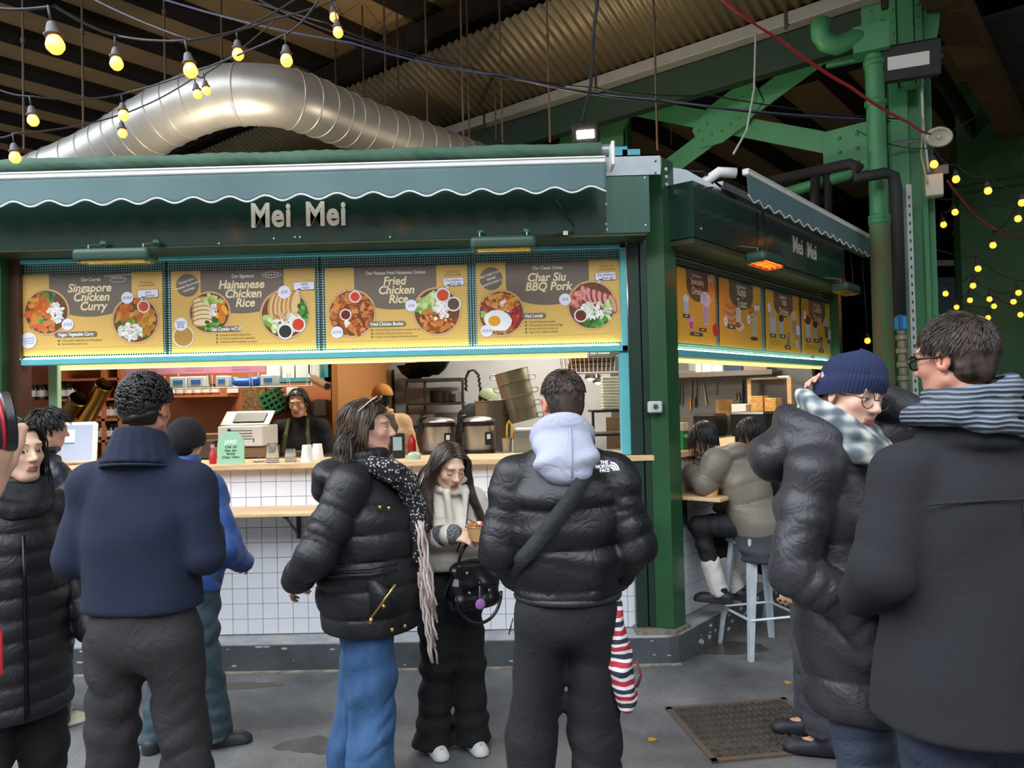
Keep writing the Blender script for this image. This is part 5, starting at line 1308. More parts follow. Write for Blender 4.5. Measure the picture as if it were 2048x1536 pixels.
 def collar(s, sd, r, h, th, tilt=0.0):
  """standing ring around the neck"""
  b = s.J['neck'] + np.array([0, 0, -.02]); n = 14
  for lev in np.linspace(0, h, max(2, int(h / .02))):
   P = [b + np.array([r * 1.05 * math.cos(t), r * math.sin(t) + tilt * lev, lev]) for t in np.linspace(0, 2 * math.pi, n + 1)]
   for i in range(n): sd.cone(P[i], P[i + 1], th, k=.012, pad=.03)
 # -- hair ------------------------------------------------------------
 def hairshell(s, m, th=.012, res=.006, fold=None, face=True, low=-.055, back=0.0, name='hair', line=.075):
  sd = SDF(s.J['head'] - .2 * s.hs, s.J['head'] + .2 * s.hs, res); q = s.hs
  sd.ell(s.hp((0, -.014, .037)), np.array([.074 + th, .094 + th, .086 + th]) * q, s.HR, fold=fold); sd.ell(s.hp((0, -.045, -.02)), np.array([.061 + th * .6, .056 + th * .6, .066 + th * .5]) * q, s.HR, k=.03, fold=fold)
  if face:
   sd.box(s.hp((0, .12, line - .155)), np.array([.084, .085, .155]) * q, .03 * q, s.HR, op='s', k=.01);
   for sx in (-1, 1): sd.box(s.hp((sx * .085, .022, -.085)), np.array([.03, .055, .088]) * q, .02 * q, s.HR, op='s', k=.008)
  sd.cut(s.hp((0, 0, low)), s.HR @ np.array([0, 0, -1.0]))
  return s.put(sd, name, m)
 def locks(s, m, n=400, length=.05, r=.004, steps=5, crown=(0, -.05, .12), grav=0.0, lift=.012, mask=None, th=.010, wave=0.0, seed=3, flow=None, name='hair_locks', taper=True, curl=0.0, parent=None, part=0, ymax=None, drape=None):
  gl = s.HR.T @ np.array([0, 0, -1.0])
  rg = np.random.RandomState(seed); mb = MB(); hc = np.array([0, -.014, .037]); hr = np.array([.074 + th, .094 + th, .086 + th]); cr = nrm((np.array(crown) - hc) / hr); cnt = 0; tries = 0
  while cnt < n and tries < n * 20:
   tries += 1; d = nrm(rg.randn(3))
   if mask and not mask(d): continue
   if not mask and (d[2] < -.35 or (d[1] > .55 and d[2] < .45) or (d[1] > .1 and d[2] < -.05)): continue
   cnt += 1; p = hc + d * hr; v = flow(d, rg) if flow else nrm(d - cr * .98); v = nrm(v - d * np.dot(v, d) * .9); L = length * rg.uniform(.7, 1.2); st = L / steps; path = [p]; ph = rg.uniform(0, 6.28); side = nrm(np.cross(v, d))
   for i in range(steps):
    v = nrm(v + gl * grav + (np.array([math.copysign(drape[0], p[0]), math.copysign(drape[1], p[1] + .02), 0]) if drape and p[2] < -.07 else 0) + side * wave * math.sin(ph + i * 1.1) + rg.randn(3) * .04)
    if curl: v = nrm(v * math.cos(curl) + np.cross(side, v) * math.sin(curl) + side * .25)
    p = p + v * st; qv = (p - hc) / hr; l = np.linalg.norm(qv)
    if l < 1 + lift * (i + 1) / steps / .09 and p[2] > -.05: p = hc + qv / max(l, .1) * (1 + lift * (i + 1) / steps / .09) * hr
    if part and p[1] > .015 and p[2] < .088 and abs(p[0]) < part: p = np.array([math.copysign(part, p[0] if abs(p[0]) > .003 else path[0][0]), p[1], p[2]])
    if ymax is not None and -.10 < p[2] < .086: p = np.array([p[0], min(p[1], ymax + .5 * max(0, p[2])), p[2]])
    path.append(p)
   W = [s.hp(x) for x in path]; rr = [r * s.hs * (1.0 - (.8 * (i / steps) ** 2 if taper else .25 * i / steps)) for i in range(steps + 1)]
   mb.tube(W, rr, 5, caps=True)
  o = s.mbput(mb, name, m); o['kind'] = 'stuff'; return o
 def glasses(s, m, r=.024, round_=True, name='glasses'):
  mb = MB()
  for sx in (-1, 1):
   c = np.array([sx * .033, .101, .003]); P = []
   for t in np.linspace(0, 2 * math.pi, 25):
    a = (math.cos(t), math.sin(t)); w = 1.0 if round_ else 1.12; P.append(s.hp(c + np.array([a[0] * r * w, -.004 * abs(a[0]), a[1] * r * (1 if round_ else .8)])))
   mb.tube(P, .0016 if round_ else .0032, 6, caps=False); mb.tube([s.hp((sx * (.033 + r), .098, .006)), s.hp((sx * .080, .06, .010)), s.hp((sx * .084, -.01, .008))], .0015 if round_ else .003, 6)
  mb.tube([s.hp((-.011, .102, .006)), s.hp((0, .106, .009)), s.hp((.011, .102, .006))], .0016 if round_ else .003, 6)
  g = s.mbput(mb, name, m); mb = MB()
  for sx in (-1, 1): mb.poly([s.hp((sx * .033 + r * math.cos(t) * (1 if round_ else 1.1), .100, .003 + r * math.sin(t) * (1 if round_ else .8))) for t in np.linspace(0, 2 * math.pi, 20)[:-1]])
  gl = mat('lens_glass', '#ffffff', 0.03, trans=1.0, ior=1.02); s.mbput(mb, 'lens', gl, False, parent=g); return g
def px_x(px, Y, py=900): return float(onY(px, py, Y)[0])
def tshirt_levels(k, hem, hw, hd, sh=1.47, yo=0.0): return None
# ================================================================ the crowd
m_blackpuff = cloth('black_puffer', '#18171c', rough=.52, bump=.10, bscale=30, var=.12, vscale=5)
m_charpuff = cloth('charcoal_puffer', '#2c2b30', rough=.5, bump=.10, bscale=35, var=.08)
m_navywool = cloth('navy_wool', '#121a30', rough=.95, wrinkle=(7, .12), bump=.2, bscale=400)
m_coatwool = cloth('charcoal_wool', '#1d1e22', rough=.95, wrinkle=(6, .12), bump=.25, bscale=420)
m_dkpants = cloth('dark_charcoal_cotton', '#232022', rough=.75)
m_blkjean = cloth('black_denim', '#141416', rough=.85)
m_jean = cloth('blue_denim', '#31557f', rough=.85, color2='#456c99', vscale=4, stretch=(2, 2, .6), bump=.2, bscale=500)
# ---- man in the navy wool jacket, back to us
def navy_man():
 Y = 2.5; P = Person('curly-haired man in a navy wool jacket seen from behind', px_x(284, Y), Y, 2, 1.80,
  J=dict(elL=(-.215, -.02, 1.20), elR=(.215, -.02, 1.20), wrL=(-.12, .22, 1.235), wrR=(.12, .22, 1.235), knL=(-.125, .01, .49), knR=(.135, .01, .49), anL=(-.155, -.02, .09), anR=(.16, -.02, .09)), head=(4, -4, 0), hscale=.94)
 P.body('#b98268', res=.009, detail=1)
 hm = hairmat('black_curls', '#15110f', '#2b2522')
 P.hairshell(hm, .008, fold=folds(.004, 120, 4), low=-.06)
 P.locks(hm, 780, .034, .0046, 6, lift=.012, th=.009, curl=1.0, seed=5, mask=lambda d: d[2] > (-.1 if abs(d[0]) > .6 else -.62) and not (d[1] > .6 and d[2] < .5), taper=False)
 P.locks(hm, 200, .02, .003, 3, lift=.004, th=.008, seed=6, mask=lambda d: -.55 < d[2] < .1 and d[1] < .05)
 def ex(sd, f):
  b = P.J['neck']
  for t in np.linspace(-.75 * math.pi + .0, -.25 * math.pi, 1): pass
  n = 18
  for lev in np.linspace(-.02, .075, 6):
   Q = [b + np.array([(.070 + .45 * (.075 - lev)) * math.cos(t), -.005 + (.066 + .40 * (.075 - lev)) * math.sin(t), lev - .012 - .020 * math.sin(t)]) for t in np.linspace(0, 2 * math.pi, n + 1)]
   for i in range(n): sd.cone(Q[i], Q[i + 1], .010, k=.008, pad=.03)
 P.jacket(m_navywool, [(1.03, 0, .0, .190, .128), (1.12, 0, 0, .184, .124), (1.26, 0, 0, .188, .126), (1.38, 0, 0, .188, .118), (1.44, 0, 0, .15, .10), (1.49, 0, 0, .09, .075)], r=(.068, .064, .054), hemr=.012, fold=.007, ffreq=16, seed=8, res=.010, extra=ex, p=2.4)
 mb = MB()   # collar fold seam and hem stitch as thin ridges
 b = P.J['neck']; mb.tube([b + np.array([.118 * math.cos(t), -.008 + .108 * math.sin(t), -.045 - .020 * math.sin(t)]) for t in np.linspace(math.pi * 1.05, math.pi * 1.95, 20)], .005, 6); P.mbput(mb, 'collar_edge', m_navywool)
 P.trousers(m_dkpants, r=(.088, .075, .071), fold=.007, seed=12, waist=(.168, .118), ffreq=24)
 P.shoes('#1f1e20', '#141414')
navy_man()
# ---- man at the touch screen (dark puffer, grey trousers)
def till_man():
 Y = 4.13; P = Person('short-haired man in a dark puffer and grey trousers at the touch screen', px_x(88, Y), Y, 42, 1.69,
  J=dict(elR=(.25, .10, 1.12), wrR=(.2, .32, 1.20)), head=(8, -8, 0), hscale=.9)
 P.body('#cf9d80', res=.009)
 hm = hairmat('black_thick', '#0f0d0d', '#1d1a1a'); P.hairshell(hm, .018, low=-.06); P.locks(hm, 420, .05, .0045, 5, grav=.15, lift=.02, th=.018, seed=9)
 m = cloth('navy_black_puffer', '#1b1e29', rough=.4, bump=.06, bscale=30)
 P.jacket(m, [(.84, 0, 0, .18, .135), (1.0, 0, 0, .185, .14), (1.2, 0, 0, .185, .14), (1.32, 0, 0, .17, .12), (1.40, 0, 0, .09, .075)], r=(.072, .066, .05), quilt=(.075, .014, .2), squilt=(.075, .010, 0), fold=.003, collar=(.068, .05, .016))
 gm = cloth('grey_flannel', '#56575b', rough=.9); P.trousers(gm, r=(.098, .09, .095), hem=.03, seed=14, waist=(.16, .12)); P.shoes('#cfc4a5', '#e4e0d4', solez=.03)
 mb = MB(); st = [(.2, -.02, 1.36), (.10, -.185, 1.16), (.0, -.20, 1.02)]
 mb = MB(); mb.tube([(-.10, -.17, 1.25), (.02, -.185, 1.14), (.14, -.165, 1.04)], .022, 6, flat=.25); P.mbput(mb, 'lime_strap', mat('lime_strap', '#8fd628', .5), label='lime green bag strap')
 mb = MB();
 sd = SDF((.13, -.25, .70), (.30, .0, .98), .01); sd.box((.20, -.12, .82), (.05, .06, .10), .03); P.put(sd, 'sling_bag', mat('brown_leather', '#3b241a', .5))
till_man()
# ---- person in blue jacket and black beanie
def blue_person():
 Y = 3.80; P = Person('person in a bright blue jacket and black beanie behind the navy jacket', px_x(366, Y), Y, 15, 1.61,
  J=dict(elR=(.25, -.01, 1.00), wrR=(.19, .20, .88), knL=(-.11, .02, .44), anL=(-.16, -.03, .08), anR=(.12, .06, .08)), head=(-10, -10, 0), hscale=.92)
 P.body('#cfa284', res=.010)
 m = cloth('bright_blue_shell', '#2b4c8a', rough=.6, bump=.15, bscale=30)
 P.jacket(m, [(.78, 0, 0, .19, .15), (.95, 0, 0, .19, .15), (1.1, 0, 0, .185, .145), (1.20, 0, 0, .165, .12), (1.27, 0, 0, .09, .075)], r=(.072, .07, .055), fold=.009, ffreq=30, seed=18, collar=(.065, .07, .02), squilt=(.11, .008, 0))
 P.trousers(cloth('teal_grey_trousers', '#33464f', rough=.8), r=(.092, .082, .08), hem=.04, seed=19, waist=(.16, .125), fold=.009)
 P.shoes('#20242a', '#262a30', dirs={'L': (-.25, 1, 0), 'R': (.9, .6, 0)})
 bm = cloth('black_beanie', '#131315', rough=.95, bump=.4, bscale=90)
 sd = SDF(P.J['head'] - .2, P.J['head'] + .2, .007); sd.ell(P.hp((0, -.016, .030)), np.array([.092, .112, .105]), P.HR); sd.cut(P.hp((0, 0, -.02)), P.HR @ np.array([0, .3, -1.0])); P.put(sd, 'beanie', bm)
 P.hairshell(hairmat('black_thick', '', ''), .010, low=-.09)
blue_person()
# ---- woman at the left edge, long black puffer
def left_woman():
 Y = 2.75; P = Person('woman in a long black quilted coat at the left edge, facing right', px_x(22, Y), Y, 122, 1.645,
  J=dict(head=(0, .055, 1.535), neck=(0, .01, 1.40), wrL=(-.22, .12, .84), wrR=(.24, .05, .80)), head=(-6, -1, 2), hscale=.96)
 P.gaze = .002
 P.body('#e2b99f', res=.0055, detail=1, lips='#b65a56', brow='#4a3329', blush=.3, head_kw=dict(wide=1.02, nose=.95))
 hm = hairmat('brown_black_long', '#17120f', '#2a201a'); hb = hairmat('brown_blonde_ends', '#3a2a1e', '#8f7654')
 P.hairshell(hm, .012, low=-.05, line=.085)
 P.locks(hm, 500, .24, .0042, 9, crown=(0, .03, .12), grav=.55, lift=.010, th=.012, seed=21, mask=lambda d: d[2] > -.25 and not (d[1] > .42 and d[2] < .62) and not (d[1] > .12 and d[2] < .1), flow=lambda d, r: np.array([d[0] * 1.6, -.35, -.2]), part=.066, ymax=.03)
 def fl(d, r): return np.array([d[0] * .5, -.1, -1])
 P.locks(hb, 110, .42, .0045, 9, grav=.7, lift=.012, th=.016, seed=22, mask=lambda d: -.5 < d[2] < .2 and d[1] < .05 and abs(d[0]) > .25, flow=fl, wave=.10)
 P.jacket(m_blackpuff, [(.60, 0, .0, .195, .15), (.75, 0, 0, .195, .15), (.95, 0, 0, .188, .145), (1.08, 0, 0, .182, .142), (1.22, 0, 0, .172, .132), (1.30, 0, 0, .145, .11), (1.37, 0, 0, .09, .08)], r=(.070, .066, .05), quilt=(.074, .016, .1), squilt=(.07, .011, .2), fold=.003, collar=(.072, .05, .022), res=.010)
 sd = SDF(P.J['neck'] - .2, P.J['neck'] + .2, .009); b = P.J['neck']; f = folds(.006, 60, 24)
 for lv, rr in ((-.045, .095), (-.01, .085), (.025, .075)):
  Q = [b + np.array([rr * math.cos(t), .01 + rr * math.sin(t), lv - .02 * math.sin(t)]) for t in np.linspace(0, 6.283, 17)]
  for i in range(16): sd.cone(Q[i], Q[i + 1], .026, k=.015, fold=f)
 P.put(sd, 'scarf', cloth('dark_grey_wool', '#26272a', rough=.95, bump=.5, bscale=110))
 mb = MB(); mb.tube([(.03, .146, 1.25), (.03, .156, 1.05), (.03, .16, .8), (.03, .16, .62)], .007, 6); P.mbput(mb, 'zip', mat('zip_black', '#0e0e10', .3, .5))
 P.trousers(m_blkjean, r=(.10, .075, .06), seed=25, waist=(.165, .12)); P.shoes('#111', '#222')
left_woman()
# ---- photographer at the far left: hand, lens, sleeve
def photographer():
 p = onY(-42, 850, 1.12)
 c = thing('camera_lens', 'black camera lens with red ring held up at the left edge', 'camera', tuple(p))
 ax = nrm(np.array([.74, .66, .10])); mb = MB(); r = .043
 o = p - ax * .02
 mb.lathe([(r * .86, -.10), (r * .9, -.06), (r * .95, -.05), (r * .98, .0)], 40, o, ax); mb.build('barrel', mat('lens_black', '#141416', .35), c, smooth=True, angle=40)
 mb = MB()
 for i in range(48):
  t = 2 * math.pi * i / 48; x, y, a = frame(ax, (0, 1, 0)); q = o + (x * math.cos(t) + y * math.sin(t)) * r * .99; mb.box(q + ax * .022, (.003, .003, .03), np.stack([x, y, a], 1) @ rotz(t))
 mb.lathe([(r * .98, .0), (r, .004), (r, .038), (r * .98, .042)], 40, o, ax); mb.build('grip_ring', mat('rubber_ribbed', '#232426', .6), c)['kind'] = 'stuff'
 mb = MB(); mb.lathe([(r * .985, .042), (r * 1.0, .043), (r * 1.0, .046), (r * .985, .047)], 40, o, ax); mb.build('red_ring', mat('red_ring', '#b3222e', .4), c, smooth=True)
 mb = MB(); mb.lathe([(r * .98, .047), (r * 1.05, .050), (r * 1.05, .060), (r * 1.0, .062), (r * .9, .061), (r * .84, .055)], 40, o, ax); mb.build('front_rim', MATS['lens_black'], c, smooth=True, angle=40)
 mb = MB(); mb.lathe([(r * .84, .056), (r * .5, .062), (.001, .064)], 32, o, ax); mb.build('front_glass', mat('front_glass', '#0a0a12', .05, coat=1.0), c, smooth=True)
 mb = MB(); x, y, a = frame(ax, (0, 0, 1)); mb.cbox(o - ax * .14, (.14, .10, .07), .012, np.stack([x, y, a], 1)); mb.build('camera_body', mat('lens_black', ''), c)
 # the person holding it, outside the frame except for the left hand and sleeve
 px = px_x(-330, 1.18); P = Person('photographer in a cream sleeve holding a camera, cut by the left edge', px, 1.18, 75, 1.72, head=(0, 0, 0))
 ri = rotz(math.radians(75)); loc = np.array([px, 1.18, 0])
 def L(w): return ri @ (np.array(w) - loc)
 wr = L(onY(-66, 1010, 1.13)); P.J['wrL'] = wr; P.J['elL'] = L(onY(-150, 1330, 1.15)); P.J['elR'] = P.J['shR'] + np.array([.05, .1, -.25]); P.J['wrR'] = L(p - ax * .17 + np.array([0, -.05, -.05]))
 d = nrm(L(onY(-16, 880, 1.11)) - wr); up = nrm(L(loc + np.array([1.0, -.3, 0])) )
 P.body('#d9a88d', res=.0062, hands={'L': dict(d=d, up=up, side=L(loc + np.array([0, 1.0, .2])), curl=.75, spread=.08, thumb=.5, sc=1.05)})
 P.hairshell(hairmat('brown_plain', '#3a2a20', '#4a382b'), .012)
 m = cloth('cream_fleece', '#c9bda6', rough=.95, bump=.5, bscale=80)
 P.jacket(m, [(.9, 0, 0, .2, .14), (1.1, 0, 0, .2, .14), (1.3, 0, 0, .2, .14), (1.42, 0, 0, .12, .09)], r=(.07, .058, .042), fold=.004, collar=(.07, .05, .02))
 P.trousers(m_blkjean, seed=3); P.shoes()
 mb = MB(); w0 = L(onY(2, 1265, 1.16)); w1 = L(onY(4, 1345, 1.16)); mb.tube([w0 + np.array([0, -.02, .04]), w0, w1, w1 + np.array([0, -.02, -.03])], .004, 8, flat=.4); P.mbput(mb, 'red_strap', mat('red_strap', '#c11f24', .5))
photographer()
# ---- woman in the black parka
def parka_woman():
 Y = 3.42; P = Person('woman in a black padded parka and blue jeans standing in profile', px_x(725, Y), Y, 84, 1.68,
  J=dict(neck=(0, -.01, 1.43), head=(0, .03, 1.56), shL=(-.18, -.03, 1.33), shR=(.18, -.04, 1.33), elL=(-.25, -.17, 1.08), elR=(.262, -.17, 1.06), wrL=(-.12, -.30, .93), wrR=(.12, -.28, .93), anR=(.12, .02, .09), anL=(-.10, -.10, .09), knR=(.11, .03, .49), knL=(-.1, -.02, .48), waist=(0, .02, 1.05)), head=(4, 2, 0), hscale=1.06)
 P.body('#d2a089', res=.006, detail=1, lips='#a85a55', brow='#5a4436', blush=.5, head_kw=dict(nose=1.15, chin=1.0), hands={'R': dict(d=(-.55, -.25, -.45), up=(.2, -1, 0), side=(0, 0, 1.0), curl=.6), 'L': dict(d=(.6, .1, -.35), up=(0, -1, 0), side=(0, 0, 1.0), curl=.6)})
 hm = hairmat('brown_bob', '#2c2019', '#54402f')
 P.hairshell(hm, .014, low=-.085, line=.070, back=0)
 P.locks(hm, 1000, .17, .0036, 9, crown=(0, .0, .13), grav=.30, lift=.022, th=.014, seed=31, wave=.16, part=.07, ymax=.012, mask=lambda d: d[2] > -.45 and not (d[1] > .60 and d[2] < .40) and not (d[1] > .30 and d[2] < .05), flow=lambda d, r: np.array([d[0] * 1.2, -.35 + .3 * d[1], -.3]))
 mb = MB()   # sunglasses pushed up on the head
 for sx in (-1, 1): mb.tube([P.hp((sx * .085, -.03, .085)), P.hp((sx * .088, .02, .125)), P.hp((sx * .07, .055, .150))], .005, 6, flat=.5)
 P.mbput(mb, 'sunglasses', mat('white_sunglass_frame', '#e6e2da', .35)); mb = MB()
 for sx in (-1, 1): mb.sphere(P.hp((sx * .036, .045, .138)), (.024, .020, .006), 12, 8, P.HR @ rotx(.35))
 P.mbput(mb, 'sunglass_lens', mat('dark_lens', '#2a2422', .1))
 def ex(sd, f):
  b = P.J['neck']
  for lv, rr, th in ((-.03, .10, .032), (.02, .085, .026)):
   Q = [b + np.array([rr * math.cos(t), .015 + rr * 1.05 * math.sin(t), lv + .01 * math.sin(t)]) for t in np.linspace(0, 6.283, 17)]
   for i in range(16): sd.cone(Q[i], Q[i + 1], th, k=.012)
  sd.ell((0, -.14, 1.37), (.16, .08, .065), k=.04, fold=f); sd.ell((0, -.175, 1.31), (.11, .05, .06), k=.03, fold=f)
 P.jacket(m_blackpuff, [(.70, 0, .03, .24, .215), (.78, 0, .025, .25, .23), (.90, 0, .02, .25, .232), (1.0, 0, .02, .235, .215), (1.10, 0, .02, .235, .215), (1.20, 0, .01, .23, .20), (1.30, 0, -.01, .195, .15), (1.38, 0, -.01, .11, .10)], r=(.088, .084, .060), ca=.009, quilt=(.115, .020, .3), squilt=(.125, .016, .1), fold=.005, ffreq=26, seed=33, extra=ex, res=.008)
 g = mat('gold_zip', '#c9a860', .3, .9)
 mb = MB(); mb.tube([(.256, .15, .93), (.262, .05, .80)], .006, 6); mb.tube([(.262, .05, .80), (.266, .045, .775)], .009, 6)
 P.mbput(mb, 'pocket_zip', g, label='gold pocket zip'); mb = MB(); mb.prism([(-.02, .0), (.10, .03), (.085, .09), (.0, .16), (-.03, .16)], .012, (.250, .07, .79), (0, 1, 0), (0, 0, 1)); P.mbput(mb, 'pocket_flap', m_blackpuff)
 for q in ((.225, .09, 1.245), (.21, .125, 1.238), (.262, .10, .845), (.235, .13, .74), (.19, .18, .74)): mb = MB(); mb.cyl(np.array(q) - np.array([.01, 0, 0]), np.array(q) + np.array([.012, .002, 0]), .008, n=10); P.mbput(mb, 'snap_button', g)
 mb = MB(); mb.tube([(.262, -.12, 1.0), (.265, .05, 1.0), (.235, .16, 1.01)], .006, 6); mb.tube([(.262, -.12, .975), (.265, .05, .975), (.235, .16, .985)], .006, 6); P.mbput(mb, 'drawstring_channel', m_blackpuff)
 P.trousers(m_jean, r=(.115, .102, .102), hem=.045, seed=35, waist=(.19, .18), fold=.009, top=.98); P.shoes('#5a3d2c', '#d8d2c8', solez=.026)
 mb = MB(); P.mbput(mb, 'x', m_jean) if False else None
 # scarf
 ms = bpy.data.materials.new('black_white_scarf'); ms.use_nodes = True; nt = ms.node_tree; b = nt.nodes['Principled BSDF']; tc = nt.nodes.new('ShaderNodeTexCoord'); v = nt.nodes.new('ShaderNodeTexVoronoi'); v.inputs['Scale'].default_value = 75; rp = nt.nodes.new('ShaderNodeValToRGB')
 rp.color_ramp.elements[0].color = (.55, .53, .50, 1); rp.color_ramp.elements[0].position = .22; rp.color_ramp.elements[1].color = (.012, .012, .014, 1); rp.color_ramp.elements[1].position = .38; nt.links.new(tc.outputs['Object'], v.inputs['Vector']); nt.links.new(v.outputs[0], rp.inputs[0]); nt.links.new(rp.outputs[0], b.inputs['Base Color']); b.inputs['Roughness'].default_value = .95
 sd = SDF((-.2, -.05, .9), (.25, .36, 1.5), .009); f = folds(.008, 55, 36)
 Q = [(.10, .06, 1.41), (.10, .13, 1.38), (.06, .19, 1.33), (.02, .215, 1.25), (.05, .235, 1.12), (.07, .24, 1.0)]
 sd.path([np.array(q) for q in Q], [.045, .052, .055, .05, .04, .035], fold=f, k=.02); sd.path([np.array(q) for q in ((-.10, .08, 1.40), (-.02, .19, 1.32), (.03, .23, 1.2))], .045, fold=f, k=.02); sc = P.put(sd, 'scarf', ms)
 mb = MB(); r_ = np.random.RandomState(4)
 for i in range(34):
  x = .03 + .10 * r_.rand(); top = np.array([x + .02, .235 + .03 * r_.rand(), 1.16 - .30 * r_.rand() * (i % 3 > 0)]); L = .28 + .10 * r_.rand(); pts = [top + np.array([.012 * math.sin(j * 1.3 + i) + .006 * j, .006 * j + .006 * math.sin(j * 2.1 + i), -L * j / 8]) for j in range(9)]
  mb.tube(pts, .0048, 6)
 P.mbput(mb, 'scarf_fringe', mat('pale_pink_fringe', '#cbb9b2', .95, bump=.5, bscale=300), parent=sc)
parka_woman()
# ---- girl eating from a paper bowl
def girl():
 Y = 3.74; face = 152; P = Person('long-haired girl in a cream jacket eating from a paper bowl', px_x(893, Y), Y, face, 1.49,
  J=dict(head=(.02, .075, 1.365), elL=(-.22, .0, 1.02), elR=(.215, -.01, 1.02), wrL=(-.13, .22, 1.03), wrR=(.075, .23, 1.075), anL=(-.09, .02, .08), anR=(.09, -.03, .08), knL=(-.08, .03, .42), knR=(.075, .0, .42)), head=(-4, -22, 0), hscale=.98, shoulders=.95)
 P.body('#deb69d', res=.0055, detail=1, lips='#b0605c', brow='#3b2a22', closed=True, hands={'R': dict(d=(-.5, .6, -.1), up=(.5, .4, .8), side=(0, .3, 1.0), curl=.9), 'L': dict(d=(.55, .6, .0), up=(-.3, -.1, -1), side=(0, 1.0, 0), curl=.55)})
 hm = hairmat('long_brown', '#2b1e18', '#46332a')
 P.hairshell(hm, .010, low=-.06, line=.085)
 P.locks(hm, 700, .40, .0038, 10, crown=(0, .03, .13), grav=.55, lift=.010, th=.010, seed=41, mask=lambda d: d[2] > -.2 and not (d[1] > .45 and d[2] < .60) and not (d[1] > .15 and d[2] < .15), flow=lambda d, r: np.array([math.copysign(1.0, d[0]) + d[0], -.15, -.2]), wave=.05, part=.064, ymax=.035, drape=(.12, .45))
 m = cloth('cream_puffer', '#d3cbbd', rough=.55, bump=.12, bscale=28)
 def ex(sd, f):
  b = P.J['neck']
  for lv, rr in ((-.02, .082), (.025, .078)):
   Q = [b + np.array([rr * math.cos(t), .02 + rr * math.sin(t), lv + .015 * abs(math.cos(t))]) for t in np.linspace(-math.pi * .35 - math.pi * .5 + .9, math.pi * 1.35 - .2 - .5 * math.pi + math.pi * .5, 15)]
   for i in range(14): sd.cone(Q[i], Q[i + 1], .017, k=.01)
  for (a_, b_) in ((-1, 0), (1, 0)): sd.cone((a_ * .03, .14, 1.02), (a_ * .05, .11, 1.25), .018, k=.02)
 P.jacket(m, [(.88, 0, .01, .165, .135), (.94, 0, .01, .185, .155), (1.05, 0, .01, .18, .145), (1.14, 0, 0, .16, .125), (1.20, 0, 0, .11, .09), (1.25, 0, 0, .075, .07)], r=(.066, .068, .045), squilt=(.13, .012, .2), quilt=(.13, .012, .1), fold=.006, seed=43, ffreq=30, extra=ex, res=.0085)
 gm = mat('black_knit_cuff', '#17171a', .9, color2='#8a8a8e', vscale=180); sd = SDF(P.J['wrR'] - .12, P.J['wrR'] + .12, .007); d = nrm(P.J['wrR'] - P.J['elR']); sd.cone(P.J['wrR'] - d * .07, P.J['wrR'] + d * .005, .050, .046); P.put(sd, 'knit_cuff', gm)
 sd = SDF(P.J['wrL'] - .12, P.J['wrL'] + .12, .007); d = nrm(P.J['wrL'] - P.J['elL']); sd.cone(P.J['wrL'] - d * .05, P.J['wrL'] + d * .005, .046, .044); P.put(sd, 'knit_cuff', gm)
 P.trousers(m_blkjean, r=(.088, .075, .075), hem=.035, seed=45, waist=(.135, .105), flare=.10, fold=.008, ffreq=34); P.shoes('#e3e3e3', '#e9e9ea', length=.25, high=.075, solez=.02)
 mb = MB(); sx = [(-.05, .15, 1.24), (-.02, .175, 1.1), (.03, .175, .98)]; mb.tube(sx, .006, 6, flat=.5); P.mbput(mb, 'bag_strap', mat('thin_strap', '#2a2320', .6))
 loc = np.array(P.root.location); Rw = rotz(-math.radians(face))
 def W(q): return loc + Rw @ np.array(q)
 # bowl and fork
 c = W((-.035, .335, 1.055)); b = thing('paper_bowl', 'kraft paper bowl of food held by the girl', 'bowl', tuple(c))
 mb = MB(); mb.lathe([(.062, 0), (.078, .062), (.081, .064), (.081, .067), (.076, .067), (.060, .006), (.001, .006)], 32, c); mb.build('cup', mat('kraft_paper', '#c39a63', .8), b, smooth=True, angle=35)
 mb = MB().color('#b5622c'); r_ = np.random.RandomState(5)
 for i in range(26):
  a = r_.rand() * 6.28; q = .06 * math.sqrt(r_.rand()); mb.color(['#b5622c', '#d9b58a', '#8f3a1c', '#7c8f3a', '#d8cfbb'][i % 5]); mb.sphere(c + np.array([q * math.cos(a), q * math.sin(a), .058 + .012 * r_.rand()]), .013, 8, 6)
 mb.build('food', mat('mixed_food', '#fff', .5, attr='col'), b, smooth=True)['kind'] = 'stuff'
 f0 = W((.03, .30, 1.15)); fk = thing('fork', 'wooden fork stuck in the bowl of food', 'fork', tuple(c + Z3 * .06)); mb = MB(); mb.tube([c + Z3 * .062 + np.array([-.01, 0, 0]), f0], .005, 6, flat=.5); mb.build('handle', mat('red_brown_wood', '#7c3f22', .6), fk)
 # handbag
 bc = np.array((-.035, .175, .83)); hb = thing('handbag', 'black leather shoulder bag with purple charm hanging in front of the girl', 'handbag', tuple(W(bc - np.array([0, 0, .12]))), rotz=-math.radians(face))
 lm = mat('black_leather', '#121214', .32, bump=.25, bscale=25, coat=.2); q0 = bc - np.array([0, 0, .12]); ri = lambda v: v
 def addl(sd_or_mb, name, m_, o0=bc - np.array([0, 0, .12])):
  if isinstance(sd_or_mb, SDF): V, Q = sd_or_mb.geo(); me = raw_mesh(name, V - np.array([bc[0], bc[1], bc[2] - .12]), Q)
  else: sd_or_mb.v = [tuple(np.array(v) - np.array([bc[0], bc[1], bc[2] - .12])) for v in sd_or_mb.v]; me = sd_or_mb.mesh(name, True)
  o = bpy.data.objects.new(name, me); COL.objects.link(o); o.parent = hb; me.materials.append(m_); return o
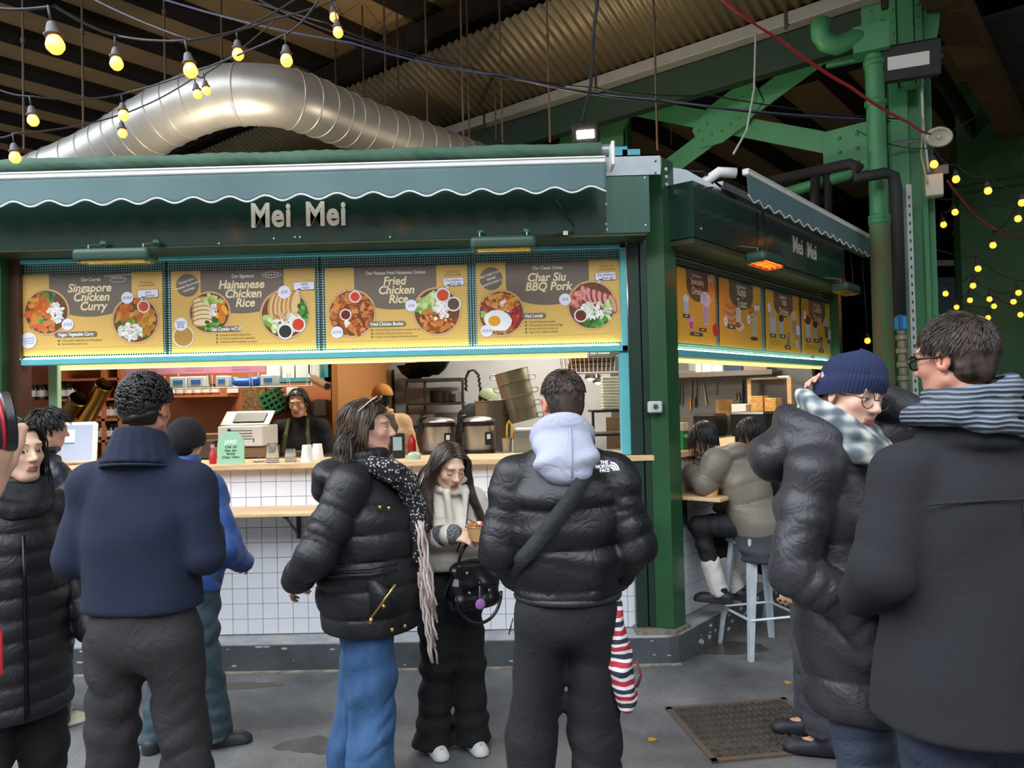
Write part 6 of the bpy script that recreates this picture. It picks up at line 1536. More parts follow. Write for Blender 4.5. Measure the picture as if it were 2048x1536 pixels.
 sd = SDF(bc - .24, bc + .24, .008); sd.loft([(bc[2] - .11, bc[0], bc[1] + .03, .12, .05), (bc[2] - .06, bc[0], bc[1] + .03, .135, .065), (bc[2] + .05, bc[0], bc[1] + .02, .115, .05), (bc[2] + .11, bc[0], bc[1] + .01, .09, .03)], fold=folds(.006, 50, 47), p=2.5); addl(sd, 'bag_body', lm)
 sd = SDF(bc - .24, bc + .24, .008); sd.box(bc + np.array([0, .085, .055]), (.10, .010, .055), .01, rotx(.15), fold=folds(.004, 50, 48)); addl(sd, 'flap', lm)
 mb = MB(); mb.tube([bc + np.array([.09 * math.cos(t), .06, .06 + .15 * math.sin(t)]) for t in np.linspace(0.1, math.pi - .1, 16)], .008, 8); addl(mb, 'handle', lm); mb = MB(); mb.tube([bc + np.array([.115 * math.cos(t), .085 + .02 * math.sin(-t), -.02 + .14 * math.sin(t)]) for t in np.linspace(math.pi + .1, 2 * math.pi - .1, 18)], .008, 8); addl(mb, 'hanging_strap', lm)
 mb = MB()
 for (dx, dz) in ((-.06, .07), (.06, .07), (-.05, -.02), (.05, -.02), (.0, .02)): mb.sphere(bc + np.array([dx, .098, dz]), (.008, .005, .008), 8, 6)
 addl(mb, 'studs', m_steel)['kind'] = 'stuff'; mb = MB(); mb.lathe([(.024, 0), (.024, .006), (.02, .008), (.001, .008)], 20, bc + np.array([.0, .10, -.075]), (0, 1, 0)); mb.tube([bc + np.array([0, .10, -.05]), bc + np.array([.0, .10, .02])], .003, 6); addl(mb, 'charm', mat('purple_charm', '#b07ac0', .35))
girl()
# ---- man in the black down jacket with grey hood
def down_man():
 Y = 2.70; P = Person('man in a black down jacket with grey hood and crossbody strap, back to us', px_x(1128, Y), Y, 0, 1.785,
  J=dict(elL=(-.232, -.05, 1.17), elR=(.232, -.05, 1.17), wrL=(-.165, .10, 1.03), wrR=(.165, .10, 1.02), shL=(-.172, -.01, 1.40), shR=(.172, -.01, 1.40), anL=(-.17, 0, .09), anR=(.085, 0, .09), knL=(-.135, .02, .5), knR=(.085, .02, .5)), head=(-16, -3, 0), hscale=.98)
 P.body('#cf9479', res=.007, detail=1, blush=.5)
 hm = hairmat('short_brown', '#2f241e', '#4d3d33')
 P.hairshell(hm, .006, low=-.075, line=.07, fold=folds(.0015, 200, 51)); P.locks(hm, 900, .022, .0024, 3, lift=.008, th=.006, seed=52, mask=lambda d: d[2] > .15 and not (d[1] > .6 and d[2] < .5)); P.locks(hm, 700, .012, .0016, 2, lift=.002, th=.003, seed=53, mask=lambda d: -.62 < d[2] < .2 and d[1] < .1)
 sl = (.13, .022, .15)
 m = cloth('black_nylon_down', '#151419', rough=.48, bump=.10, bscale=22, var=.1, vscale=4)
 P.jacket(m, [(.995, 0, 0, .172, .14), (1.02, 0, 0, .188, .152), (1.15, 0, 0, .194, .158), (1.28, 0, 0, .198, .162), (1.36, 0, -.005, .19, .155), (1.40, 0, -.005, .17, .135), (1.44, 0, -.005, .145, .115), (1.49, 0, -.005, .09, .075)], r=(.079, .073, .053), quilt=(.136, .018, .66), squilt=(.136, .013, .15), fold=.006, ffreq=30, seed=55, res=.0078, p=2.3, ca=.010)
 mb = MB(); mb.tube([np.array([.176 * math.cos(t), .143 * math.sin(t), 1.0]) for t in np.linspace(0, 6.283, 40)], .013, 8); P.mbput(mb, 'hem_binding', cloth('hem_binding', '#26262b', rough=.5))
 # grey hood lying on the shoulders
 sd = SDF((-.25, -.32, 1.33), (.25, .2, 1.68), .009); f = folds(.007, 34, 57)
 sd.loft([(1.385, 0, -.12, .06, .04), (1.43, 0, -.115, .098, .065), (1.49, 0, -.095, .112, .08), (1.535, 0, -.07, .104, .08), (1.575, 0, -.05, .088, .07), (1.60, 0, -.03, .078, .06)], fold=f, k=.02, p=2.4, round_=.05)
 Q = [np.array([.080 * math.cos(t), -.005 + .085 * math.sin(t), 1.545 - .05 * math.sin(t)]) for t in np.linspace(0, 6.283, 19)]
 for i in range(18): sd.cone(Q[i], Q[i + 1], .030, k=.02, fold=f)
 for q in ((0, -.212, 1.44), (0, -.205, 1.53)): pass
 P.put(sd, 'hood', cloth('light_grey_jersey', '#a6a9bb', rough=.9, bump=.3, bscale=300)); mb = MB(); mb.tube([(0.015, -.176, 1.42), (.015, -.178, 1.49), (.015, -.148, 1.55), (.015, -.115, 1.58)], .0035, 6); P.mbput(mb, 'hood_seam', MATS['cloth_light_grey_jersey'])
 # strap
 mb = MB(); pts = [(.075, -.135, 1.44), (.045, -.165, 1.40), (.0, -.182, 1.34), (-.05, -.182, 1.28), (-.10, -.172, 1.215), (-.15, -.145, 1.155), (-.19, -.08, 1.10)]
 V = [];
 for i, q in enumerate(pts):
  q = np.array(q); a = nrm(np.array(pts[min(i + 1, 6)]) - np.array(pts[max(i - 1, 0)])); n = nrm(q * np.array([1, 1.4, 0])); w = np.cross(a, n) * .026; V.append([q + n * .006 - w, q + n * .006 + w])
 mb.grid(V); o = P.mbput(mb, 'crossbody_strap', cloth('strap_webbing', '#1f2322', rough=.8)); md = o.modifiers.new('thickness', 'SOLIDIFY'); md.thickness = .004
 # embroidered logo on the right shoulder blade
 mb = MB(); o_ = np.array([.142, -.118, 1.448]); x = nrm(np.array([1.0, .40, 0])); y = nrm(np.array([0, .32, 1.0])); z = np.cross(x, y); o_ = o_ + z * .010
 for i, t in enumerate(('THE', 'NORTH', 'FACE')): add_text(mb, t, o_ + x * -.004 * 0 + y * (.013 - .0135 * i) + x * (-.022 if i != 1 else -.027), x, y, .0155, .002, bold=.03, align='CENTER')
 for rr in (.014, .0225, .031):
  P0 = [(rr * math.cos(t), rr * math.sin(t)) for t in np.linspace(0, math.pi / 2, 10)] + [((rr - .006) * math.cos(t), (rr - .006) * math.sin(t)) for t in np.linspace(math.pi / 2, 0, 10)]
  mb.prism(P0, .002, o_ + x * .002 - y * .017, x, y)
 P.mbput(mb, 'logo', mat('white_embroidery', '#eeeef2', .7), False, label='white embroidered logo reading THE NORTH FACE')
 P.trousers(cloth('black_twill', '#17171a', rough=.85), r=(.096, .082, .082), hem=.03, seed=58, waist=(.172, .14), fold=.008, ffreq=22); P.shoes('#1a1a1c', '#111')
 mb = MB(); mb.tube([(-.19, -.12, .95), (-.20, -.13, .92), (-.205, -.13, .90), (-.195, -.13, .93)], .0022, 6); P.mbput(mb, 'toggle_cord', m_black)
 # striped bag
 p = onY(1234, 1186, 2.66); b = thing('tote_bag', 'red white and navy striped cloth bag hanging beside the down jacket man', 'bag', (p[0], p[1], p[2] - .42))
 ms = bpy.data.materials.new('striped_cloth'); ms.use_nodes = True; nt = ms.node_tree; bs = nt.nodes['Principled BSDF']; tc = nt.nodes.new('ShaderNodeTexCoord'); sp = nt.nodes.new('ShaderNodeSeparateXYZ'); mt = nt.nodes.new('ShaderNodeMath'); mt.operation = 'FRACT'; dv = nt.nodes.new('ShaderNodeMath'); dv.operation = 'DIVIDE'; dv.inputs[1].default_value = .056
 nz = nt.nodes.new('ShaderNodeTexNoise'); nz.inputs['Scale'].default_value = 9; ad = nt.nodes.new('ShaderNodeMath'); ad.operation = 'MULTIPLY_ADD'; ad.inputs[1].default_value = .035
 rp = nt.nodes.new('ShaderNodeValToRGB'); rp.color_ramp.interpolation = 'CONSTANT'; cols = [(0, '#b22a3a'), (.30, '#e3dcdc'), (.5, '#2c333d'), (.8, '#e3dcdc')]
 rp.color_ramp.elements[0].color = (*lin(cols[0][1]), 1); rp.color_ramp.elements[1].position = cols[1][0]; rp.color_ramp.elements[1].color = (*lin(cols[1][1]), 1)
 for q, c in cols[2:]: e = rp.color_ramp.elements.new(q); e.color = (*lin(c), 1)
 L = nt.links; L.new(tc.outputs['Object'], sp.inputs[0]); L.new(tc.outputs['Object'], nz.inputs['Vector']); L.new(nz.outputs[0], ad.inputs[0]); L.new(sp.outputs['Z'], ad.inputs[2]); L.new(ad.outputs[0], dv.inputs[0]); L.new(dv.outputs[0], mt.inputs[0]); L.new(mt.outputs[0], rp.inputs[0]); L.new(rp.outputs[0], bs.inputs['Base Color']); bs.inputs['Roughness'].default_value = .7
 c = p + np.array([0.005, 0, -.20]); sd = SDF(c - .26, c + .26, .0075); ff = folds(.006, 55, 60)
 sd.loft([(c[2] - .205, c[0] + .02, c[1], .022, .03), (c[2] - .14, c[0] + .012, c[1], .045, .055), (c[2] - .04, c[0], c[1], .045, .06), (c[2] + .08, c[0] - .008, c[1], .032, .05), (c[2] + .19, c[0] - .015, c[1], .020, .03)], fold=ff, k=.02)
 sd.build('bag_cloth', ms, b); mb = MB(); mb.tube([c + np.array([.05, -.03, -.02]), c + np.array([.065, -.035, -.07]), c + np.array([.05, -.03, -.11])], .005, 6); mb.build('side_loop', mat('dark_red_loop', '#6d2430', .7), b, smooth=True)
down_man()
# ---- tall man in navy beanie
def beanie_man():
 Y = 2.48; face = 116; P = Person('tall man in a navy ribbed beanie, round glasses and long charcoal down coat', px_x(1648, Y), Y, face, 1.82,
  J=dict(neck=(0, .03, 1.56), head=(.03, .09, 1.665), shL=(-.17, .01, 1.43), shR=(.175, -.02, 1.43), elR=(.245, -.07, 1.16), wrR=(.21, .17, .985), elL=(-.30, .27, 1.58), wrL=(-.10, .06, 1.72), hipL=(-.09, .07, .93), hipR=(.09, .07, .93), knL=(-.10, .11, .5), knR=(.10, .10, .5), anL=(-.12, .13, .09), anR=(.12, .08, .09)), head=(42, -12, -8), hscale=1.03)
 P.gaze = -.002
 P.body('#ddb29c', res=.006, detail=1, lips='#bb6a68', brow='#8a6a50', iris='#4a5a60', blush=.45, head_kw=dict(nose=1.05, wide=.97), hands={'R': dict(d=(-.5, .5, -.5), up=(1, .3, 0), side=(0, 1, .5), curl=.4), 'L': dict(d=(.75, -.55, .1), up=(-.2, -.4, 1), side=(0, 1, 0), curl=.35, spread=.2)})
 # ribbed beanie
 mbn = bpy.data.materials.new('navy_ribbed_knit'); mbn.use_nodes = True; b = mbn.node_tree.nodes['Principled BSDF']; b.inputs['Base Color'].default_value = (*lin('#1d2748'), 1); b.inputs['Roughness'].default_value = .95
 V = []; F = []; n = 220; prof = [(-.018, 1.03), (-.010, 1.06), (.02, 1.075), (.038, 1.07), (.042, 1.02), (.06, 1.02), (.085, .95), (.105, .82), (.122, .60), (.133, .32), (.137, .02)]
 for i, (z, r) in enumerate(prof):
  for k_ in range(n):
   t = 2 * math.pi * k_ / n; rib = 1 + .018 * (math.sin(t * 55)) * (1 if r > .4 else r); zz = z + (.012 * math.sin(t) if z < .045 else 0) - .010 * math.cos(t) * 0
   V.append(P.hp((.088 * r * rib * math.cos(t), -.016 + .108 * r * rib * math.sin(t), zz + .012 + (.018 * math.sin(t) if i < 5 else .010 * math.sin(t)))))
 for i in range(len(prof) - 1):
  for k_ in range(n): F.append((i * n + k_, i * n + (k_ + 1) % n, (i + 1) * n + (k_ + 1) % n, (i + 1) * n + k_))
 mb = MB(); mb.add(V, F); P.mbput(mb, 'beanie', mbn)
 P.glasses(mat('thin_gold_rim', '#5d5348', .35, .7), .026)
 def ex(sd, f):
  b = P.J['neck']
  for lv, rr, th in ((-.06, .125, .05), (-.01, .12, .042)):
   Q = [b + np.array([rr * math.cos(t), -.02 + rr * math.sin(t), lv - .045 * math.sin(t)]) for t in np.linspace(math.pi * .95, math.pi * 2.05, 13)]
   for i in range(12): sd.cone(Q[i], Q[i + 1], th, k=.02, fold=f)
  sd.ell((0, -.155, 1.47), (.15, .08, .085), k=.03, fold=f); sd.cone((.19, .10, 1.10), (.205, .13, .93), .05, k=.04)
 P.jacket(m_charpuff, [(.705, 0, .085, .205, .155), (.73, 0, .083, .215, .165), (.90, 0, .065, .215, .165), (.985, 0, .05, .205, .16), (1.0, 0, .05, .21, .163), (1.2, 0, .02, .21, .163), (1.34, 0, 0, .205, .155), (1.42, 0, .01, .17, .12), (1.52, 0, .02, .10, .09)], r=(.080, .075, .062), ca=.006, quilt=(.20, .012, .4), squilt=(.22, .011, .3), fold=.0065, ffreq=26, seed=63, extra=ex, res=.008, p=2.3)
 # plaid scarf
 mp = bpy.data.materials.new('grey_plaid_scarf'); mp.use_nodes = True; nt = mp.node_tree; bs = nt.nodes['Principled BSDF']; bs.inputs['Roughness'].default_value = .95; tc = nt.nodes.new('ShaderNodeTexCoord'); acc = None
 for d_, sc in (('X', 30), ('Z', 34), ('Y', 26)):
  w = nt.nodes.new('ShaderNodeTexWave'); w.bands_direction = d_; w.inputs['Scale'].default_value = sc / 4.5; w.inputs['Distortion'].default_value = 5; nt.links.new(tc.outputs['Object'], w.inputs['Vector'])
  if acc is None: acc = w.outputs[1]
  else: a = nt.nodes.new('ShaderNodeMath'); a.operation = 'ADD'; nt.links.new(acc, a.inputs[0]); nt.links.new(w.outputs[1], a.inputs[1]); acc = a.outputs[0]
 rp = nt.nodes.new('ShaderNodeValToRGB'); dv = nt.nodes.new('ShaderNodeMath'); dv.operation = 'DIVIDE'; dv.inputs[1].default_value = 3.0; nt.links.new(acc, dv.inputs[0]); nt.links.new(dv.outputs[0], rp.inputs[0]); nt.links.new(rp.outputs[0], bs.inputs['Base Color'])
 rp.color_ramp.elements[0].position = .25; rp.color_ramp.elements[0].color = (*lin('#565e64'), 1); rp.color_ramp.elements[1].position = .8; rp.color_ramp.elements[1].color = (*lin('#c4c4b8'), 1); e = rp.color_ramp.elements.new(.5); e.color = (*lin('#7c858a'), 1)
 b = P.J['neck']; sd = SDF(b - .26, b + .26, .0085); f = folds(.008, 45, 65)
 for lv, rr, dy in ((.045, .092, 0), (.0, .105, .01), (-.045, .11, .02)):
  Q = [b + np.array([rr * math.cos(t), .015 + dy + rr * 1.05 * math.sin(t), lv - .055 * math.sin(t)]) for t in np.linspace(0, 6.283, 19)]
  for i in range(18): sd.cone(Q[i], Q[i + 1], .030, k=.014, fold=f)
 P.put(sd, 'scarf', mp)
 P.hairshell(hairmat('sandy', '#5d4a38', '#7a6248'), .008, low=-.06)
 P.trousers(cloth('slate_blue_trousers', '#343b4d', rough=.85), r=(.10, .08, .075), hem=.04, seed=67, waist=(.185, .14), fold=.006); P.shoes('#2a2320', '#1a1a1a')
beanie_man()
# ---- man in the long charcoal coat, right foreground
def coat_man():
 Y = 1.98; P = Person('man in a long charcoal wool coat and knitted scarf at right, back to us', px_x(1945, Y), Y, -6, 1.86,
  J=dict(shL=(-.19, 0, 1.46), shR=(.19, 0, 1.46), elL=(-.272, -.03, 1.235), elR=(.272, -.03, 1.235), wrL=(-.21, .18, 1.12), wrR=(.21, .18, 1.12), head=(-.015, .035, 1.755), neck=(0, 0, 1.605)), head=(-26, -5, 0), hscale=1.0)
 P.body('#c98f77', res=.007, detail=1, blush=.5, brow='#2a1f1a')
 hm = hairmat('dark_short', '#231a15', '#4c3e35')
 P.hairshell(hm, .006, low=-.075, line=.072, fold=folds(.002, 150, 70))
 P.locks(hm, 2600, .034, .0019, 4, crown=(.008, -.055, .105), lift=.006, th=.007, seed=71, mask=lambda d: d[2] > -.1 and not (d[1] > .6 and d[2] < .45) and not (d[1] > .25 and d[2] < .05)); P.locks(hm, 1500, .022, .0016, 3, grav=.3, lift=.002, th=.006, seed=72, mask=lambda d: -.80 < d[2] < .15 and d[1] < .05)
 P.glasses(mat('black_acetate', '#0d0d0e', .25), .024, False)
 f_ = folds(.0045, 14, 73)
 def ex(sd, f):
  b = P.J['neck']
  for lv in np.linspace(-.05, .03, 4):
   Q = [b + np.array([(.085 + .5 * max(0, -lv)) * math.cos(t), (.085 + .4 * max(0, -lv)) * math.sin(t), lv]) for t in np.linspace(0, 6.283, 19)]
   for i in range(18): sd.cone(Q[i], Q[i + 1], .018, k=.02)
 c = P.jacket(m_coatwool, [(.845, 0, 0, .262, .20), (.97, 0, 0, .252, .185), (1.10, 0, 0, .235, .168), (1.24, 0, 0, .222, .155), (1.38, 0, 0, .215, .145), (1.46, 0, 0, .185, .12), (1.52, 0, 0, .12, .095), (1.57, 0, 0, .09, .08)], r=(.075, .073, .06), hemr=.012, ca=.007, fold=.0045, ffreq=15, seed=74, extra=ex, res=.0085, p=2.4, name='coat', k=.03)
 mb = MB()   # centre back seam, yoke seam and vent flap
 mb.tube([(.02, -.142, 1.42), (.02, -.152, 1.30), (.02, -.164, 1.15), (.02, -.176, 1.05)], .0028, 6); P.mbput(mb, 'back_seam', m_coatwool)
 mb = MB(); mb.tube([(-.20 + .40 * t, -.105 - .04 * math.sin(math.pi * t), 1.405 + .012 * math.sin(math.pi * t)) for t in np.linspace(0, 1, 15)], .0028, 6); P.mbput(mb, 'yoke_seam', m_coatwool)
 sd = SDF((-.02, -.30, .80), (.26, -.1, 1.1), .008); sd.box((.12, -.192, .955), (.105, .010, .118), .008, rotz(.28) @ rotx(-.10), fold=f_); P.put(sd, 'vent_flap', m_coatwool)
 # ribbed scarf
 mk = bpy.data.materials.new('grey_blue_rib_knit'); mk.use_nodes = True; nt = mk.node_tree; bs = nt.nodes['Principled BSDF']; bs.inputs['Roughness'].default_value = .95; tc = nt.nodes.new('ShaderNodeTexCoord'); w = nt.nodes.new('ShaderNodeTexWave'); w.bands_direction = 'Z'; w.inputs['Scale'].default_value = 26; w.inputs['Distortion'].default_value = 3.0; w.inputs['Detail'].default_value = 1; w.inputs['Detail Scale'].default_value = .6; nt.links.new(tc.outputs['Object'], w.inputs['Vector'])
 rp = nt.nodes.new('ShaderNodeValToRGB'); rp.color_ramp.elements[0].color = (*lin('#2c3138'), 1); rp.color_ramp.elements[1].color = (*lin('#7d8694'), 1); nt.links.new(w.outputs[1], rp.inputs[0]); nt.links.new(rp.outputs[0], bs.inputs['Base Color']); bp = nt.nodes.new('ShaderNodeBump'); bp.inputs['Strength'].default_value = .8; bp.inputs['Distance'].default_value = .01; nt.links.new(w.outputs[1], bp.inputs['Height']); nt.links.new(bp.outputs[0], bs.inputs['Normal'])
 b = P.J['neck']; sd = SDF(b - .26, b + .26, .0075); f = folds(.006, 40, 75)
 for j, (lv, rr, tl) in enumerate(((.070, .088, .02), (.038, .105, .035), (.008, .122, .02), (-.022, .135, .03))):
  Q = [b + np.array([rr * 1.08 * math.cos(t), .0 + rr * math.sin(t), lv + tl * math.cos(t + j)]) for t in np.linspace(0, 6.283, 21)]
  for i in range(20): sd.cone(Q[i], Q[i + 1], .021, k=.008, fold=f)
 P.put(sd, 'scarf', mk)
 P.trousers(cloth('navy_trousers', '#2a3042', rough=.85), r=(.115, .092, .085), seed=77, waist=(.185, .14)); P.shoes('#201a18', '#111')
coat_man()
# ---- person hidden behind the beanie man
def hidden_person():
 Y = 3.72; P = Person('person in grey jeans with a blue bag, mostly hidden behind the beanie man', px_x(1612, Y), Y, -75, 1.62, J=dict(anL=(-.10, -.02, .09), anR=(.11, .02, .09)))
 P.body('#d2a288', res=.011); hm = hairmat('brown_plain', '', ''); P.hairshell(hm, .014, low=-.09)
 P.jacket(cloth('dark_teal_coat', '#20303a'), [(.85, 0, 0, .2, .14), (1.05, 0, 0, .2, .14), (1.2, 0, 0, .19, .13), (1.32, 0, 0, .11, .08)], r=(.075, .065, .05), fold=.004, res=.012, collar=(.065, .05, .02))
 P.trousers(cloth('grey_denim', '#43414a', rough=.85, bump=.2), r=(.105, .078, .066), hem=.10, seed=81); P.shoes('#22222c', '#1b1b20', high=.10)
 mb = MB()
 for a in 'LR': an = P.J['an' + a]; mb.cyl(an + Z3 * -.005, an + Z3 * .05, .043, n=14)
 P.mbput(mb, 'sock', cloth('pink_sock', '#b2476c'))
 sd = SDF((-.35, -.32, .42), (.1, .05, .9), .01); sd.box((-.20, -.165, .66), (.045, .11, .15), .03, rotx(.1), fold=folds(.006, 30, 83)); P.put(sd, 'shoulder_bag', cloth('royal_blue_canvas', '#22476f'))
hidden_person()
# ---- seated customers and stools
def stool(x, y, rot, label):
 m = mat('stool_pale_blue_white', '#cfd8de', .35, .3, color2='#c2cbd2', vscale=12); st = thing('bar_stool', label, 'stool', (x, y, 0), rotz=rot)
 def ad(mb, name, smooth=False):
  o = bpy.data.objects.new(name, mb.mesh(name, smooth)); COL.objects.link(o); o.data.materials.append(m); o.parent = st
 mb = MB(); mb.cbox((0, 0, .745), (.31, .31, .022), .008); ad(mb, 'seat');
 for sx in (-1, 1):
  for sy in (-1, 1):
   mb = MB(); a = np.array([sx * .135, sy * .135, .735]); b = np.array([sx * .205, sy * .205, .0]); R0 = .036
   d = nrm(b - a); ex_ = np.array([-sx, 0, 0]); ey_ = np.array([0, -sy, 0])
   P_ = []
   for p, w in ((a, .055), (b, .030)): P_ += [p + ex_ * w, p + ex_ * 0, p + ey_ * w, p + ey_ * w * 1 + ex_ * .006, p + ex_ * .006 + ey_ * .006, p + ex_ * w + ey_ * .006]
   mb.add(P_, [(0, 1, 7, 6), (1, 2, 8, 7), (2, 3, 9, 8), (3, 4, 10, 9), (4, 5, 11, 10), (5, 0, 6, 11), (0, 5, 4, 1), (1, 4, 3, 2), (6, 7, 10, 11), (7, 8, 9, 10)]); ad(mb, 'leg')
 for sx in (-1, 1):
  mb = MB(); mb.cyl((sx * .18, -.175, .25), (sx * .18, .175, .25), .009, n=8); ad(mb, 'crossbar'); mb = MB(); mb.cyl((-.175, sx * .18, .25), (.175, sx * .18, .25), .009, n=8); ad(mb, 'crossbar')
 for sx in (-1, 1): mb = MB(); mb.cbox((sx * .15, 0, .72), (.012, .30, .05), .004); ad(mb, 'apron'); mb = MB(); mb.cbox((0, sx * .15, .72), (.30, .012, .05), .004); ad(mb, 'apron')
s1 = np.array(cw(1.60, 5.10)); stool(s1[0], s1[1], math.radians(14), 'pale metal bar stool under the customer in the khaki puffer')
ts, os_ = S_of((s1[0], s1[1])); s2 = S(ts + .72, os_ + .03, 0); stool(s2[0], s2[1], math.radians(30), 'pale metal bar stool farther along, mostly behind the first stool')
def seated(label, x, y, face, mcoat, skin, second=False):
 P = Person(label, x, y, face, 1.62, J=dict(pelvis=(0, 0, .80), waist=(0, .02, .95), chest=(0, .16, 1.16), neck=(0, .27, 1.29), head=(0, .35, 1.38), shL=(-.17, .21, 1.23), shR=(.17, .21, 1.23), elL=(-.20, .28, 1.10), elR=(.20, .26, 1.10), wrL=(-.07, .44, 1.16), wrR=(.06, .46, 1.20), hipL=(-.09, .0, .83), hipR=(.09, .0, .83), knL=(-.11, .36, .80), knR=(.10, .34, .78), anL=(-.10, .24, .38), anR=(.12, .20, .36)), head=(0, -28, 0))
 P.body(skin, res=.009); hm = hairmat('jet_black', '#0b0a0b', '#1c1a1c'); P.hairshell(hm, .013, low=-.09)
 P.locks(hm, 380, .16, .0042, 7, grav=.5, lift=.012, th=.014, seed=90 + second, crown=(0, .0, .13))
 def ex(sd, f):
  sd.ell((0, .13, 1.29), (.15, .09, .07), rotx(-.3), k=.03, fold=f)
  sd.cone((0, .02, .86), (0, .09, 1.10), .165, .155, wide=(1, 0, 0), w=1.25, quilt=(.12, .018, .1), fold=f, k=.03); sd.cone((0, .09, 1.10), (0, .20, 1.20), .155, .11, wide=(1, 0, 0), w=1.3, quilt=(.12, .014, .5), fold=f, k=.03)
 P.jacket(mcoat, [(.755, 0, -.02, .21, .17), (.86, 0, -.01, .22, .18), (.95, 0, .03, .21, .17)], r=(.095, .085, .055), squilt=(.13, .015, .2), fold=.005, seed=91, extra=ex, res=.0095)
 P.trousers(cloth('black_leggings', '#101012'), r=(.088, .068, .05), hem=.0, seed=92, waist=(.17, .14), top=.90)
 return P
c1 = np.array([s1[0], s1[1]])
P = seated('customer in a khaki puffer hunched over the side shelf on a bar stool', c1[0], c1[1], -58, cloth('khaki_puffer', '#716a5e', rough=.5, bump=.15, bscale=26), '#d7ab90')
P.shoes('#1c1c20', '#2b2b30', dirs={'L': (-.1, 1, 0), 'R': (.1, 1, 0)})
sd = SDF((-.3, -.3, .25), (.35, .5, .9), .009); w_ = folds(.004, 80, 95)
for a in 'LR': sd.cone(P.J['an' + a] + Z3 * .0, P.J['an' + a] + (P.J['kn' + a] - P.J['an' + a]) * .42, .058, .066, fold=w_)
P.put(sd, 'leg_warmers', cloth('white_rib_knit', '#cfcac4', rough=.95, bump=.4, bscale=120))
sd = SDF((-.4, -.35, .5), (.4, .4, 1.0), .010); sd.loft([(.60, 0, -.06, .235, .20), (.70, 0, -.04, .225, .20), (.85, 0, 0, .20, .17)], fold=folds(.012, 24, 96)); sd.ell((0, .2, .64), (.3, .16, .10), op='s', k=.02); P.put(sd, 'skirt', cloth('dark_slate_skirt', '#31353a', rough=.8))
sd = SDF((-.3, .0, .75), (.3, .5, 1.1), .009); sd.ell((.13, .25, .90), (.06, .09, .07), k=.02, fold=folds(.012, 50, 97)); sd.ell((.16, .20, .86), (.05, .07, .05), k=.03, fold=folds(.012, 50, 98)); P.put(sd, 'lap_scarf', cloth('beige_cloth', '#b5a592', rough=.95))
P2 = seated('black-haired customer in navy seated behind the khaki puffer', s2[0], s2[1], -58, cloth('navy_shell', '#1b2030', rough=.6), '#d7ab90', True); P2.shoes('#d5d0c8', '#e0dcd4')
pb_ = S(ts - .22, .25, 1.017); b = thing('paper_cup', 'small kraft paper bowl on the side eating shelf', 'bowl', tuple(pb_)); mb = MB(); mb.lathe([(.045, 0), (.056, .07), (.059, .072), (.054, .072), (.044, .006), (.001, .006)], 24, pb_); mb.build('cup', MATS['kraft_paper'], b, smooth=True, angle=35)
# ---- staff inside
def staff_woman():
 Y = 6.12; P = Person('kitchen worker in black with an olive apron looking down behind the counter', px_x(603, Y), Y, 178, 1.66, J=dict(head=(0, .075, 1.53), elL=(-.25, .02, 1.08), elR=(.25, .02, 1.08), wrL=(-.16, .25, 1.04), wrR=(.16, .25, 1.04)), head=(2, -16, 0), z0=PZ)
 P.body('#dfb090', res=.0065, lips='#b4625a', brow='#2c1f1a', closed=True)
 hm = hairmat('black_tied', '#120e0d', '#241c18'); P.hairshell(hm, .010, low=-.07, line=.085)
 P.locks(hm, 260, .17, .0038, 7, crown=(0, .03, .13), grav=.4, lift=.008, th=.010, seed=101, mask=lambda d: d[2] > -.1 and not (d[1] > .45 and d[2] < .62) and not (d[1] > .2 and d[2] < .2), flow=lambda d, r: np.array([d[0] * 2, -.3, -.3]), part=.066, ymax=.02)
 P.jacket(cloth('black_jersey', '#121113', rough=.85), [(.85, 0, 0, .19, .135), (1.05, 0, 0, .19, .135), (1.2, 0, 0, .19, .13), (1.34, 0, 0, .16, .10), (1.40, 0, 0, .08, .07)], r=(.078, .066, .048), fold=.006, collar=(.058, .02, .012))
 sd = SDF((-.25, .0, .7), (.25, .3, 1.5), .009); sd.loft([(.80, 0, .03, .165, .135), (1.0, 0, .03, .155, .132), (1.16, 0, .03, .12, .125)], p=2.6); sd.cut((0, .06, 0), (0, -1, 0));
 for sx in (-1, 1): sd.path([np.array((sx * .10, .145, 1.15)), np.array((sx * .085, .14, 1.28)), np.array((sx * .07, .085, 1.40))], .014, k=.01)
 P.put(sd, 'apron', cloth('olive_apron', '#5c5636', rough=.85)); P.trousers(m_blkjean, seed=103, res=.014); P.shoes()
staff_woman()
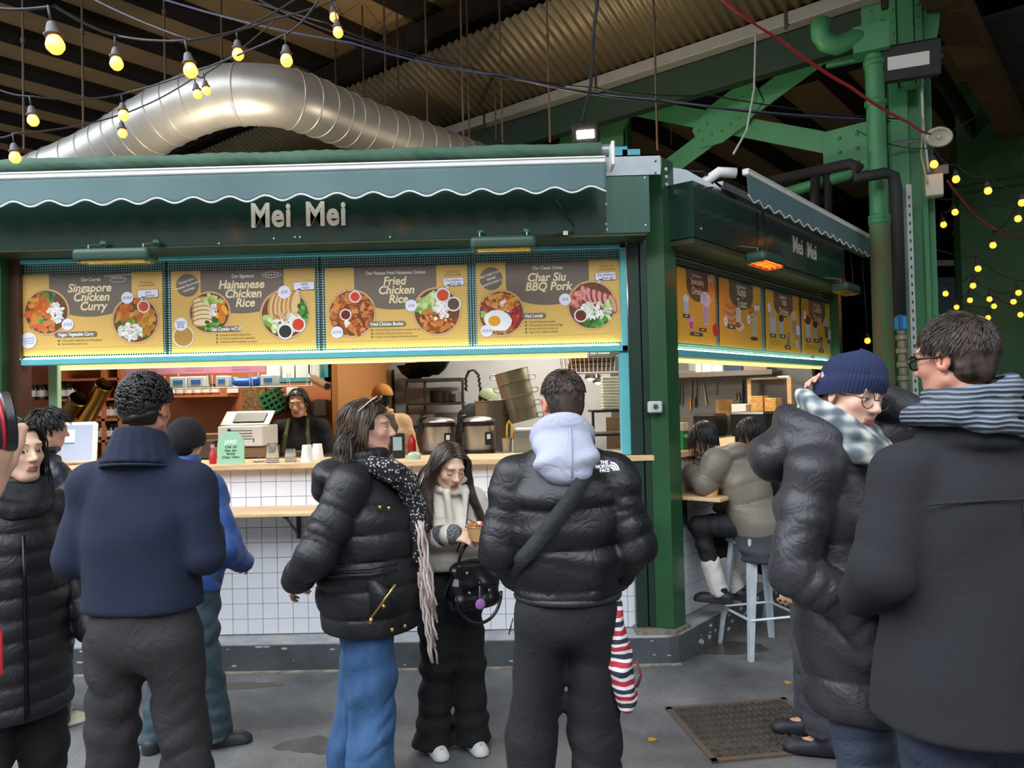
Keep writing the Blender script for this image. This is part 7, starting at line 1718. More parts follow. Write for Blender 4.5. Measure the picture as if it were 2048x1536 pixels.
def cap_cook():
 Y = 7.55; P = Person('cook in a pale green cap bending over the tall pot', px_x(958, Y), Y, 132, 1.70, J=dict(head=(0, .14, 1.50), neck=(0, .07, 1.40)), head=(0, -22, 0), z0=PZ)
 P.body('#b98b70', res=.009, beard='#3a2a22', brow='#1f1612'); P.hairshell(hairmat('jet_black', '', ''), .006, low=-.06)
 m = cloth('dark_hoodie', '#1f2528', rough=.9)
 def ex(sd, f): sd.ell((0, -.06, 1.42), (.13, .09, .07), k=.03, fold=f); sd.cone((-.1, .0, 1.42), (.1, .0, 1.42), .05, k=.03)
 P.jacket(m, [(.85, 0, 0, .2, .14), (1.1, 0, 0, .2, .145), (1.3, 0, .02, .19, .13), (1.42, 0, .04, .11, .09)], r=(.085, .07, .05), fold=.007, extra=ex, res=.012)
 cm = cloth('pale_green_cap', '#98a88c', rough=.9); sd = SDF(P.J['head'] - .25, P.J['head'] + .25, .007); sd.ell(P.hp((0, -.012, .045)), np.array([.088, .108, .090]), P.HR); sd.cut(P.hp((0, 0, .045)), P.HR @ np.array([0, 0, -1.0])); sd.ell(P.hp((0, .12, .046)), np.array([.075, .085, .010]), P.HR, k=.01); P.put(sd, 'cap', cm)
 P.trousers(m_blkjean, seed=104, res=.014); P.shoes()
cap_cook()
def jumper_cook():
 Y = 6.55; P = Person('cook in a mustard cap and beige fleece behind the parka woman', px_x(768, Y), Y, -25, 1.66, head=(0, 0, 0), z0=PZ)
 P.body('#c08f72', res=.010); P.hairshell(hairmat('jet_black', '', ''), .008, low=-.07)
 P.jacket(cloth('beige_fleece', '#b99a77', rough=.95, bump=.5, bscale=60), [(.85, 0, 0, .2, .15), (1.1, 0, 0, .21, .155), (1.3, 0, 0, .20, .14), (1.40, 0, 0, .11, .09)], r=(.095, .088, .06), fold=.006, res=.012, collar=(.065, .05, .02))
 sd = SDF((-.25, -.3, .8), (.25, .3, 1.5), .012); sd.loft([(.83, 0, 0, .19, .165), (1.1, 0, 0, .18, .17), (1.3, 0, 0, .15, .155), (1.42, 0, 0, .10, .10)]); P.put(sd, 'vest', cloth('dark_brown_vest', '#2a2019'))
 sd = SDF(P.J['head'] - .25, P.J['head'] + .25, .008); sd.ell(P.hp((0, -.012, .045)), np.array([.090, .110, .095]), P.HR); sd.cut(P.hp((0, 0, .03)), P.HR @ np.array([0, 0, -1.0])); sd.ell(P.hp((0, .12, .035)), np.array([.07, .08, .010]), P.HR, k=.01); P.put(sd, 'cap', cloth('mustard_cap', '#b07a35', rough=.9))
 P.trousers(m_blkjean, seed=105, res=.014); P.shoes()
jumper_cook()
def bun_woman():
 Y = 5.0; P = Person('fair-haired woman with a low bun at the far right edge, facing away', px_x(2030, Y), Y, 10, 1.66, head=(15, 0, 0))
 P.body('#dcb298', res=.010); hm = hairmat('dark_blonde', '#5d4830', '#8c7048'); P.hairshell(hm, .012, low=-.08); P.locks(hm, 300, .07, .004, 5, crown=(0, .05, .12), lift=.006, th=.012, seed=110, flow=lambda d, r: np.array([-d[0], -.5, -.6]))
 sd = SDF(P.hp((0, -.12, -.02)) - .08, P.hp((0, -.12, -.02)) + .08, .006); sd.ell(P.hp((0, -.115, -.03)), (.036, .03, .034), fold=folds(.004, 120, 111)); P.put(sd, 'hair_bun', hm)
 P.jacket(cloth('navy_shell', ''), [(.8, 0, 0, .2, .14), (1.1, 0, 0, .2, .14), (1.3, 0, 0, .19, .13), (1.40, 0, 0, .1, .08)], fold=.005, res=.013, collar=(.065, .04, .02)); P.trousers(m_blkjean, seed=112, res=.014); P.shoes()
bun_woman()
# ================================================================ inside the kiosk
m_orange = mat('terracotta_shelving', '#b0683c', .6, var=.08); m_glass = mat('clear_plastic', '#e8ecee', .08, trans=.85, ior=1.2)
m_copper = mat('brass_canister', '#9c7a3c', .25, .95, var=.1); m_paperwhite = mat('white_card', '#e2e0da', .7); m_bluelab = mat('blue_label', '#2f6fb5', .6); m_tealbox = mat('teal_panel', '#4f9aa0', .5)
m_panel = mat('kitchen_light_panel', '#ffffff', .5, emit='#fff3e0', estr=55.0)
for i, (x, y, w, d, lab) in enumerate(((-2.3, 5.9, .9, .12, 'left over the till'), (-.2, 6.3, .9, .12, 'over the rice cookers'), (.2, 7.9, .9, .12, 'over the rear kitchen'), (1.75, 7.2, .12, .9, 'over the drinks station'))):
 t = thing('batten_light', 'white fluorescent batten on the kiosk ceiling ' + lab, 'light', (x, y, 2.74)); mb = MB(); mb.box((x, y, 2.755), (w + .1, d + .05, .05)); mb.build('housing', m_white, t); mb = MB(); mb.box((x, y, 2.722), (w, d, .02)); mb.build('tube', m_panel, t)
def B(name, label, cat, lo, hi, m, ch=.004, group=None):
 mb = MB(); lo = np.array(lo, float); hi = np.array(hi, float); mb.cbox((lo + hi) / 2, hi - lo, ch); return tag(mb.build(name, m), label, cat, group)
def X(px, Y, py=800): return float(onY(px, py, Y)[0])
def Zc(px, py, Y): return float(onY(px, py, Y)[2])
CT = CZ0 + .038
# left bay: terracotta partition with shelves and jars
YB = 6.75; mb = MB(); mb.box2((-4.9, YB, PZ), (X(662, YB), YB + .06, 2.78)); k = mb.build('wall_partition', m_orange); k['kind'] = 'structure'
mb = MB(); mb.box2((X(664, 6.2), 6.2, PZ), (X(676, 6.2), YB + 2.0, 2.78)); k = mb.build('wall_divider', mat('orange_timber', '#b57a3c', .6)); k['kind'] = 'structure'
bc = thing('bookcase', 'terracotta wooden shelving with jars behind the touch screen', 'shelving', (X(150, 6.5), 6.5, PZ))
x0, x1 = X(118, 6.5), X(245, 6.5)
for x in (x0, X(212, 6.5), x1): mb = MB(); mb.box2((x - .015, 6.45, PZ), (x + .015, YB, 2.2)); mb.build('upright', m_orange, bc)
zs = [Zc(180, py, 6.5) for py in (918, 880, 838, 797, 757)]
for z in zs: mb = MB(); mb.box2((x0, 6.45, z - .02), (x1, YB, z)); mb.build('shelf_board', m_orange, bc)
mb = MB(); mb.box2((X(320, 6.5), 6.5, Zc(380, 790, 6.5) - .02), (X(455, 6.5), YB, Zc(380, 790, 6.5))); tag(mb.build('wall_shelf', m_orange), 'single terracotta wall shelf behind the navy jacket man', 'shelf')
m_jarlab = mat('jar_label', '#d9d4cc', .6); m_jarc = mat('jar_contents', '#2a1d16', .25, coat=.5); m_jaro = mat('jar_amber', '#7c4a1f', .25, coat=.5)
def jar(px, z, Y, r, h, m, lab, grp):
 x = X(px, Y); t = thing('jar', lab, 'jar', (x, Y, z), grp); mb = MB(); mb.lathe([(r * .9, 0), (r, .01), (r, h * .78), (r * .8, h * .86)], 16, (x, Y, z)); mb.build('glass', m, t, smooth=True, angle=40); mb = MB(); mb.lathe([(r * .86, h * .86), (r * .86, h)], 16, (x, Y, z)); mb.build('lid', m_black, t); mb = MB(); mb.lathe([(r * 1.01, h * .2), (r * 1.01, h * .6)], 16, (x, Y, z), caps=False); mb.build('label_band', m_jarlab, t)
for row, (zi, lab) in enumerate(((3, 'dark jar with white label on the upper bookcase shelf'), (2, 'jar on the middle bookcase shelf'), (1, 'jar on the lower bookcase shelf'))):
 for k_, px in enumerate((52, 68, 86, 128, 142) if row == 0 else (198, 205, 217, 226, 236)): jar(px, zs[zi], 6.52, .042, .13, (m_jarc, m_jaro, m_jarc)[row], lab + ', %s from the left' % ORD[k_], 'jars on bookcase row %s' % ('top', 'middle', 'low')[row])
for i, px in enumerate((345, 360, 378, 395, 412, 430)): jar(px, Zc(380, 790, 6.5), 6.6, .04, .09, m_jaro, 'small amber jar on the single wall shelf, %s from the left' % ORD[i], 'jars on the wall shelf')
for i, (a, b_) in enumerate((((158, 797), (122, 850)), ((209, 769), (165, 850)))):
 p = onY(*a, 5.62); q = onY(*b_, 5.78); ax = nrm(q - p); t = thing('brass_canister', 'tilted brass canister with dark mouth, ' + ('lower left one' if i == 0 else 'taller one') + ' beside the curly head', 'canister', tuple(q)); mb = MB(); mb.lathe([(.062, 0), (.066, .01), (.062, .02), (.062, .36)], 24, p, ax, caps=False); mb.lathe([(.0, .36), (.062, .36)], 24, p, ax, caps=False); mb.build('barrel', m_copper, t, smooth=True, angle=40); mb = MB(); mb.lathe([(.0615, .07), (.001, .071)], 24, p, ax); mb.build('mouth', m_dark, t)  # dark disc inside the barrel stands in for its shaded depth
 mb = MB(); mb.tube([q, (q[0], 5.75, CT - .012)], .012, 8); mb.build('strut', m_steeldk, t)
# touch screen
p = onY(146, 880, 5.30); t = thing('touch_screen', 'white self-order touch screen on the counter at left', 'screen', (p[0], p[1], CT)); Rt = rotz(.25) @ rotx(-.18)
sd = SDF(p - .3, p + .3, .009); sd.box(p + np.array([0, 0, -.02]), (.16, .018, .15), .03, Rt, k=0); sd.build('bezel', m_white, t); mb = MB(); mb.box(p + Rt @ np.array([0, -.019, 0]) + np.array([0, 0, -.02]), (.25, .003, .24), Rt); mb.build('display', mat('screen_glow', '#a9b2c4', .2, emit='#a9b4cc', estr=.25), t)
mb = MB(); c0 = p + Rt @ np.array([-.04, -.0215, .04]) + np.array([0, 0, -.02]); mb.box(c0, (.11, .001, .10), Rt); mb.build('receipt_window', mat('screen_white', '#eef', .3, emit='#f2f4ff', estr=.3), t); mb = MB(); mb.box(c0 + Rt @ np.array([0, -.001, -.045]), (.11, .001, .012), Rt); mb.build('teal_bar', m_tealbox, t); mb = MB(); mb.tube([(p[0], p[1] + .05, CT), (p[0], p[1] + .02, p[2] - .1)], .03, 10); mb.build('stand', m_white, t)
# overhead rack with boxes, pink menu strip, teal cupboard
YR = 6.0; zr = Zc(450, 775, YR); t = thing('wire_rack', 'white wire rack hanging above the till with plastic tubs', 'rack', (X(460, YR), YR, zr))
mb = MB()
for a, b_ in ((330, 415), (425, 500), (505, 575), (580, 615)):
 xa, xb = X(a, YR), X(b_, YR)
 mb.tube([(xa, YR, zr + .1), (xa, YR, zr), (xb, YR, zr), (xb, YR, zr + .1)], .004, 6); mb.tube([(xa, YR + .2, zr), (xb, YR + .2, zr)], .004, 6)
 for u in np.linspace(0, 1, 6): mb.tube([(xa + (xb - xa) * u, YR, zr), (xa + (xb - xa) * u, YR + .2, zr)], .0025, 5)
mb.build('wires', m_white, t)['kind'] = 'stuff'
mb = MB();
for px in (335, 500, 610): mb.cyl((X(px, YR), YR + .2, zr), (X(px, YR), YR + .2, 2.78), .004, n=6)
mb.build('hangers', m_white, t)['kind'] = 'stuff'
for px, w, lab in ((352, .07, 'left'), (388, .07, 'second'), (440, .05, 'third'), (533, .06, 'right')):
 c = np.array([X(px, YR), YR + .1, zr + .05]); t = thing('plastic_tub', 'clear tub with blue label on the wire rack, %s one' % lab, 'tub', tuple(c - Z3 * .045)); mb = MB(); mb.cbox(c, (w * 2, .12, .09), .008); mb.build('tub', mat('frosted_plastic', '#cfd6d8', .3), t); mb = MB(); mb.box(c + np.array([0, -.062, .0]), (w * 1.1, .003, .035)); mb.build('label', m_bluelab, t)
sd = SDF(onY(487, 768, YR) - .2, onY(487, 768, YR) + .2, .01); c = np.array([X(487, YR), YR + .08, zr + .04]); sd.cone(c - X3 * .08, c + X3 * .07, .035, .045, fold=folds(.01, 40, 201)); t = thing('plastic_bag', 'bundled bright blue plastic bag on the wire rack', 'bag', tuple(c)); sd.build('bundle', mat('blue_plastic', '#1f5fc0', .3), t)
pk = Print('menu_strip', 'long pink printed menu strip hanging inside above the till', (X(250, 6.1), 6.1, Zc(390, 747, 6.1)), X3, Z3, X(530, 6.1) - X(250, 6.1), .12, cat='menu', base='#c98aa8')
for i in range(3):
 for j in range(4): pk.l = 2; pk.text('noodles  8.5  rice  6.0', .17 + .33 * i, .02 + .022 * j, .014, '#4a2a3a', bold=.01)
pk.done()
t = thing('wall_cupboard', 'open teal wall cupboard with white boxes above the kitchen worker', 'cupboard', (X(590, 6.2), 6.2, Zc(590, 758, 6.2)))
za = Zc(590, 756, 6.2); xa, xb = X(525, 6.2), X(657, 6.2); mb = MB(); mb.box2((xa, 6.2, za - .03), (xb, 6.6, za)); mb.build('bottom', m_tealbox, t); mb = MB(); mb.box2((xb - .03, 6.2, za - .03), (xb, 6.6, 2.7)); mb.build('side', m_tealbox, t)
for i, px in enumerate((548, 580, 603, 628)): B('storage_box', 'white storage box in the teal cupboard, number %s from the left' % ('one', 'two', 'three', 'four')[i], 'box', (X(px, 6.25) - .06, 6.25, za), (X(px, 6.25) + .055, 6.45, za + .11 + .02 * (i % 2)), m_paperwhite, .006)
# paper roll, crate, patterned cloth
p = onY(627, 757, 5.75); q = onY(655, 773, 5.5); t = thing('paper_roll', 'brown paper roll sticking out above the kitchen worker', 'roll', tuple(p)); mb = MB(); mb.cyl(p, q, .028, n=18); mb.build('tube', mat('brown_cardboard', '#8d6a48', .8), t, smooth=True, angle=40); mb = MB(); mb.cyl(q, q + nrm(q - p) * .002, .02, n=14); mb.build('core', m_black, t); mb = MB(); mb.tube([p + nrm(p - q) * .02, p + nrm(p - q) * .1 + Z3 * .02, p + nrm(p - q) * .1 + Z3 * .6], .006, 6); mb.build('holder', m_steeldk, t)
t = thing('crate', 'green slatted plastic crate behind the kitchen worker', 'crate', tuple(onY(552, 825, 6.6))); c = onY(551, 803, 6.6); mb = MB(); Rr = roty(-.5)
for i in range(5): mb = MB(); mb.box(c + Rr @ np.array([0, 0, -.09 + .045 * i]), (.2, .14, .02), Rr); mb.build('slat', mat('green_plastic', '#1f6b3f', .4), t)
for i in range(5): mb = MB(); mb.box(c + Rr @ np.array([-.09 + .045 * i, -.072, 0]), (.012, .01, .2), Rr); mb.build('rib', MATS['green_plastic'], t)
B('cloth_panel', 'brown patterned cloth panel hanging beside the crate', 'cloth', (X(484, 6.66), 6.66, 1.3), (X(530, 6.66), 6.69, Zc(500, 757, 6.66)), mat('patterned_cloth', '#8a6a42', .9, color2='#57401f', vscale=38), .004)
for px, py in ((465, 770), (585, 790), (640, 815)): c = onY(px, py, 6.72); B('wall_notice', 'paper notice on the terracotta wall ' + {465: 'above the grey till', 585: 'left of the kitchen worker', 640: 'right of the kitchen worker'}[px], 'notice', c - np.array([.05, .004, .07]), c + np.array([.05, .004, .07]), m_paperwhite, .001)
# bench behind the counter, till machine
t = thing('work_bench', 'long steel work bench behind the oak counter', 'bench', (-1, 5.9, PZ)); mb = MB(); mb.box2((-4.2, 5.52, CT - .05), (.95, 6.3 - .45, CT - .012)); mb.build('top', m_steel, t)
for x in (-4.1, -2.5, -1.0, .6): mb = MB(); mb.box2((x - .02, 5.56, PZ), (x + .02, 5.60, CT - .05)); mb.build('leg', m_steeldk, t)
c = onY(497, 875, 5.68); t = thing('till_machine', 'off-white till machine with tilted flap lid', 'till', (c[0], c[1], CT)); mb = MB(); mb.cbox((c[0], c[1], CT + .16), (.34, .28, .15), .008, rotz(-.08)); mb.build('case', mat('till_white', '#c9c5bf', .5), t); mb = MB(); mb.cbox((c[0] - .02, c[1] + .02, CT + .04), (.40, .26, .08), .006, rotz(-.08)); mb.build('base', mat('till_brown', '#7c5a3c', .5), t)
Rl = rotz(-.08) @ rotx(.7); mb = MB(); mb.cbox((c[0] - .02, c[1] + .05, CT + .285), (.38, .16, .012), .004, Rl); mb.build('lid', mat('smoky_lid', '#6d5f43', .25), t); mb = MB(); mb.box((c[0], c[1] + .04, CT + .293), (.24, .10, .006), Rl); mb.build('lid_window', m_black, t)
for i in range(4): mb = MB(); mb.box((c[0] + .0, c[1] - .143, CT + .14 + .02 * i), (.16, .004, .004), rotz(-.08)); mb.build('vent_slot', m_steeldk, t)
mb = MB(); mb.lathe([(.012, 0), (.012, .004)], 16, (c[0] - .09, c[1] - .138, CT + .205), (0, -1, 0)); mb.build('dial', m_black, t); mb = MB(); mb.box((c[0] + .09, c[1] - .145, CT + .13), (.008, .006, .03)); mb.build('key', m_black, t)
B('cardboard_box', 'dark brown cardboard box left of the till machine', 'box', (X(395, 5.8), 5.6, CT), (X(447, 5.8), 5.85, CT + .13), mat('dark_cardboard', '#4c3a2c', .8)); B('food_tray', 'brown food packing tray behind the dark box', 'tray', (X(405, 6.0), 5.86, CT + .02), (X(450, 6.0), 6.1, CT + .17), mat('tan_cardboard', '#8c6a45', .8))
# things on the counter
c = onY(461, 925, 5.02); sg = thing('jar_sign', 'pale green arched sign about jars standing on the counter', 'sign', (c[0], 5.02, CT)); w, h = .088, .215; pl = [(-w, 0), (w, 0)] + [(w * math.cos(t), h - w + w * math.sin(t)) for t in np.linspace(0, math.pi, 21)]
Ra = rotx(-.06); mb = MB().color('#9cc7a3'); mb.prism(pl, -.012, (c[0], 5.02, CT), X3, Ra @ Z3); mb.build('board', m_print, sg); mb = MB(); yv = Ra @ Z3
def tx(s_, v, sz, c_, u=0.0): mb.color(c_); add_text(mb, s_, np.array([c[0] + u, 5.02, CT]) + yv * v + np.array([0, -.0015, 0]), X3 * .95, yv, sz, bold=.03, shear=.15)
tx('JARS!', .145, .036, '#f2f5ee')
for i, s_ in enumerate(('Chilli  Oil', 'Kaya  Jam', 'Sambal', 'Crispy  Onion')): tx(s_, .112 - .022 * i, .021, '#3c5a48', .0)
mb.build('lettering', m_print, sg)
def lathe_thing(name, label, cat, px, Y, prof, m, part='body', z=None, group=None, extra=(), n=24):
 x = X(px, Y); z = CT if z is None else z; t = thing(name, label, cat, (x, Y, z), group); mb = MB(); mb.lathe(prof, n, (x, Y, z)); mb.build(part, m, t, smooth=True, angle=35)
 for nm, pr, mm in extra: mb = MB(); mb.lathe(pr, n, (x, Y, z)); mb.build(nm, mm, t, smooth=True, angle=35)
 return t
lathe_thing('sauce_bottle', 'small red-labelled bottle beside the green sign', 'bottle', 424, 5.08, [(.022, 0), (.024, .01), (.024, .07), (.012, .09), (.010, .105)], mat('red_label', '#b8202c', .4), extra=(('cap', [(.013, .105), (.013, .128)], mat('pink_cap', '#c98a90', .5)),))
m_clear = mat('clear_cup', '#eef0f0', .1, trans=.92, ior=1.1)
for i in range(3): lathe_thing('plastic_cup', 'tall clear cup nested upside down before the worker, %s from below' % ORD[i], 'cup', 543, 5.10, [(.044, .012 * i), (.030, .012 * i + .105), (.001, .012 * i + .105)], m_clear, group='tall nested clear cups')
for i in range(4): lathe_thing('plastic_cup', 'short clear cup nested beside the paper cup, %s from below' % ORD[i], 'cup', 579, 5.12, [(.038, .010 * i), (.031, .010 * i + .055), (.001, .010 * i + .055)], m_clear, group='short nested clear cups')
lathe_thing('paper_cup', 'white paper cup standing upside down on the counter', 'cup', 612, 5.08, [(.043, 0), (.043, .008), (.040, .010), (.030, .112), (.001, .112)], m_paperwhite)
lathe_thing('paper_cup', 'second white paper cup half hidden by the parka', 'cup', 633, 5.22, [(.043, 0), (.030, .11), (.001, .11)], m_paperwhite)
lathe_thing('spoon_dish', 'white dish of steel spoons on the counter', 'dish', 516, 5.15, [(.03, 0), (.05, .016), (.047, .016), (.028, .004), (.001, .004)], m_white, extra=(('spoon', [(.004, .01), (.004, .05)], m_steel),))
p = onY(797, 890, 5.2); t = thing('card_reader', 'black upright card terminal behind the parka woman', 'terminal', (p[0], 5.2, CT)); mb = MB(); mb.cbox((p[0], 5.2, CT + .085), (.085, .03, .17), .006, rotz(.3)); mb.build('case', m_black, t); mb = MB(); mb.box((p[0] - .004, 5.183, CT + .1), (.06, .003, .09), rotz(.3)); mb.build('screen', mat('dim_screen', '#9aa', .2), t)
lathe_thing('tub_lid', 'small pale green disc lid on the counter edge', 'lid', 826, 5.1, [(.045, 0), (.045, .03), (.03, .045), (.001, .05)], mat('pale_green_lid', '#9fb79f', .5))
# rice cookers
m_maroon = mat('dark_maroon_band', '#2a1412', .3, coat=.4)
for i, (px, lab) in enumerate(((876, 'large steel rice cooker nearest the parka woman'), (956, 'large steel rice cooker right of the other cooker'))):
 Y = 5.70; t = lathe_thing('rice_cooker', lab, 'rice cooker', px, Y, [(.118, .03), (.12, .04), (.12, .20), (.121, .205)], m_steel, 'drum', z=CT - .01, extra=(('base', [(.112, 0), (.125, .005), (.125, .03), (.118, .034)], m_maroon), ('rim', [(.126, .203), (.126, .232), (.118, .236)], m_maroon), ('lid', [(.122, .236), (.120, .246), (.085, .262), (.03, .27), (.001, .272)], m_steel)), n=32)
 x = X(px, Y); mb = MB(); mb.cbox((x - .125, Y - .03, CT + .19), (.05, .05, .09), .015); mb.build('latch', m_black, t); mb = MB(); mb.tube([(x - .15, Y - .03, CT + .22), (x - .13, Y - .03, CT + .26), (x - .09, Y - .02, CT + .265)], .012, 8); mb.build('handle', m_black, t, smooth=True)
 mb = MB(); mb.box((x + .075, Y - .098, CT + .10), (.05, .012, .09), rotz(.65)); mb.build('control_panel', m_black, t); mb = MB(); mb.box((x + .077, Y - .104, CT + .115), (.03, .006, .035), rotz(.65)); mb.build('panel_label', m_paperwhite, t)
# tall pot, steamer stack, tongs holder, pan
lathe_thing('stock_pot', 'tall pale aluminium pot in front of the capped cook', 'pot', 985, 6.5, [(.14, -.25), (.148, -.24), (.148, .24), (.155, .245), (.155, .255), (.143, .255), (.14, -.2), (.001, -.2)], mat('aluminium', '#a99f92', .45, .8), z=CT + .12, n=36)
mb = MB(); mb.box2((X(900, 6.4), 6.25, PZ), (X(1180, 6.4), 6.9, CT - .14)); tag(mb.build('cooking_range', m_steel), 'steel cooking range carrying the pot and steamers', 'stove')
a = onY(1048, 842, 6.45); b_ = onY(1022, 742, 6.45); ax = nrm(b_ - a); L = np.linalg.norm(b_ - a)
for i in range(4):
 o = a + ax * (L * i / 4); t = thing('steamer_tier', ('bottom', 'second', 'third', 'top')[i] + ' tier of the leaning steel steamer stack', 'steamer', tuple(o), 'leaning steamer stack'); mb = MB(); r = .128 + .004 * i; mb.lathe([(r * .97, .003), (r, .006), (r, L / 4 - .008), (r * 1.04, L / 4 - .004), (r * 1.04, L / 4), (r * .95, L / 4)], 32, o, ax); mb.build('drum', mat('steamer_steel', '#b0a994', .38, .7), t, smooth=True, angle=35)
 x, y, _ = frame(ax, (0, 1, 0))
 for sx in (-1, 1): mb = MB(); ce_ = o + ax * (L / 8) + X3 * sx * (r + .02) + np.array([0, -.05, 0]); mb.tube([ce_ + X3 * (.03 * math.cos(u)) * 1 + Z3 * (.022 * math.sin(u)) for u in np.linspace(0, 6.283, 17)], .005, 6); mb.build('ring_handle', m_steel, t, smooth=True)
t = lathe_thing('utensil_cup', 'steel cup holding yellow-handled tongs', 'holder', 1010, 5.62, [(.038, 0), (.045, .10), (.047, .10), (.042, .10), (.035, .01), (.001, .01)], m_steel); x = X(1014, 5.62); t2 = thing('tongs', 'yellow-handled tongs standing in the steel cup', 'tongs', (x, 5.62, CT + .02)); mb = MB(); mb.tube([(x - .01, 5.62, CT + .02), (x - .005, 5.62, CT + .19), (x + .01, 5.62, CT + .225), (x + .03, 5.62, CT + .19), (x + .035, 5.62, CT + .09)], .008, 8); mb.build('grip', mat('yellow_grip', '#d9a81f', .4), t2, smooth=True)
B('food_pan', 'deep steel food pan beside the tongs', 'pan', (X(1026, 5.75), 5.6, CT - .01), (X(1078, 5.75), 5.9, CT + .15), m_steel); B('chopping_board', 'pale board lying on the steel food pan', 'board', (X(1030, 5.75), 5.62, CT + .15), (X(1068, 5.75), 5.85, CT + .165), m_paperwhite)
# rack on the rear wall, door, fridge, hose tap
t = thing('steel_rack', 'steel rack with pans against the kitchen back wall', 'rack', (X(868, 8.4), 8.4, PZ)); xa, xb = X(814, 8.4), X(926, 8.4)
for x in (xa, X(850, 8.4), xb): mb = MB(); mb.cyl((x, 8.4, PZ), (x, 8.4, Zc(860, 757, 8.4)), .014, n=8); mb.build('post', m_steeldk, t)
zsh = [Zc(868, 757, 8.4), Zc(868, 805, 8.4), Zc(868, 850, 8.4)]
for z in zsh: mb = MB(); mb.box2((xa, 8.3, z - .03), (xb, 8.8, z)); mb.build('shelf', m_steeldk, t)
for i, (px, py, r) in enumerate(((830, 0, .20), (850, 0, .22), (868, 0, .19))): x = X(px, 8.5); tt = lathe_thing('mixing_bowl', 'dark metal bowl in the pile on the steel rack, ' + ('left', 'middle', 'right')[i] + ' one', 'bowl', px, 8.5, [(.06, 0), (r * .7, .06), (r, .15), (r * .97, .15), (.05, .01)], mat('dark_bowl', '#2b2a28', .3, .8), z=zsh[0] + .002 + .02 * i)
for i, px in enumerate((880, 893, 905)): lathe_thing('saucepan', 'black saucepan on the middle rack shelf, ' + ('left', 'middle', 'right')[i] + ' one', 'pan', px, 8.5, [(.10, 0), (.11, .01), (.11, .13 - .02 * i), (.10, .13 - .02 * i), (.09, .02), (.001, .02)], m_black, z=zsh[1])
for i, (px, w) in enumerate(((830, .12), (858, .1), (915, .12))): B('storage_box', 'grey storage box on the steel rack, ' + ('left', 'middle', 'right')[i] + ' one', 'box', (X(px, 8.45) - w / 2, 8.4, zsh[2 if i < 2 else 1]), (X(px, 8.45) + w / 2, 8.6, zsh[2 if i < 2 else 1] + .12), m_alu)
mb = MB(); mb.box2((X(676, 8.0), 8.0, PZ), (X(717, 8.0), 8.7, 2.35)); fr = tag(mb.build('fridge', mat('fridge_grey', '#5d6065', .4, .4)), 'tall grey steel fridge at the divider wall', 'fridge')
mb = MB(); mb.box2((X(722, 8.88), 8.86, PZ), (X(785, 8.88), 8.90, Zc(750, 745, 8.88))); dr = mb.build('door_1', mat('white_door', '#c4c8cc', .5)); dr['kind'] = 'structure'
for a_, b2 in ((718, 723), (783, 789)): mb = MB(); mb.box2((X(a_, 8.85), 8.84, PZ), (X(b2, 8.85), 8.9, Zc(750, 740, 8.85))); mb.build('door_frame', m_steeldk, dr)
lathe_thing('fire_extinguisher', 'small red fire extinguisher beside the rice cookers', 'extinguisher', 822, 5.75, [(.026, 0), (.03, .006), (.03, .10), (.016, .13), (.01, .15)], mat('red_gloss', '#a8141c', .3), z=CT - .012)
t = thing('spring_tap', 'spring hose rinse tap arching over the sink', 'tap', tuple(onY(944, 790, 7.9))); P0 = [onY(px, py, 7.9) for px, py in ((932, 782), (932, 755), (938, 742), (948, 740), (957, 750), (960, 775), (960, 880), (960, 1096))]
Q = [];
for i in range(len(P0) - 1):
 for u in np.linspace(0, 1, 14, endpoint=False): Q.append(P0[i] * (1 - u) + P0[i + 1] * u)
mb = MB(); mb.tube([q + np.array([.016 * math.cos(j * 1.25), 0, 0]) + np.array([0, .016 * math.sin(j * 1.25), 0]) for j, q in enumerate(Q)], .006, 6); mb.build('spring', m_steeldk, t, smooth=True); mb = MB(); mb.tube(Q, .010, 8); mb.build('hose', m_black, t, smooth=True)
# basket with wooden trays, foam boxes, ducts near the right post
def wire_basket(label, c, w, d, h, R=np.eye(3), dx=.03):
 t = thing('wire_basket', label, 'basket', tuple(c)); c = np.array(c); g = lambda x, y, z: c + R @ np.array([x, y, z])
 for z, k in ((0, .93), (h, 1.0)): mb = MB(); mb.tube([g(-w * k, -d * k, z), g(w * k, -d * k, z), g(w * k, d * k, z), g(-w * k, d * k, z), g(-w * k, -d * k, z)], .005, 6); mb.build('rim_wire', m_white, t)
 for x in np.arange(-w, w + .001, dx):
  for sy in (-1, 1): mb = MB(); mb.cyl(g(x * .93, sy * d * .93, 0), g(x, sy * d, h), .003, n=5); mb.build('wire', m_white, t)
 return t
cb_ = onY(1180, 746, 5.22); wire_basket('white wire basket hung under the menu frame with wooden trays', cb_, .195, .1, .115)
for i in range(3): mb = MB(); mb.cbox((cb_[0] - .005 + .01 * i, 5.22, cb_[2] + .022 + .032 * i), (.30, .15, .026), .003); tag(mb.build('wooden_tray', mat('tray_wood', '#8a5f3c', .6)), ('lowest', 'middle', 'topmost')[i] + ' wooden tray in the hanging wire basket', 'tray', 'wooden trays in basket')
for i in range(11): c = np.array([X(1220, 6.7), 6.7, Zc(1220, 816, 6.7) + .026 * i]); mb = MB(); mb.cbox(c, (.14, .14, .023), .005); tag(mb.build('foam_box', mat('foam_white', '#d8dccb', .6)), 'white foam takeaway box by the right teal post, %s from the bottom of the stack' % ORD[i], 'box', 'stacked foam boxes')
t = thing('prep_shelf', 'dark steel prep shelf carrying the foam box stack', 'shelf', (X(1215, 6.7), 6.7, PZ)); zz = Zc(1220, 816, 6.7) - .013
for z in (zz, zz - .2): mb = MB(); mb.box2((X(1180, 6.7), 6.5, z - .02), (X(1262, 6.7), 6.95, z)); mb.build('deck', m_steeldk, t)
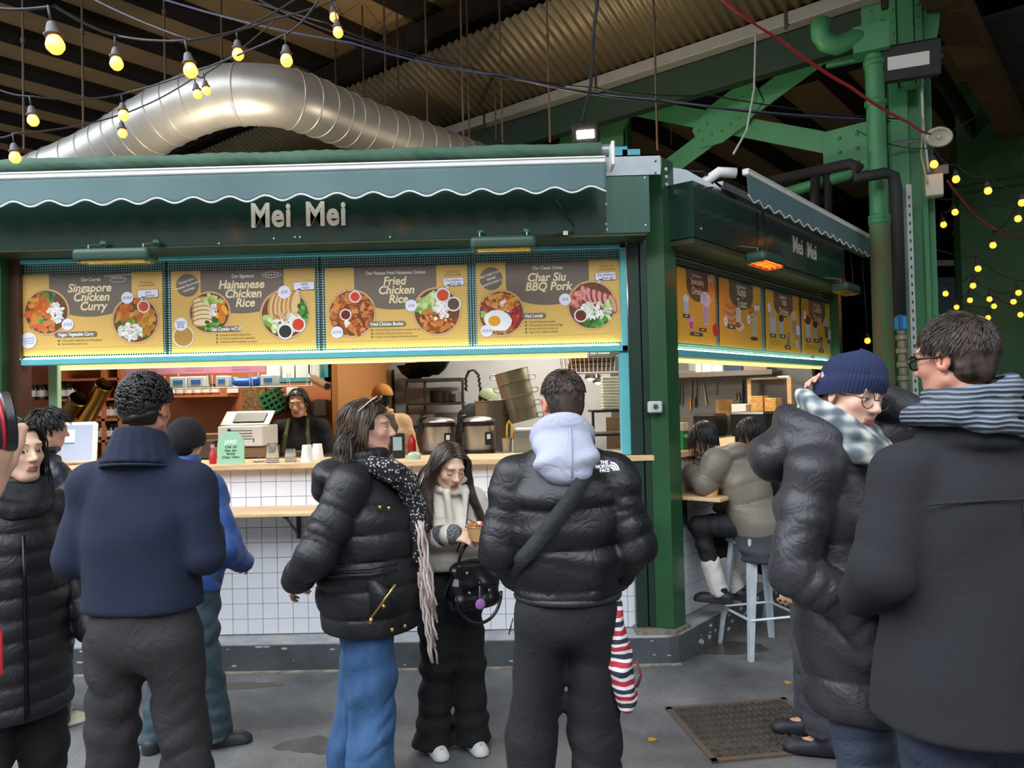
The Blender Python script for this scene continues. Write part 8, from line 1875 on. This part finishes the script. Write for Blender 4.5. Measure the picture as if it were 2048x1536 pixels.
for px in (1182, 1258): mb = MB(); mb.cyl((X(px, 6.7), 6.55, PZ), (X(px, 6.7), 6.55, zz), .012, n=8); mb.build('leg', m_steeldk, t)
for i, (px, py) in enumerate(((1180, 757), (1196, 765))): p = onY(px, py, 6.9); t = thing('pendant_lamp', 'small steel pendant lamp above the prep shelf, ' + ('left', 'right')[i] + ' one', 'lamp', tuple(p)); mb = MB(); mb.lathe([(.05, 0), (.035, .05), (.02, .12), (.012, .14)], 16, p); mb.build('shade', m_steel, t, smooth=True); mb = MB(); mb.sphere(p + Z3 * .005, .025); mb.build('bulb', mat('lamp_bulb', '#fff', .3, emit='#ffe2b0', estr=8), t); mb = MB(); mb.cyl(p + Z3 * .13, p + Z3 * (2.78 - p[2]), .004, n=6); mb.build('cord', m_black, t)
# ---- drinks station: steel wall across the far end of the side counter
def onW(px, py, t): return onP(px, py, S(t, 0, 0), A3)
zs_ = onW(1450, 744, 2.95)[2]; t = thing('drinks_shelf', 'long steel wall shelf with boxes in the drinks station', 'shelf', S(2.95, -1.1, zs_)); mb = MB(); mb.box(S(2.94, -1.15, zs_ - .012), (.24, 1.7, .024), RS); mb.build('plate', m_steel, t); mb = MB(); mb.box(S(2.815, -1.15, zs_ - .02), (.012, 1.7, .05), RS); mb.build('lip', m_steel, t)
def side_box(name, label, cat, p0, p1, ytop, tt, m, z=None, d=.16, ch=.005):
 a = onW(p0, 740, tt); b2 = onW(p1, 740, tt); z0 = zs_ if z is None else z; z1 = onW((p0 + p1) / 2, ytop, tt)[2]; mb = MB(); c = (a + b2) / 2; mb.cbox((c[0], c[1], (z0 + z1) / 2), (d, np.linalg.norm((b2 - a)[:2]), abs(z1 - z0)), ch, RS); return tag(mb.build(name, m), label, cat)
for p0, p1, yt, m_, lab in ((1384, 1409, 721, mat('frosted_plastic', ''), 'frosted tub left on the drinks shelf'), (1411, 1430, 723, m_paperwhite, 'stack of white lids on the drinks shelf'), (1431, 1452, 722, mat('pale_blue_box', '#b9c7d2', .5), 'pale blue box on the drinks shelf'), (1455, 1491, 730, mat('navy_box', '#2b3c5c', .5), 'navy box on the drinks shelf'), (1493, 1540, 724, mat('brownish_box', '#8a7468', .6), 'pinkish brown carton right on the drinks shelf')): side_box('carton', lab, 'carton', p0, p1, yt, 2.92, m_)
wire_basket('small white wire basket of sachets beside the corner column', onS(1365, 744, -.35), .06, .09, .085, RS, .018)
q = onS(1365, 744, -.35); mb = MB(); mb.cyl(q + A3 * .06 + Z3 * .085, q + A3 * .06 + Z3 * 1.0, .004, n=6); tag(mb.build('basket_hook', m_white), 'thin white hook rod holding the small sachet basket', 'hook')
mu = {'o': mat('orange_handle', '#d9821f', .5), 'b': m_black, 's': m_steel, 'w': mat('cream_handle', '#cdbf9e', .6), 'm': mat('mint_handle', '#5fb08f', .5)}
for i, (px, y0, y1, c, w) in enumerate(((1358, 765, 808, 's', .02), (1364, 770, 812, 's', .018), (1383, 760, 798, 's', .014), (1381, 797, 820, 'o', .022), (1392, 758, 795, 's', .018), (1391, 795, 815, 'b', .024), (1407, 765, 812, 'w', .014), (1472, 785, 800, 'o', .01), (1478, 785, 808, 'm', .016), (1486, 760, 808, 'b', .018), (1492, 770, 808, 's', .012), (1434, 765, 790, 's', .008))):
 a = onW(px, y0, 3.05); b2 = onW(px + (6 if c == 'w' else 0), y1, 3.05); mb = MB(); mb.tube([a, a * .6 + b2 * .4, b2], [w * .5, w, w * .8], 6, flat=.35); tag(mb.build('kitchen_tool', mu[c]), ('steel blade', 'orange-handled tool', 'black-handled tool', 'cream-handled tool', 'mint-handled tool')['sobwm'.index(c)] + ' hanging on the steel wall, %s from the column' % ('first', 'second', 'third', 'fourth', 'fifth', 'sixth', 'seventh', 'eighth', 'ninth', 'tenth', 'eleventh', 'twelfth')[i], 'tool', 'hanging kitchen tools')
zc_ = onW(1450, 832, 2.8)[2]; t = thing('back_counter', 'steel back counter of the drinks station', 'counter', S(2.8, -1.1, PZ)); mb = MB(); mb.box(S(2.8, -1.1, (PZ + zc_) / 2), (.45, 1.9, zc_ - PZ), RS); mb.build('carcass', m_steel, t)
def s_thing(name, label, cat, px, py, o, prof, m, z, extra=()):
 p = onW(px, py, o) if o > 1 else onS(px, py, o); p[2] = z; th = thing(name, label, cat, tuple(p)); mb = MB(); mb.lathe(prof, 24, p); mb.build('body', m, th, smooth=True, angle=35)
 for nm, pr, mm in extra: mb = MB(); mb.lathe(pr, 24, p); mb.build(nm, mm, th, smooth=True, angle=35)
 return th
for i in range(9): s_thing('kraft_bowl', 'kraft bowl in the tall stack on the back counter, %s from below' % ORD[i], 'bowl', 1449, 820, 2.75, [(.06, .014 * i), (.085, .014 * i + .05), (.087, .014 * i + .05), (.055, .014 * i + .004)], MATS['kraft_paper'], zc_)['group'] = 'stacked kraft bowls'
side_box('label_box', 'white box with an orange label on the back counter', 'box', 1467, 1496, 808, 2.75, m_paperwhite, zc_); side_box('snack_tub', 'clear tub of orange snacks on the back counter, left one', 'tub', 1506, 1530, 792, 2.75, mat('orange_snacks', '#c98a3a', .4, color2='#e0b070', vscale=40), zc_); side_box('snack_tub', 'clear tub of orange snacks on the back counter, right one', 'tub', 1533, 1556, 796, 2.75, mat('orange_snacks', ''), zc_)
t = thing('wooden_rack', 'light wooden rack frame above the snack tubs', 'rack', tuple(onW(1540, 830, 2.9))); zt_ = onW(1500, 757, 2.9)[2]; ra, rb_ = onW(1500, 790, 2.9), onW(1580, 790, 2.9)
for u in (ra, rb_): mb = MB(); mb.box((u[0], u[1], (zc_ + zt_) / 2), (.04, .04, zt_ - zc_), RS); mb.build('post', m_wood, t)
mb = MB(); mb.tube([(ra[0], ra[1], zt_), (rb_[0], rb_[1], zt_)], .015, 6); mb.build('rail', m_steel, t)
zl = onW(1450, 872, 2.3)[2]; mb = MB(); mb.box(S(2.3, -.95, (PZ + zl) / 2), (.42, 1.5, zl - PZ), RS); tag(mb.build('inner_bench', m_steel), 'low steel bench behind the side counter', 'bench')
for i, (p0, p1, yt) in enumerate(((1396, 1440, 827), (1470, 1540, 823))): side_box('coffee_machine', 'black drinks machine on the inner bench, ' + ('left', 'right')[i] + ' one', 'machine', p0, p1, yt, 2.3, m_black, zl, .3, .02)
tt, _ = S_of(onS(1366, 890, -.05)); p = S(tt, -.05, CT); ml = thing('drink_powder_pack', 'green malt drink pack with cream top on the side counter', 'packet', tuple(p)); mb = MB().color('#1f8f3a'); mb.cbox(p + Z3 * .065, (.085, .055, .13), .004, RS); mb.color('#d9c7a0'); mb.cbox(p + Z3 * .16, (.083, .053, .06), .004, RS); mb.build('carton', m_print, ml)
mb = MB().color('#f2efe6'); o_ = p + N3 * .0295 + Z3 * .095; add_text(mb, 'MILO', o_, A3, Z3, .032, .0008, bold=.04); mb.build('lettering', m_print, ml)
s_thing('sauce_bottle', 'orange squeeze bottle next to the green pack', 'bottle', 1384, 885, -.05, [(.026, 0), (.028, .01), (.028, .10), (.016, .13), (.006, .15)], mat('orange_bottle', '#d4501f', .4), CT, (('label_band', [(.0285, .02), (.0285, .06)], m_paperwhite),)); s_thing('sauce_bottle', 'dark soy bottle with clear pump next to the orange bottle', 'bottle', 1401, 885, -.05, [(.026, 0), (.028, .01), (.028, .08), (.012, .11), (.010, .14)], mat('soy_glass', '#2a1c18', .15), CT, (('pump', [(.014, .14), (.014, .16)], m_white), ('label_band', [(.0285, .02), (.0285, .05)], m_paperwhite)))
# ================================================================ hall fittings: lights, pipes, cables, floor details
m_sock = mat('lamp_holder', '#4a4548', .5); m_wire = mat('festoon_cable', '#2e2d30', .6)
m_bulbg = mat('warm_bulb', '#ffd9a0', .2, emit='#ff8418', estr=3.0); m_fil = mat('filament', '#fff', .5, emit='#ffc060', estr=28.0)
_bm = {}
def bulb(px, py, Y, label, grp, top=None, r=.0255):
 p = onY(px, py, Y); t = thing('string_bulb', label, 'bulb', tuple(p), grp)
 if not _bm:
  for nm, mb_, m_ in (('glass', MB().lathe([(.001, -1.15), (.55, -1.0), (.95, -.5), (1, -.05), (.85, .45), (.6, .85), (.55, 1.05)], 14), m_bulbg), ('filament', MB().sphere((0, 0, -.05), (.42, .42, .62), 8, 6), m_fil), ('holder', MB().lathe([(.95, .85), (1.0, 1.1), (.75, 1.2), (.62, 1.9), (.45, 2.4), (.2, 2.6)], 12), m_sock), ('drop_cord', MB().cyl((0, 0, 2.5), (0, 0, 4.4), .14, n=6), m_wire)):
   me = mb_.mesh(nm, True); me.materials.append(m_); _bm[nm] = me
 for nm, me in _bm.items(): o = bpy.data.objects.new(nm, me); COL.objects.link(o); o.parent = t
 t.scale = (r, r, r); t.rotation_euler = (random.uniform(-.1, .1), random.uniform(-.18, -.02), 0); return p + Z3 * r * 4.3
G1, G2 = 'string bulbs over the front awning', 'string bulbs right of the green column'
names = ['largest bulb at the top left corner', 'bulb second along the upper left cable', 'bulb hanging in front of the duct elbow', 'bulb above the duct elbow', 'bulb just right above the duct elbow', 'bulb near the dark soffit, lower of the close pair', 'bulb near the dark soffit, upper of the close pair', 'bulb over the left duct leg on the middle cable', 'bulb over the duct on the middle cable', 'bulb just below another over the duct', 'lowest bulb touching the awning at far left', 'small bulb against the duct, left of a pair', 'small bulb against the duct, right of a pair']
L1 = [(110, 88, 2.15), (233, 126, 3.0), (381, 140, 2.75), (476, 108, 3.4), (573, 120, 3.2), (676, 64, 3.8), (668, 34, 4.4), (66, 240, 3.5), (247, 230, 3.9), (245, 266, 4.4), (30, 314, 3.5), (395, 188, 4.5), (413, 181, 4.8)]
T = [bulb(px, py, Y, 'warm glowing ' + nm, G1) for (px, py, Y), nm in zip(L1, names)]
def wire(pts, label, r=.0045, m=None, sag=0.0, name='festoon_cable', group=None):
 P = [np.array(p, float) for p in pts]; Q = []
 for a, b in zip(P[:-1], P[1:]):
  for u in np.linspace(0, 1, 8, endpoint=False): Q.append(a * (1 - u) + b * u - Z3 * sag * 4 * u * (1 - u))
 Q.append(P[-1]); mb = MB(); mb.tube(Q, r, 5); return tag(mb.build(name, m or m_wire, smooth=True), label, 'cable', group)
wire([onY(-40, 12, 2.2), T[0], T[1], T[2], onY(548, 38, 3.2), onY(690, -10, 3.4), onY(690, -10, 3.4) + np.array([2.4, .6, 1.6])], 'festoon cable of the largest top left bulb', sag=.01)
wire([onY(170, -10, 3.0), T[2], T[3], onY(600, -8, 3.6)], 'festoon cable crossing above the duct elbow', sag=.01)
wire([onY(-40, 160, 3.5), T[7], T[8], T[4], onY(640, -5, 3.1)], 'festoon cable rising from the middle left to the top', sag=.02)
wire([onY(-40, 268, 3.5), T[10], T[9], T[11], T[12], onY(560, 30, 4.6)], 'festoon cable of the lowest bulbs over the duct', sag=.02)
wire([T[5], T[6], onY(650, -10, 4.2)], 'short cable end of the bulb pair near the soffit')
R1 = [(1868, 328, 7.0), (1912, 358, 7.4), (1976, 381, 7.4), (1910, 424, 8.6), (1887, 449, 9.0), (2044, 405, 7.6), (2036, 437, 8.2), (1986, 490, 8.6), (1956, 537, 9.0), (1946, 571, 9.6), (1891, 587, 10), (1940, 600, 10.4), (1979, 598, 10.4), (1988, 612, 10.8), (2037, 585, 9.6), (2027, 603, 10), (1913, 614, 11), (2041, 629, 10), (1976, 635, 11), (1993, 644, 11.4), (2026, 643, 11.4), (1735, 681, 9.2)]
where = ['beside the horn loudspeaker', 'below the horn loudspeaker', 'highest on the right', 'left of the red cable', 'left under the junction box', 'at the right edge', 'at the right edge, lower', 'on the red cable', 'above the blue-grey board', 'left on the blue-grey board', 'leftmost by the column', 'over the coat man, left', 'over the coat man', 'over the coat man, lower', 'at the right edge, mid', 'near the wide column', 'just above dark hair', 'low at the right edge', 'low behind the hair', 'lowest beside the hair', 'low on the wide column', 'seen between the post and rusty pipe']
TR = [bulb(px, py, Y, 'small glowing string bulb ' + w, G2, r=.034) for (px, py, Y), w in zip(R1, where)]
for k_, idx in enumerate(((0, 1, 2, 5), (3, 4), (6, 7), (8, 14), (10, 9, 12, 15), (16, 11, 13, 17), (18, 19, 20))):
 pts = [TR[i] for i in idx]; wire([pts[0] + np.array([-.6, .2, .25])] + pts + [pts[-1] + np.array([1.2, .2, .25])], 'thin festoon cable right of the column, %s from the top' % ('first', 'second', 'third', 'fourth', 'fifth', 'sixth', 'seventh')[k_], .006, sag=.06)
wire([TR[21], TR[21] + np.array([.1, .3, .9])], 'short cable of the bulb between post and rusty pipe')
# service cables across the hall
m_blk = mat('black_service_cable', '#17171b', .5); m_bluec = mat('blue_grey_cable', '#4a5578', .5)
for k_, (pts, m_) in enumerate((([(300, -10, 5.2), (700, 85, 5.5), (1000, 150, 6.0), (1300, 196, 6.6), (1775, 240, 7.2)], m_bluec), ([(500, -10, 5.4), (750, 90, 5.6), (1050, 162, 6.1), (1350, 205, 6.7), (1780, 243, 7.2)], m_blk), ([(650, 45, 5.5), (900, 125, 5.9), (1180, 175, 6.3), (1420, 190, 6.8), (1800, 238, 7.2)], m_blk))):
 wire([onY(*pts[0]) + np.array([-3.2, .4, 1.3])] + [onY(px, py, Y) for px, py, Y in pts], ('blue-grey', 'lower black', 'upper black')[k_] + ' service cable slung from top left to the green column', .007, m_, .03, 'service_cable')
for k_ in range(2): wire([onY(1195 + 3 * k_, -10, 5.6) + np.array([.1, .1, 2.0]), onY(1195 + 3 * k_, -10, 5.6), onY(1186 + 3 * k_, 60, 5.6), onY(1180 + 3 * k_, 170, 5.7), onY(1162 + 3 * k_, 252, 5.8)], 'dark cable dropping to the lit floodlight, %s strand' % ('left', 'right')[k_], .008, m_blk, name='service_cable')
m_red = mat('red_cable', '#a3252b', .5)
for k_ in range(2): wire([onY(1432 + 5 * k_, -10, 5.2) + np.array([-2.6, -.8, 1.7]), onY(1432 + 5 * k_, -10, 5.2), onY(1560, 78 + 2 * k_, 5.7), onY(1700, 172 + 3 * k_, 6.3), onY(1820, 245 + 2 * k_, 6.9), onY(1862, 268, 7.0)], 'red cable twisting down to the horn loudspeaker, %s strand' % ('first', 'second')[k_], .009, m_red, .02, 'red_cable')
wire([onY(1895, 362, 7.1), onY(1960, 440, 8.0), onY(2048, 478, 9.5)], 'red cable leaving the junction box to the right', .012, m_red, .03, 'red_cable')
wire([onY(1511, 66, 6.0), onY(1508, 180, 5.6), onY(1493, 262, 5.3), onY(1467, 308, 5.1)], 'pale cable dropping to the side awning arm', .008, mat('pale_cable', '#a09f98', .6), name='awning_cable')
wire([onY(1905, 262, 7.1), onY(2060, 165, 8.0)], 'thin wire from the horn loudspeaker to the right edge', .005, m_blk, name='guy_wire')
wire([S(.12, .1, 3.18), S(.2, .27, 3.15), S(.45, .3, 3.08), S(.65, .3, 3.06)], 'black cable draped over the galvanised corner plate', .009, m_blk, name='sign_cable')
# floodlights
def flood(label, c, fwd, w, h, lit):
 f = nrm(fwd); x = nrm(np.cross(f, Z3)); u = np.cross(x, f); R = np.stack([x, f, u], 1); t = thing('floodlight', label, 'floodlight', tuple(c)); c = np.array(c)
 mb = MB(); mb.cbox(c, (w, .12, h), .015, R); mb.build('housing', mat('flood_black', '#1b1b1d', .5), t); mb = MB(); mb.cbox(c + f * .064, (w * .64, .012, h * .36), .004, R)
 mb.build('lens', mat('flood_on', '#fff', .3, emit='#fff1d0', estr=30) if lit else mat('flood_off', '#c9c9c4', .25, emit='#fffdf4', estr=.03), t)
 for s_ in (-1, 1): mb = MB(); mb.box(c + x * s_ * (w / 2 + .012) - f * .05, (.012, .16, .03), R); mb.build('bracket', m_steeldk, t)
 for i in range(4): mb = MB(); mb.box(c - f * .075 + x * (w * (i / 3 - .5) * .8), (.012, .05, h * .9), R); mb.build('cooling_fin', MATS['flood_black'], t)
flood('big black unlit floodlight on the riveted green column', onY(1815, 124, 7.0), (-.35, -.93, -.22), .53, .32, False)
flood('small lit floodlight above the end of the front awning', onY(1172, 268, 5.75), (-.15, -.93, -.35), .20, .16, True)
for i, (x, y, ty) in enumerate(((-2.6, 6.2, 7.5), (.6, 7.2, 9.0))):   # added unseen uplights on the kiosk roof, brightening the hall ceiling
 t = thing('added_uplight', 'added unseen warm uplight on the kiosk roof behind the awning, ' + ('left', 'right')[i] + ' one', 'floodlight', (x, y, 3.04)); mb = MB(); mb.cbox((x, y, 3.08), (.3, .22, .08), .01); mb.build('housing', MATS['flood_black'], t); mb = MB(); mb.box((x, y, 3.123), (.26, .18, .006)); mb.build('lens', MATS['flood_on'], t)
 ld = bpy.data.lights.new('added_uplight_lamp', 'AREA'); ld.shape = 'RECTANGLE'; ld.size = .26; ld.size_y = .18; ld.energy = 30; ld.color = (1.0, .82, .60); lo = bpy.data.objects.new('lamp', ld); COL.objects.link(lo); lo.location = (x, y, 3.13); lo.rotation_euler = (math.pi, 0, 0)
 lo.parent = t; lo.matrix_parent_inverse = Matrix.Translation(t.location).inverted()
# horn loudspeaker, junction box, small spotlight
p = onY(1878, 274, 7.1); t = thing('horn_loudspeaker', 'cream horn loudspeaker beside the green column', 'loudspeaker', tuple(p)); f = nrm(np.array([-.05, -.95, -.25])); m_cream = mat('cream_plastic', '#c9c2b0', .5)
sd = SDF(p - .2, p + .2, .007); Rr = np.stack([nrm(np.cross(f, Z3)), f, np.cross(nrm(np.cross(f, Z3)), f)], 1); sd.ell(p, (.125, .04, .092), Rr, k=0); sd.cone(p - f * .02, p - f * .16, .055, .035, k=.05); sd.ell(p + f * .045, (.108, .062, .076), Rr, op='s', k=.006); sd.build('horn', m_cream, t); mb = MB(); mb.sphere(p + f * .012, .022); mb.build('driver', m_cream, t, smooth=True); mb = MB(); mb.tube([p - f * .1, p - f * .1 + np.array([-.38, .05, -.03])], .015, 6); mb.build('arm', m_alu, t)
p = onY(1868, 372, 7.15); t = thing('junction_box', 'cream junction box with small spotlight on the green column', 'box', tuple(p)); mb = MB(); mb.cbox(p, (.15, .12, .20), .008, RK); mb.build('case', m_cream, t); mb = MB(); mb.cbox(p + np.array([.07, 0, .15]), (.12, .08, .08), .01, RK @ rotx(.4)); mb.build('spotlight', mat('spot_grey', '#8a8578', .4), t)
wire([onY(1846, 235, 7.1), onY(1842, 310, 7.1), onY(1855, 368, 7.1)], 'cream cable looping down to the junction box', .008, mat('cream_cable', '#b9a878', .6), name='box_cable'); wire([onY(1842, 140, 7.15), onY(1846, 250, 7.15), onY(1857, 345, 7.15)], 'pale conduit running down the green column', .014, mat('conduit_grey', '#b5b8b5', .4, .3), name='conduit')
# downpipe, elbow and hopper
t = thing('downpipe', 'green cast iron downpipe in front of the riveted column', 'pipe', tuple(onY(1755, 900, 7.05))); YP = 7.08
a, b = onY(1741, 110, YP), onY(1766, 440, YP); e = onY(1775, 930, YP); a = np.array([a[0] * .5 + b[0] * .5, YP, a[2]]); x_ = a[0]
mb = MB(); mb.cyl((x_, YP, b[2]), (x_, YP, a[2]), .082, n=20); mb.build('upper_pipe', m_iron, t, smooth=True, angle=40); mb = MB(); mb.cyl((x_, YP, 0), (x_, YP, b[2]), .090, n=20); mb.build('lower_pipe', mat('peeling_paint', '#4f6b44', .8, color2='#6b5a42', vscale=4, stretch=(2, 2, .5)), t, smooth=True, angle=40)
for z in (a[2] - .08, a[2] - .45, b[2] + .02, b[2] - .02): mb = MB(); mb.lathe([(.084, -.03), (.096, -.02), (.096, .02), (.084, .03)], 20, (x_, YP, z)); mb.build('collar', m_iron, t, smooth=True)
mb = MB(); mb.box((x_ - .02, YP, a[2] + .12), (.30, .24, .24), RK); mb.build('hopper', m_iron, t); mb = MB(); mb.tube([(x_ - .05, YP, a[2] + .17), (x_ - .2, YP, a[2] + .15), onY(1672, 92, YP), onY(1652, 86, YP), onY(1641, 70, YP), onY(1640, 40, YP)], .085, 18); mb.build('elbow', m_iron, t, smooth=True)
# black insulated pipes with valve
m_ins = mat('black_insulation', '#1f1f21', .7); YQ = 6.85; t = thing('insulated_pipe', 'black insulated water pipe bending down the green column', 'pipe', tuple(onY(1795, 700, YQ)))
P0 = [onY(1540, 362, 7.9), onY(1700, 328, YQ + .1), onY(1716, 335, YQ), onY(1706, 358, YQ), onY(1770, 346, YQ), onY(1788, 352, YQ), onY(1793, 380, YQ), onY(1800, 630, YQ)]
mb = MB(); mb.tube(P0, .05, 14); mb.build('lagging', m_ins, t, smooth=True); q = onY(1801, 645, YQ); mb = MB(); mb.cyl(q - Z3 * .06, q + Z3 * .05, .052, n=16); mb.build('blue_band', mat('blue_tape', '#1f8fc0', .5), t); q = P0[-1]; e = onY(1808, 780, YQ); mb = MB(); mb.cyl(q, e, .032, n=12); mb.build('copper_section', mat('tarnished_copper', '#8c8570', .45, .7), t)
for i in range(4): c = q + (e - q) * (.3 + .18 * i); mb = MB(); mb.lathe([(.03, -.03), (.05, -.02), (.05, .02), (.03, .03)], 14, c); mb.build('union', MATS['tarnished_copper'], t)
mb = MB(); c = q + (e - q) * .15; mb.cbox(c + np.array([-.03, -.06, .03]), (.03, .03, .14), .006); mb.build('blue_lever', mat('blue_lever', '#2f4fa0', .4), t)
mb = MB(); mb.box2((X(1814, 7.1, 600), 7.05, .0), (X(1814, 7.1, 600) + .05, 7.1, Zc(1805, 372, 7.1))); tk = tag(mb.build('cable_tray', mat('tray_pale', '#b9c2bd', .5, .2)), 'pale slotted cable tray strip fixed to the green column', 'cable tray')
mb = MB()
for z in np.arange(.4, 3.5, .08): mb.box((X(1814, 7.1, 600) + .025, 7.048, z), (.012, .004, .03))
mb.build('slot_marks', m_black, tk)['kind'] = 'stuff'
t = thing('branch_pipe', 'green horizontal pipe with black stubs behind the side awning', 'pipe', tuple(onY(1600, 380, 8.2))); mb = MB(); mb.tube([onY(1500, 408, 8.6), onY(1710, 345, 7.6)], .06, 12); mb.build('main', m_iron, t, smooth=True)
for px in (1630, 1655): mb = MB(); mb.tube([onY(px, 348, 7.8), onY(px, 430, 7.8)], .045, 10); mb.build('stub', m_ins, t, smooth=True)
# turquoise bits on the roof edge
for i, (px, py, w) in enumerate(((1240, 303, .10), (1262, 308, .12))): p = onY(px, py, 5.1); B('roof_panel', ('small turquoise panel on the kiosk roof by the awning end', 'turquoise sheet leaning behind the galvanised channel')[i], 'panel', p - np.array([w / 2, .01, .05]), p + np.array([w / 2, .01, .03]), mat('turquoise_sheet', '#4fa3b0', .5), .002)
# manhole cover with raised bars
c4 = [onZ(1338, 1420, 0), onZ(1563, 1401, 0), None, onZ(1436, 1523, 0)]; ux = c4[1] - c4[0]; vx = c4[3] - c4[0]; o = c4[0]; lu, lv = np.linalg.norm(ux), np.linalg.norm(vx); un = ux / lu; vn = nrm(vx - un * np.dot(vx, un)); lv = abs(np.dot(vx, vn)); lu *= 1.02
mh = thing('manhole_cover', 'square cast iron manhole cover with raised bars in the pavement', 'manhole cover', tuple(o + un * lu / 2 + vn * lv / 2)); RM = np.stack([un, -vn, Z3], 1) if np.cross(un, -vn)[2] > 0 else np.stack([un, vn, Z3], 1)
m_cast = mat('cast_iron', '#57524d', .5, .6, color2='#6b665f', vscale=14); mb = MB(); mb.box(o + un * lu / 2 + vn * lv / 2 + Z3 * .002, (lu, lv, .008), RM); mb.build('plate', m_cast, mh)
for s0, s1, w in ((0, 1, 0), (1, 0, 0)): pass
for a_, b2 in ((o, o + un * lu), (o + un * lu, o + un * lu + vn * lv), (o + un * lu + vn * lv, o + vn * lv), (o + vn * lv, o)): mb = MB(); d = nrm(b2 - a_); mb.box((a_ + b2) / 2 + Z3 * .006, (np.linalg.norm(b2 - a_) + .03, .03, .01), np.stack([d, np.cross(Z3, d), Z3], 1)); mb.build('frame_bar', mat('rusty_frame', '#6a5040', .8, color2='#54504b', vscale=18), mh)
hm_ = MB(); hm_.box((-.017, 0, .004), (.008, .040, .008)); me1 = hm_.mesh('raised_bar'); me1.materials.append(mat('worn_iron', '#8a847b', .35, .8)); hm2 = MB(); hm2.box((0, 0, .004), (.026, .008, .008)); me2 = hm2.mesh('raised_bar'); me2.materials.append(MATS['worn_iron'])
nu, nv = int(lu / .062), int(lv / .062); ang = math.atan2(un[1], un[0])
for i in range(nu):
 for j in range(nv):
  if len(mh.children) > 290: break
  c = o + un * (lu * (i + .5) / nu) + vn * (lv * (j + .5) / nv) + Z3 * .006
  for me, dx in ((me1, 0), (me1, .034), (me2, 0)): ob = bpy.data.objects.new('raised_bar', me); COL.objects.link(ob); ob.parent = mh; ob.matrix_parent_inverse = Matrix.Translation(mh.location).inverted(); ob.location = c + (np.array([math.cos(ang + .785 * 0), math.sin(ang), 0]) * dx); ob.rotation_euler = (0, 0, ang)
# wet patch, rust, leaves
m_wet = mat('wet_stain', '#3a3734', .25, color2='#4b4742', vscale=8); random.seed(3)
def blob_patch(name, px, py, rx, ry, m, label, cat, z=.0015, n=26):
 c = onZ(px, py, 0); pts = [(c[0] + rx * math.cos(t) * random.uniform(.75, 1.1), c[1] + ry * math.sin(t) * random.uniform(.75, 1.1)) for t in np.linspace(0, 6.283, n + 1)[:-1]]; mb = MB(); mb.prism(pts, z, (0, 0, 0), (1, 0, 0), (0, 1, 0)); return tag(mb.build(name, m), label, cat)
blob_patch('wet_patch', 1440, 1296, .34, .16, m_wet, 'dark wet patch on the ground under the bar stool', 'stain'); blob_patch('wet_patch', 640, 1490, .22, .10, m_wet, 'dark stain on the pavement left of the blue jeans', 'stain'); blob_patch('wet_patch', 470, 1372, .28, .07, mat('damp_dirt', '#59544d', .8), 'damp dirty strip on the pavement below the plinth', 'stain')
m_leaf = mat('dry_leaf', '#b58a2a', .8)
for i, (px, py, lab) in enumerate(((1003, 1336, 'under the plinth beside the down jacket man'), (1575, 1366, 'beside the grey jeans'), (1303, 1480, 'left of the manhole cover'))): c = onZ(px, py, 0); mb = MB(); mb.prism([(c[0] + .02 * math.cos(t) * (1 + .4 * math.cos(3 * t)), c[1] + .02 * math.sin(t)) for t in np.linspace(0, 6.283, 13)[:-1]], .004, (0, 0, .001), (1, 0, 0), (0, 1, 0)); tag(mb.build('dry_leaf', m_leaf), 'small yellow leaf on the ground ' + lab, 'leaf')
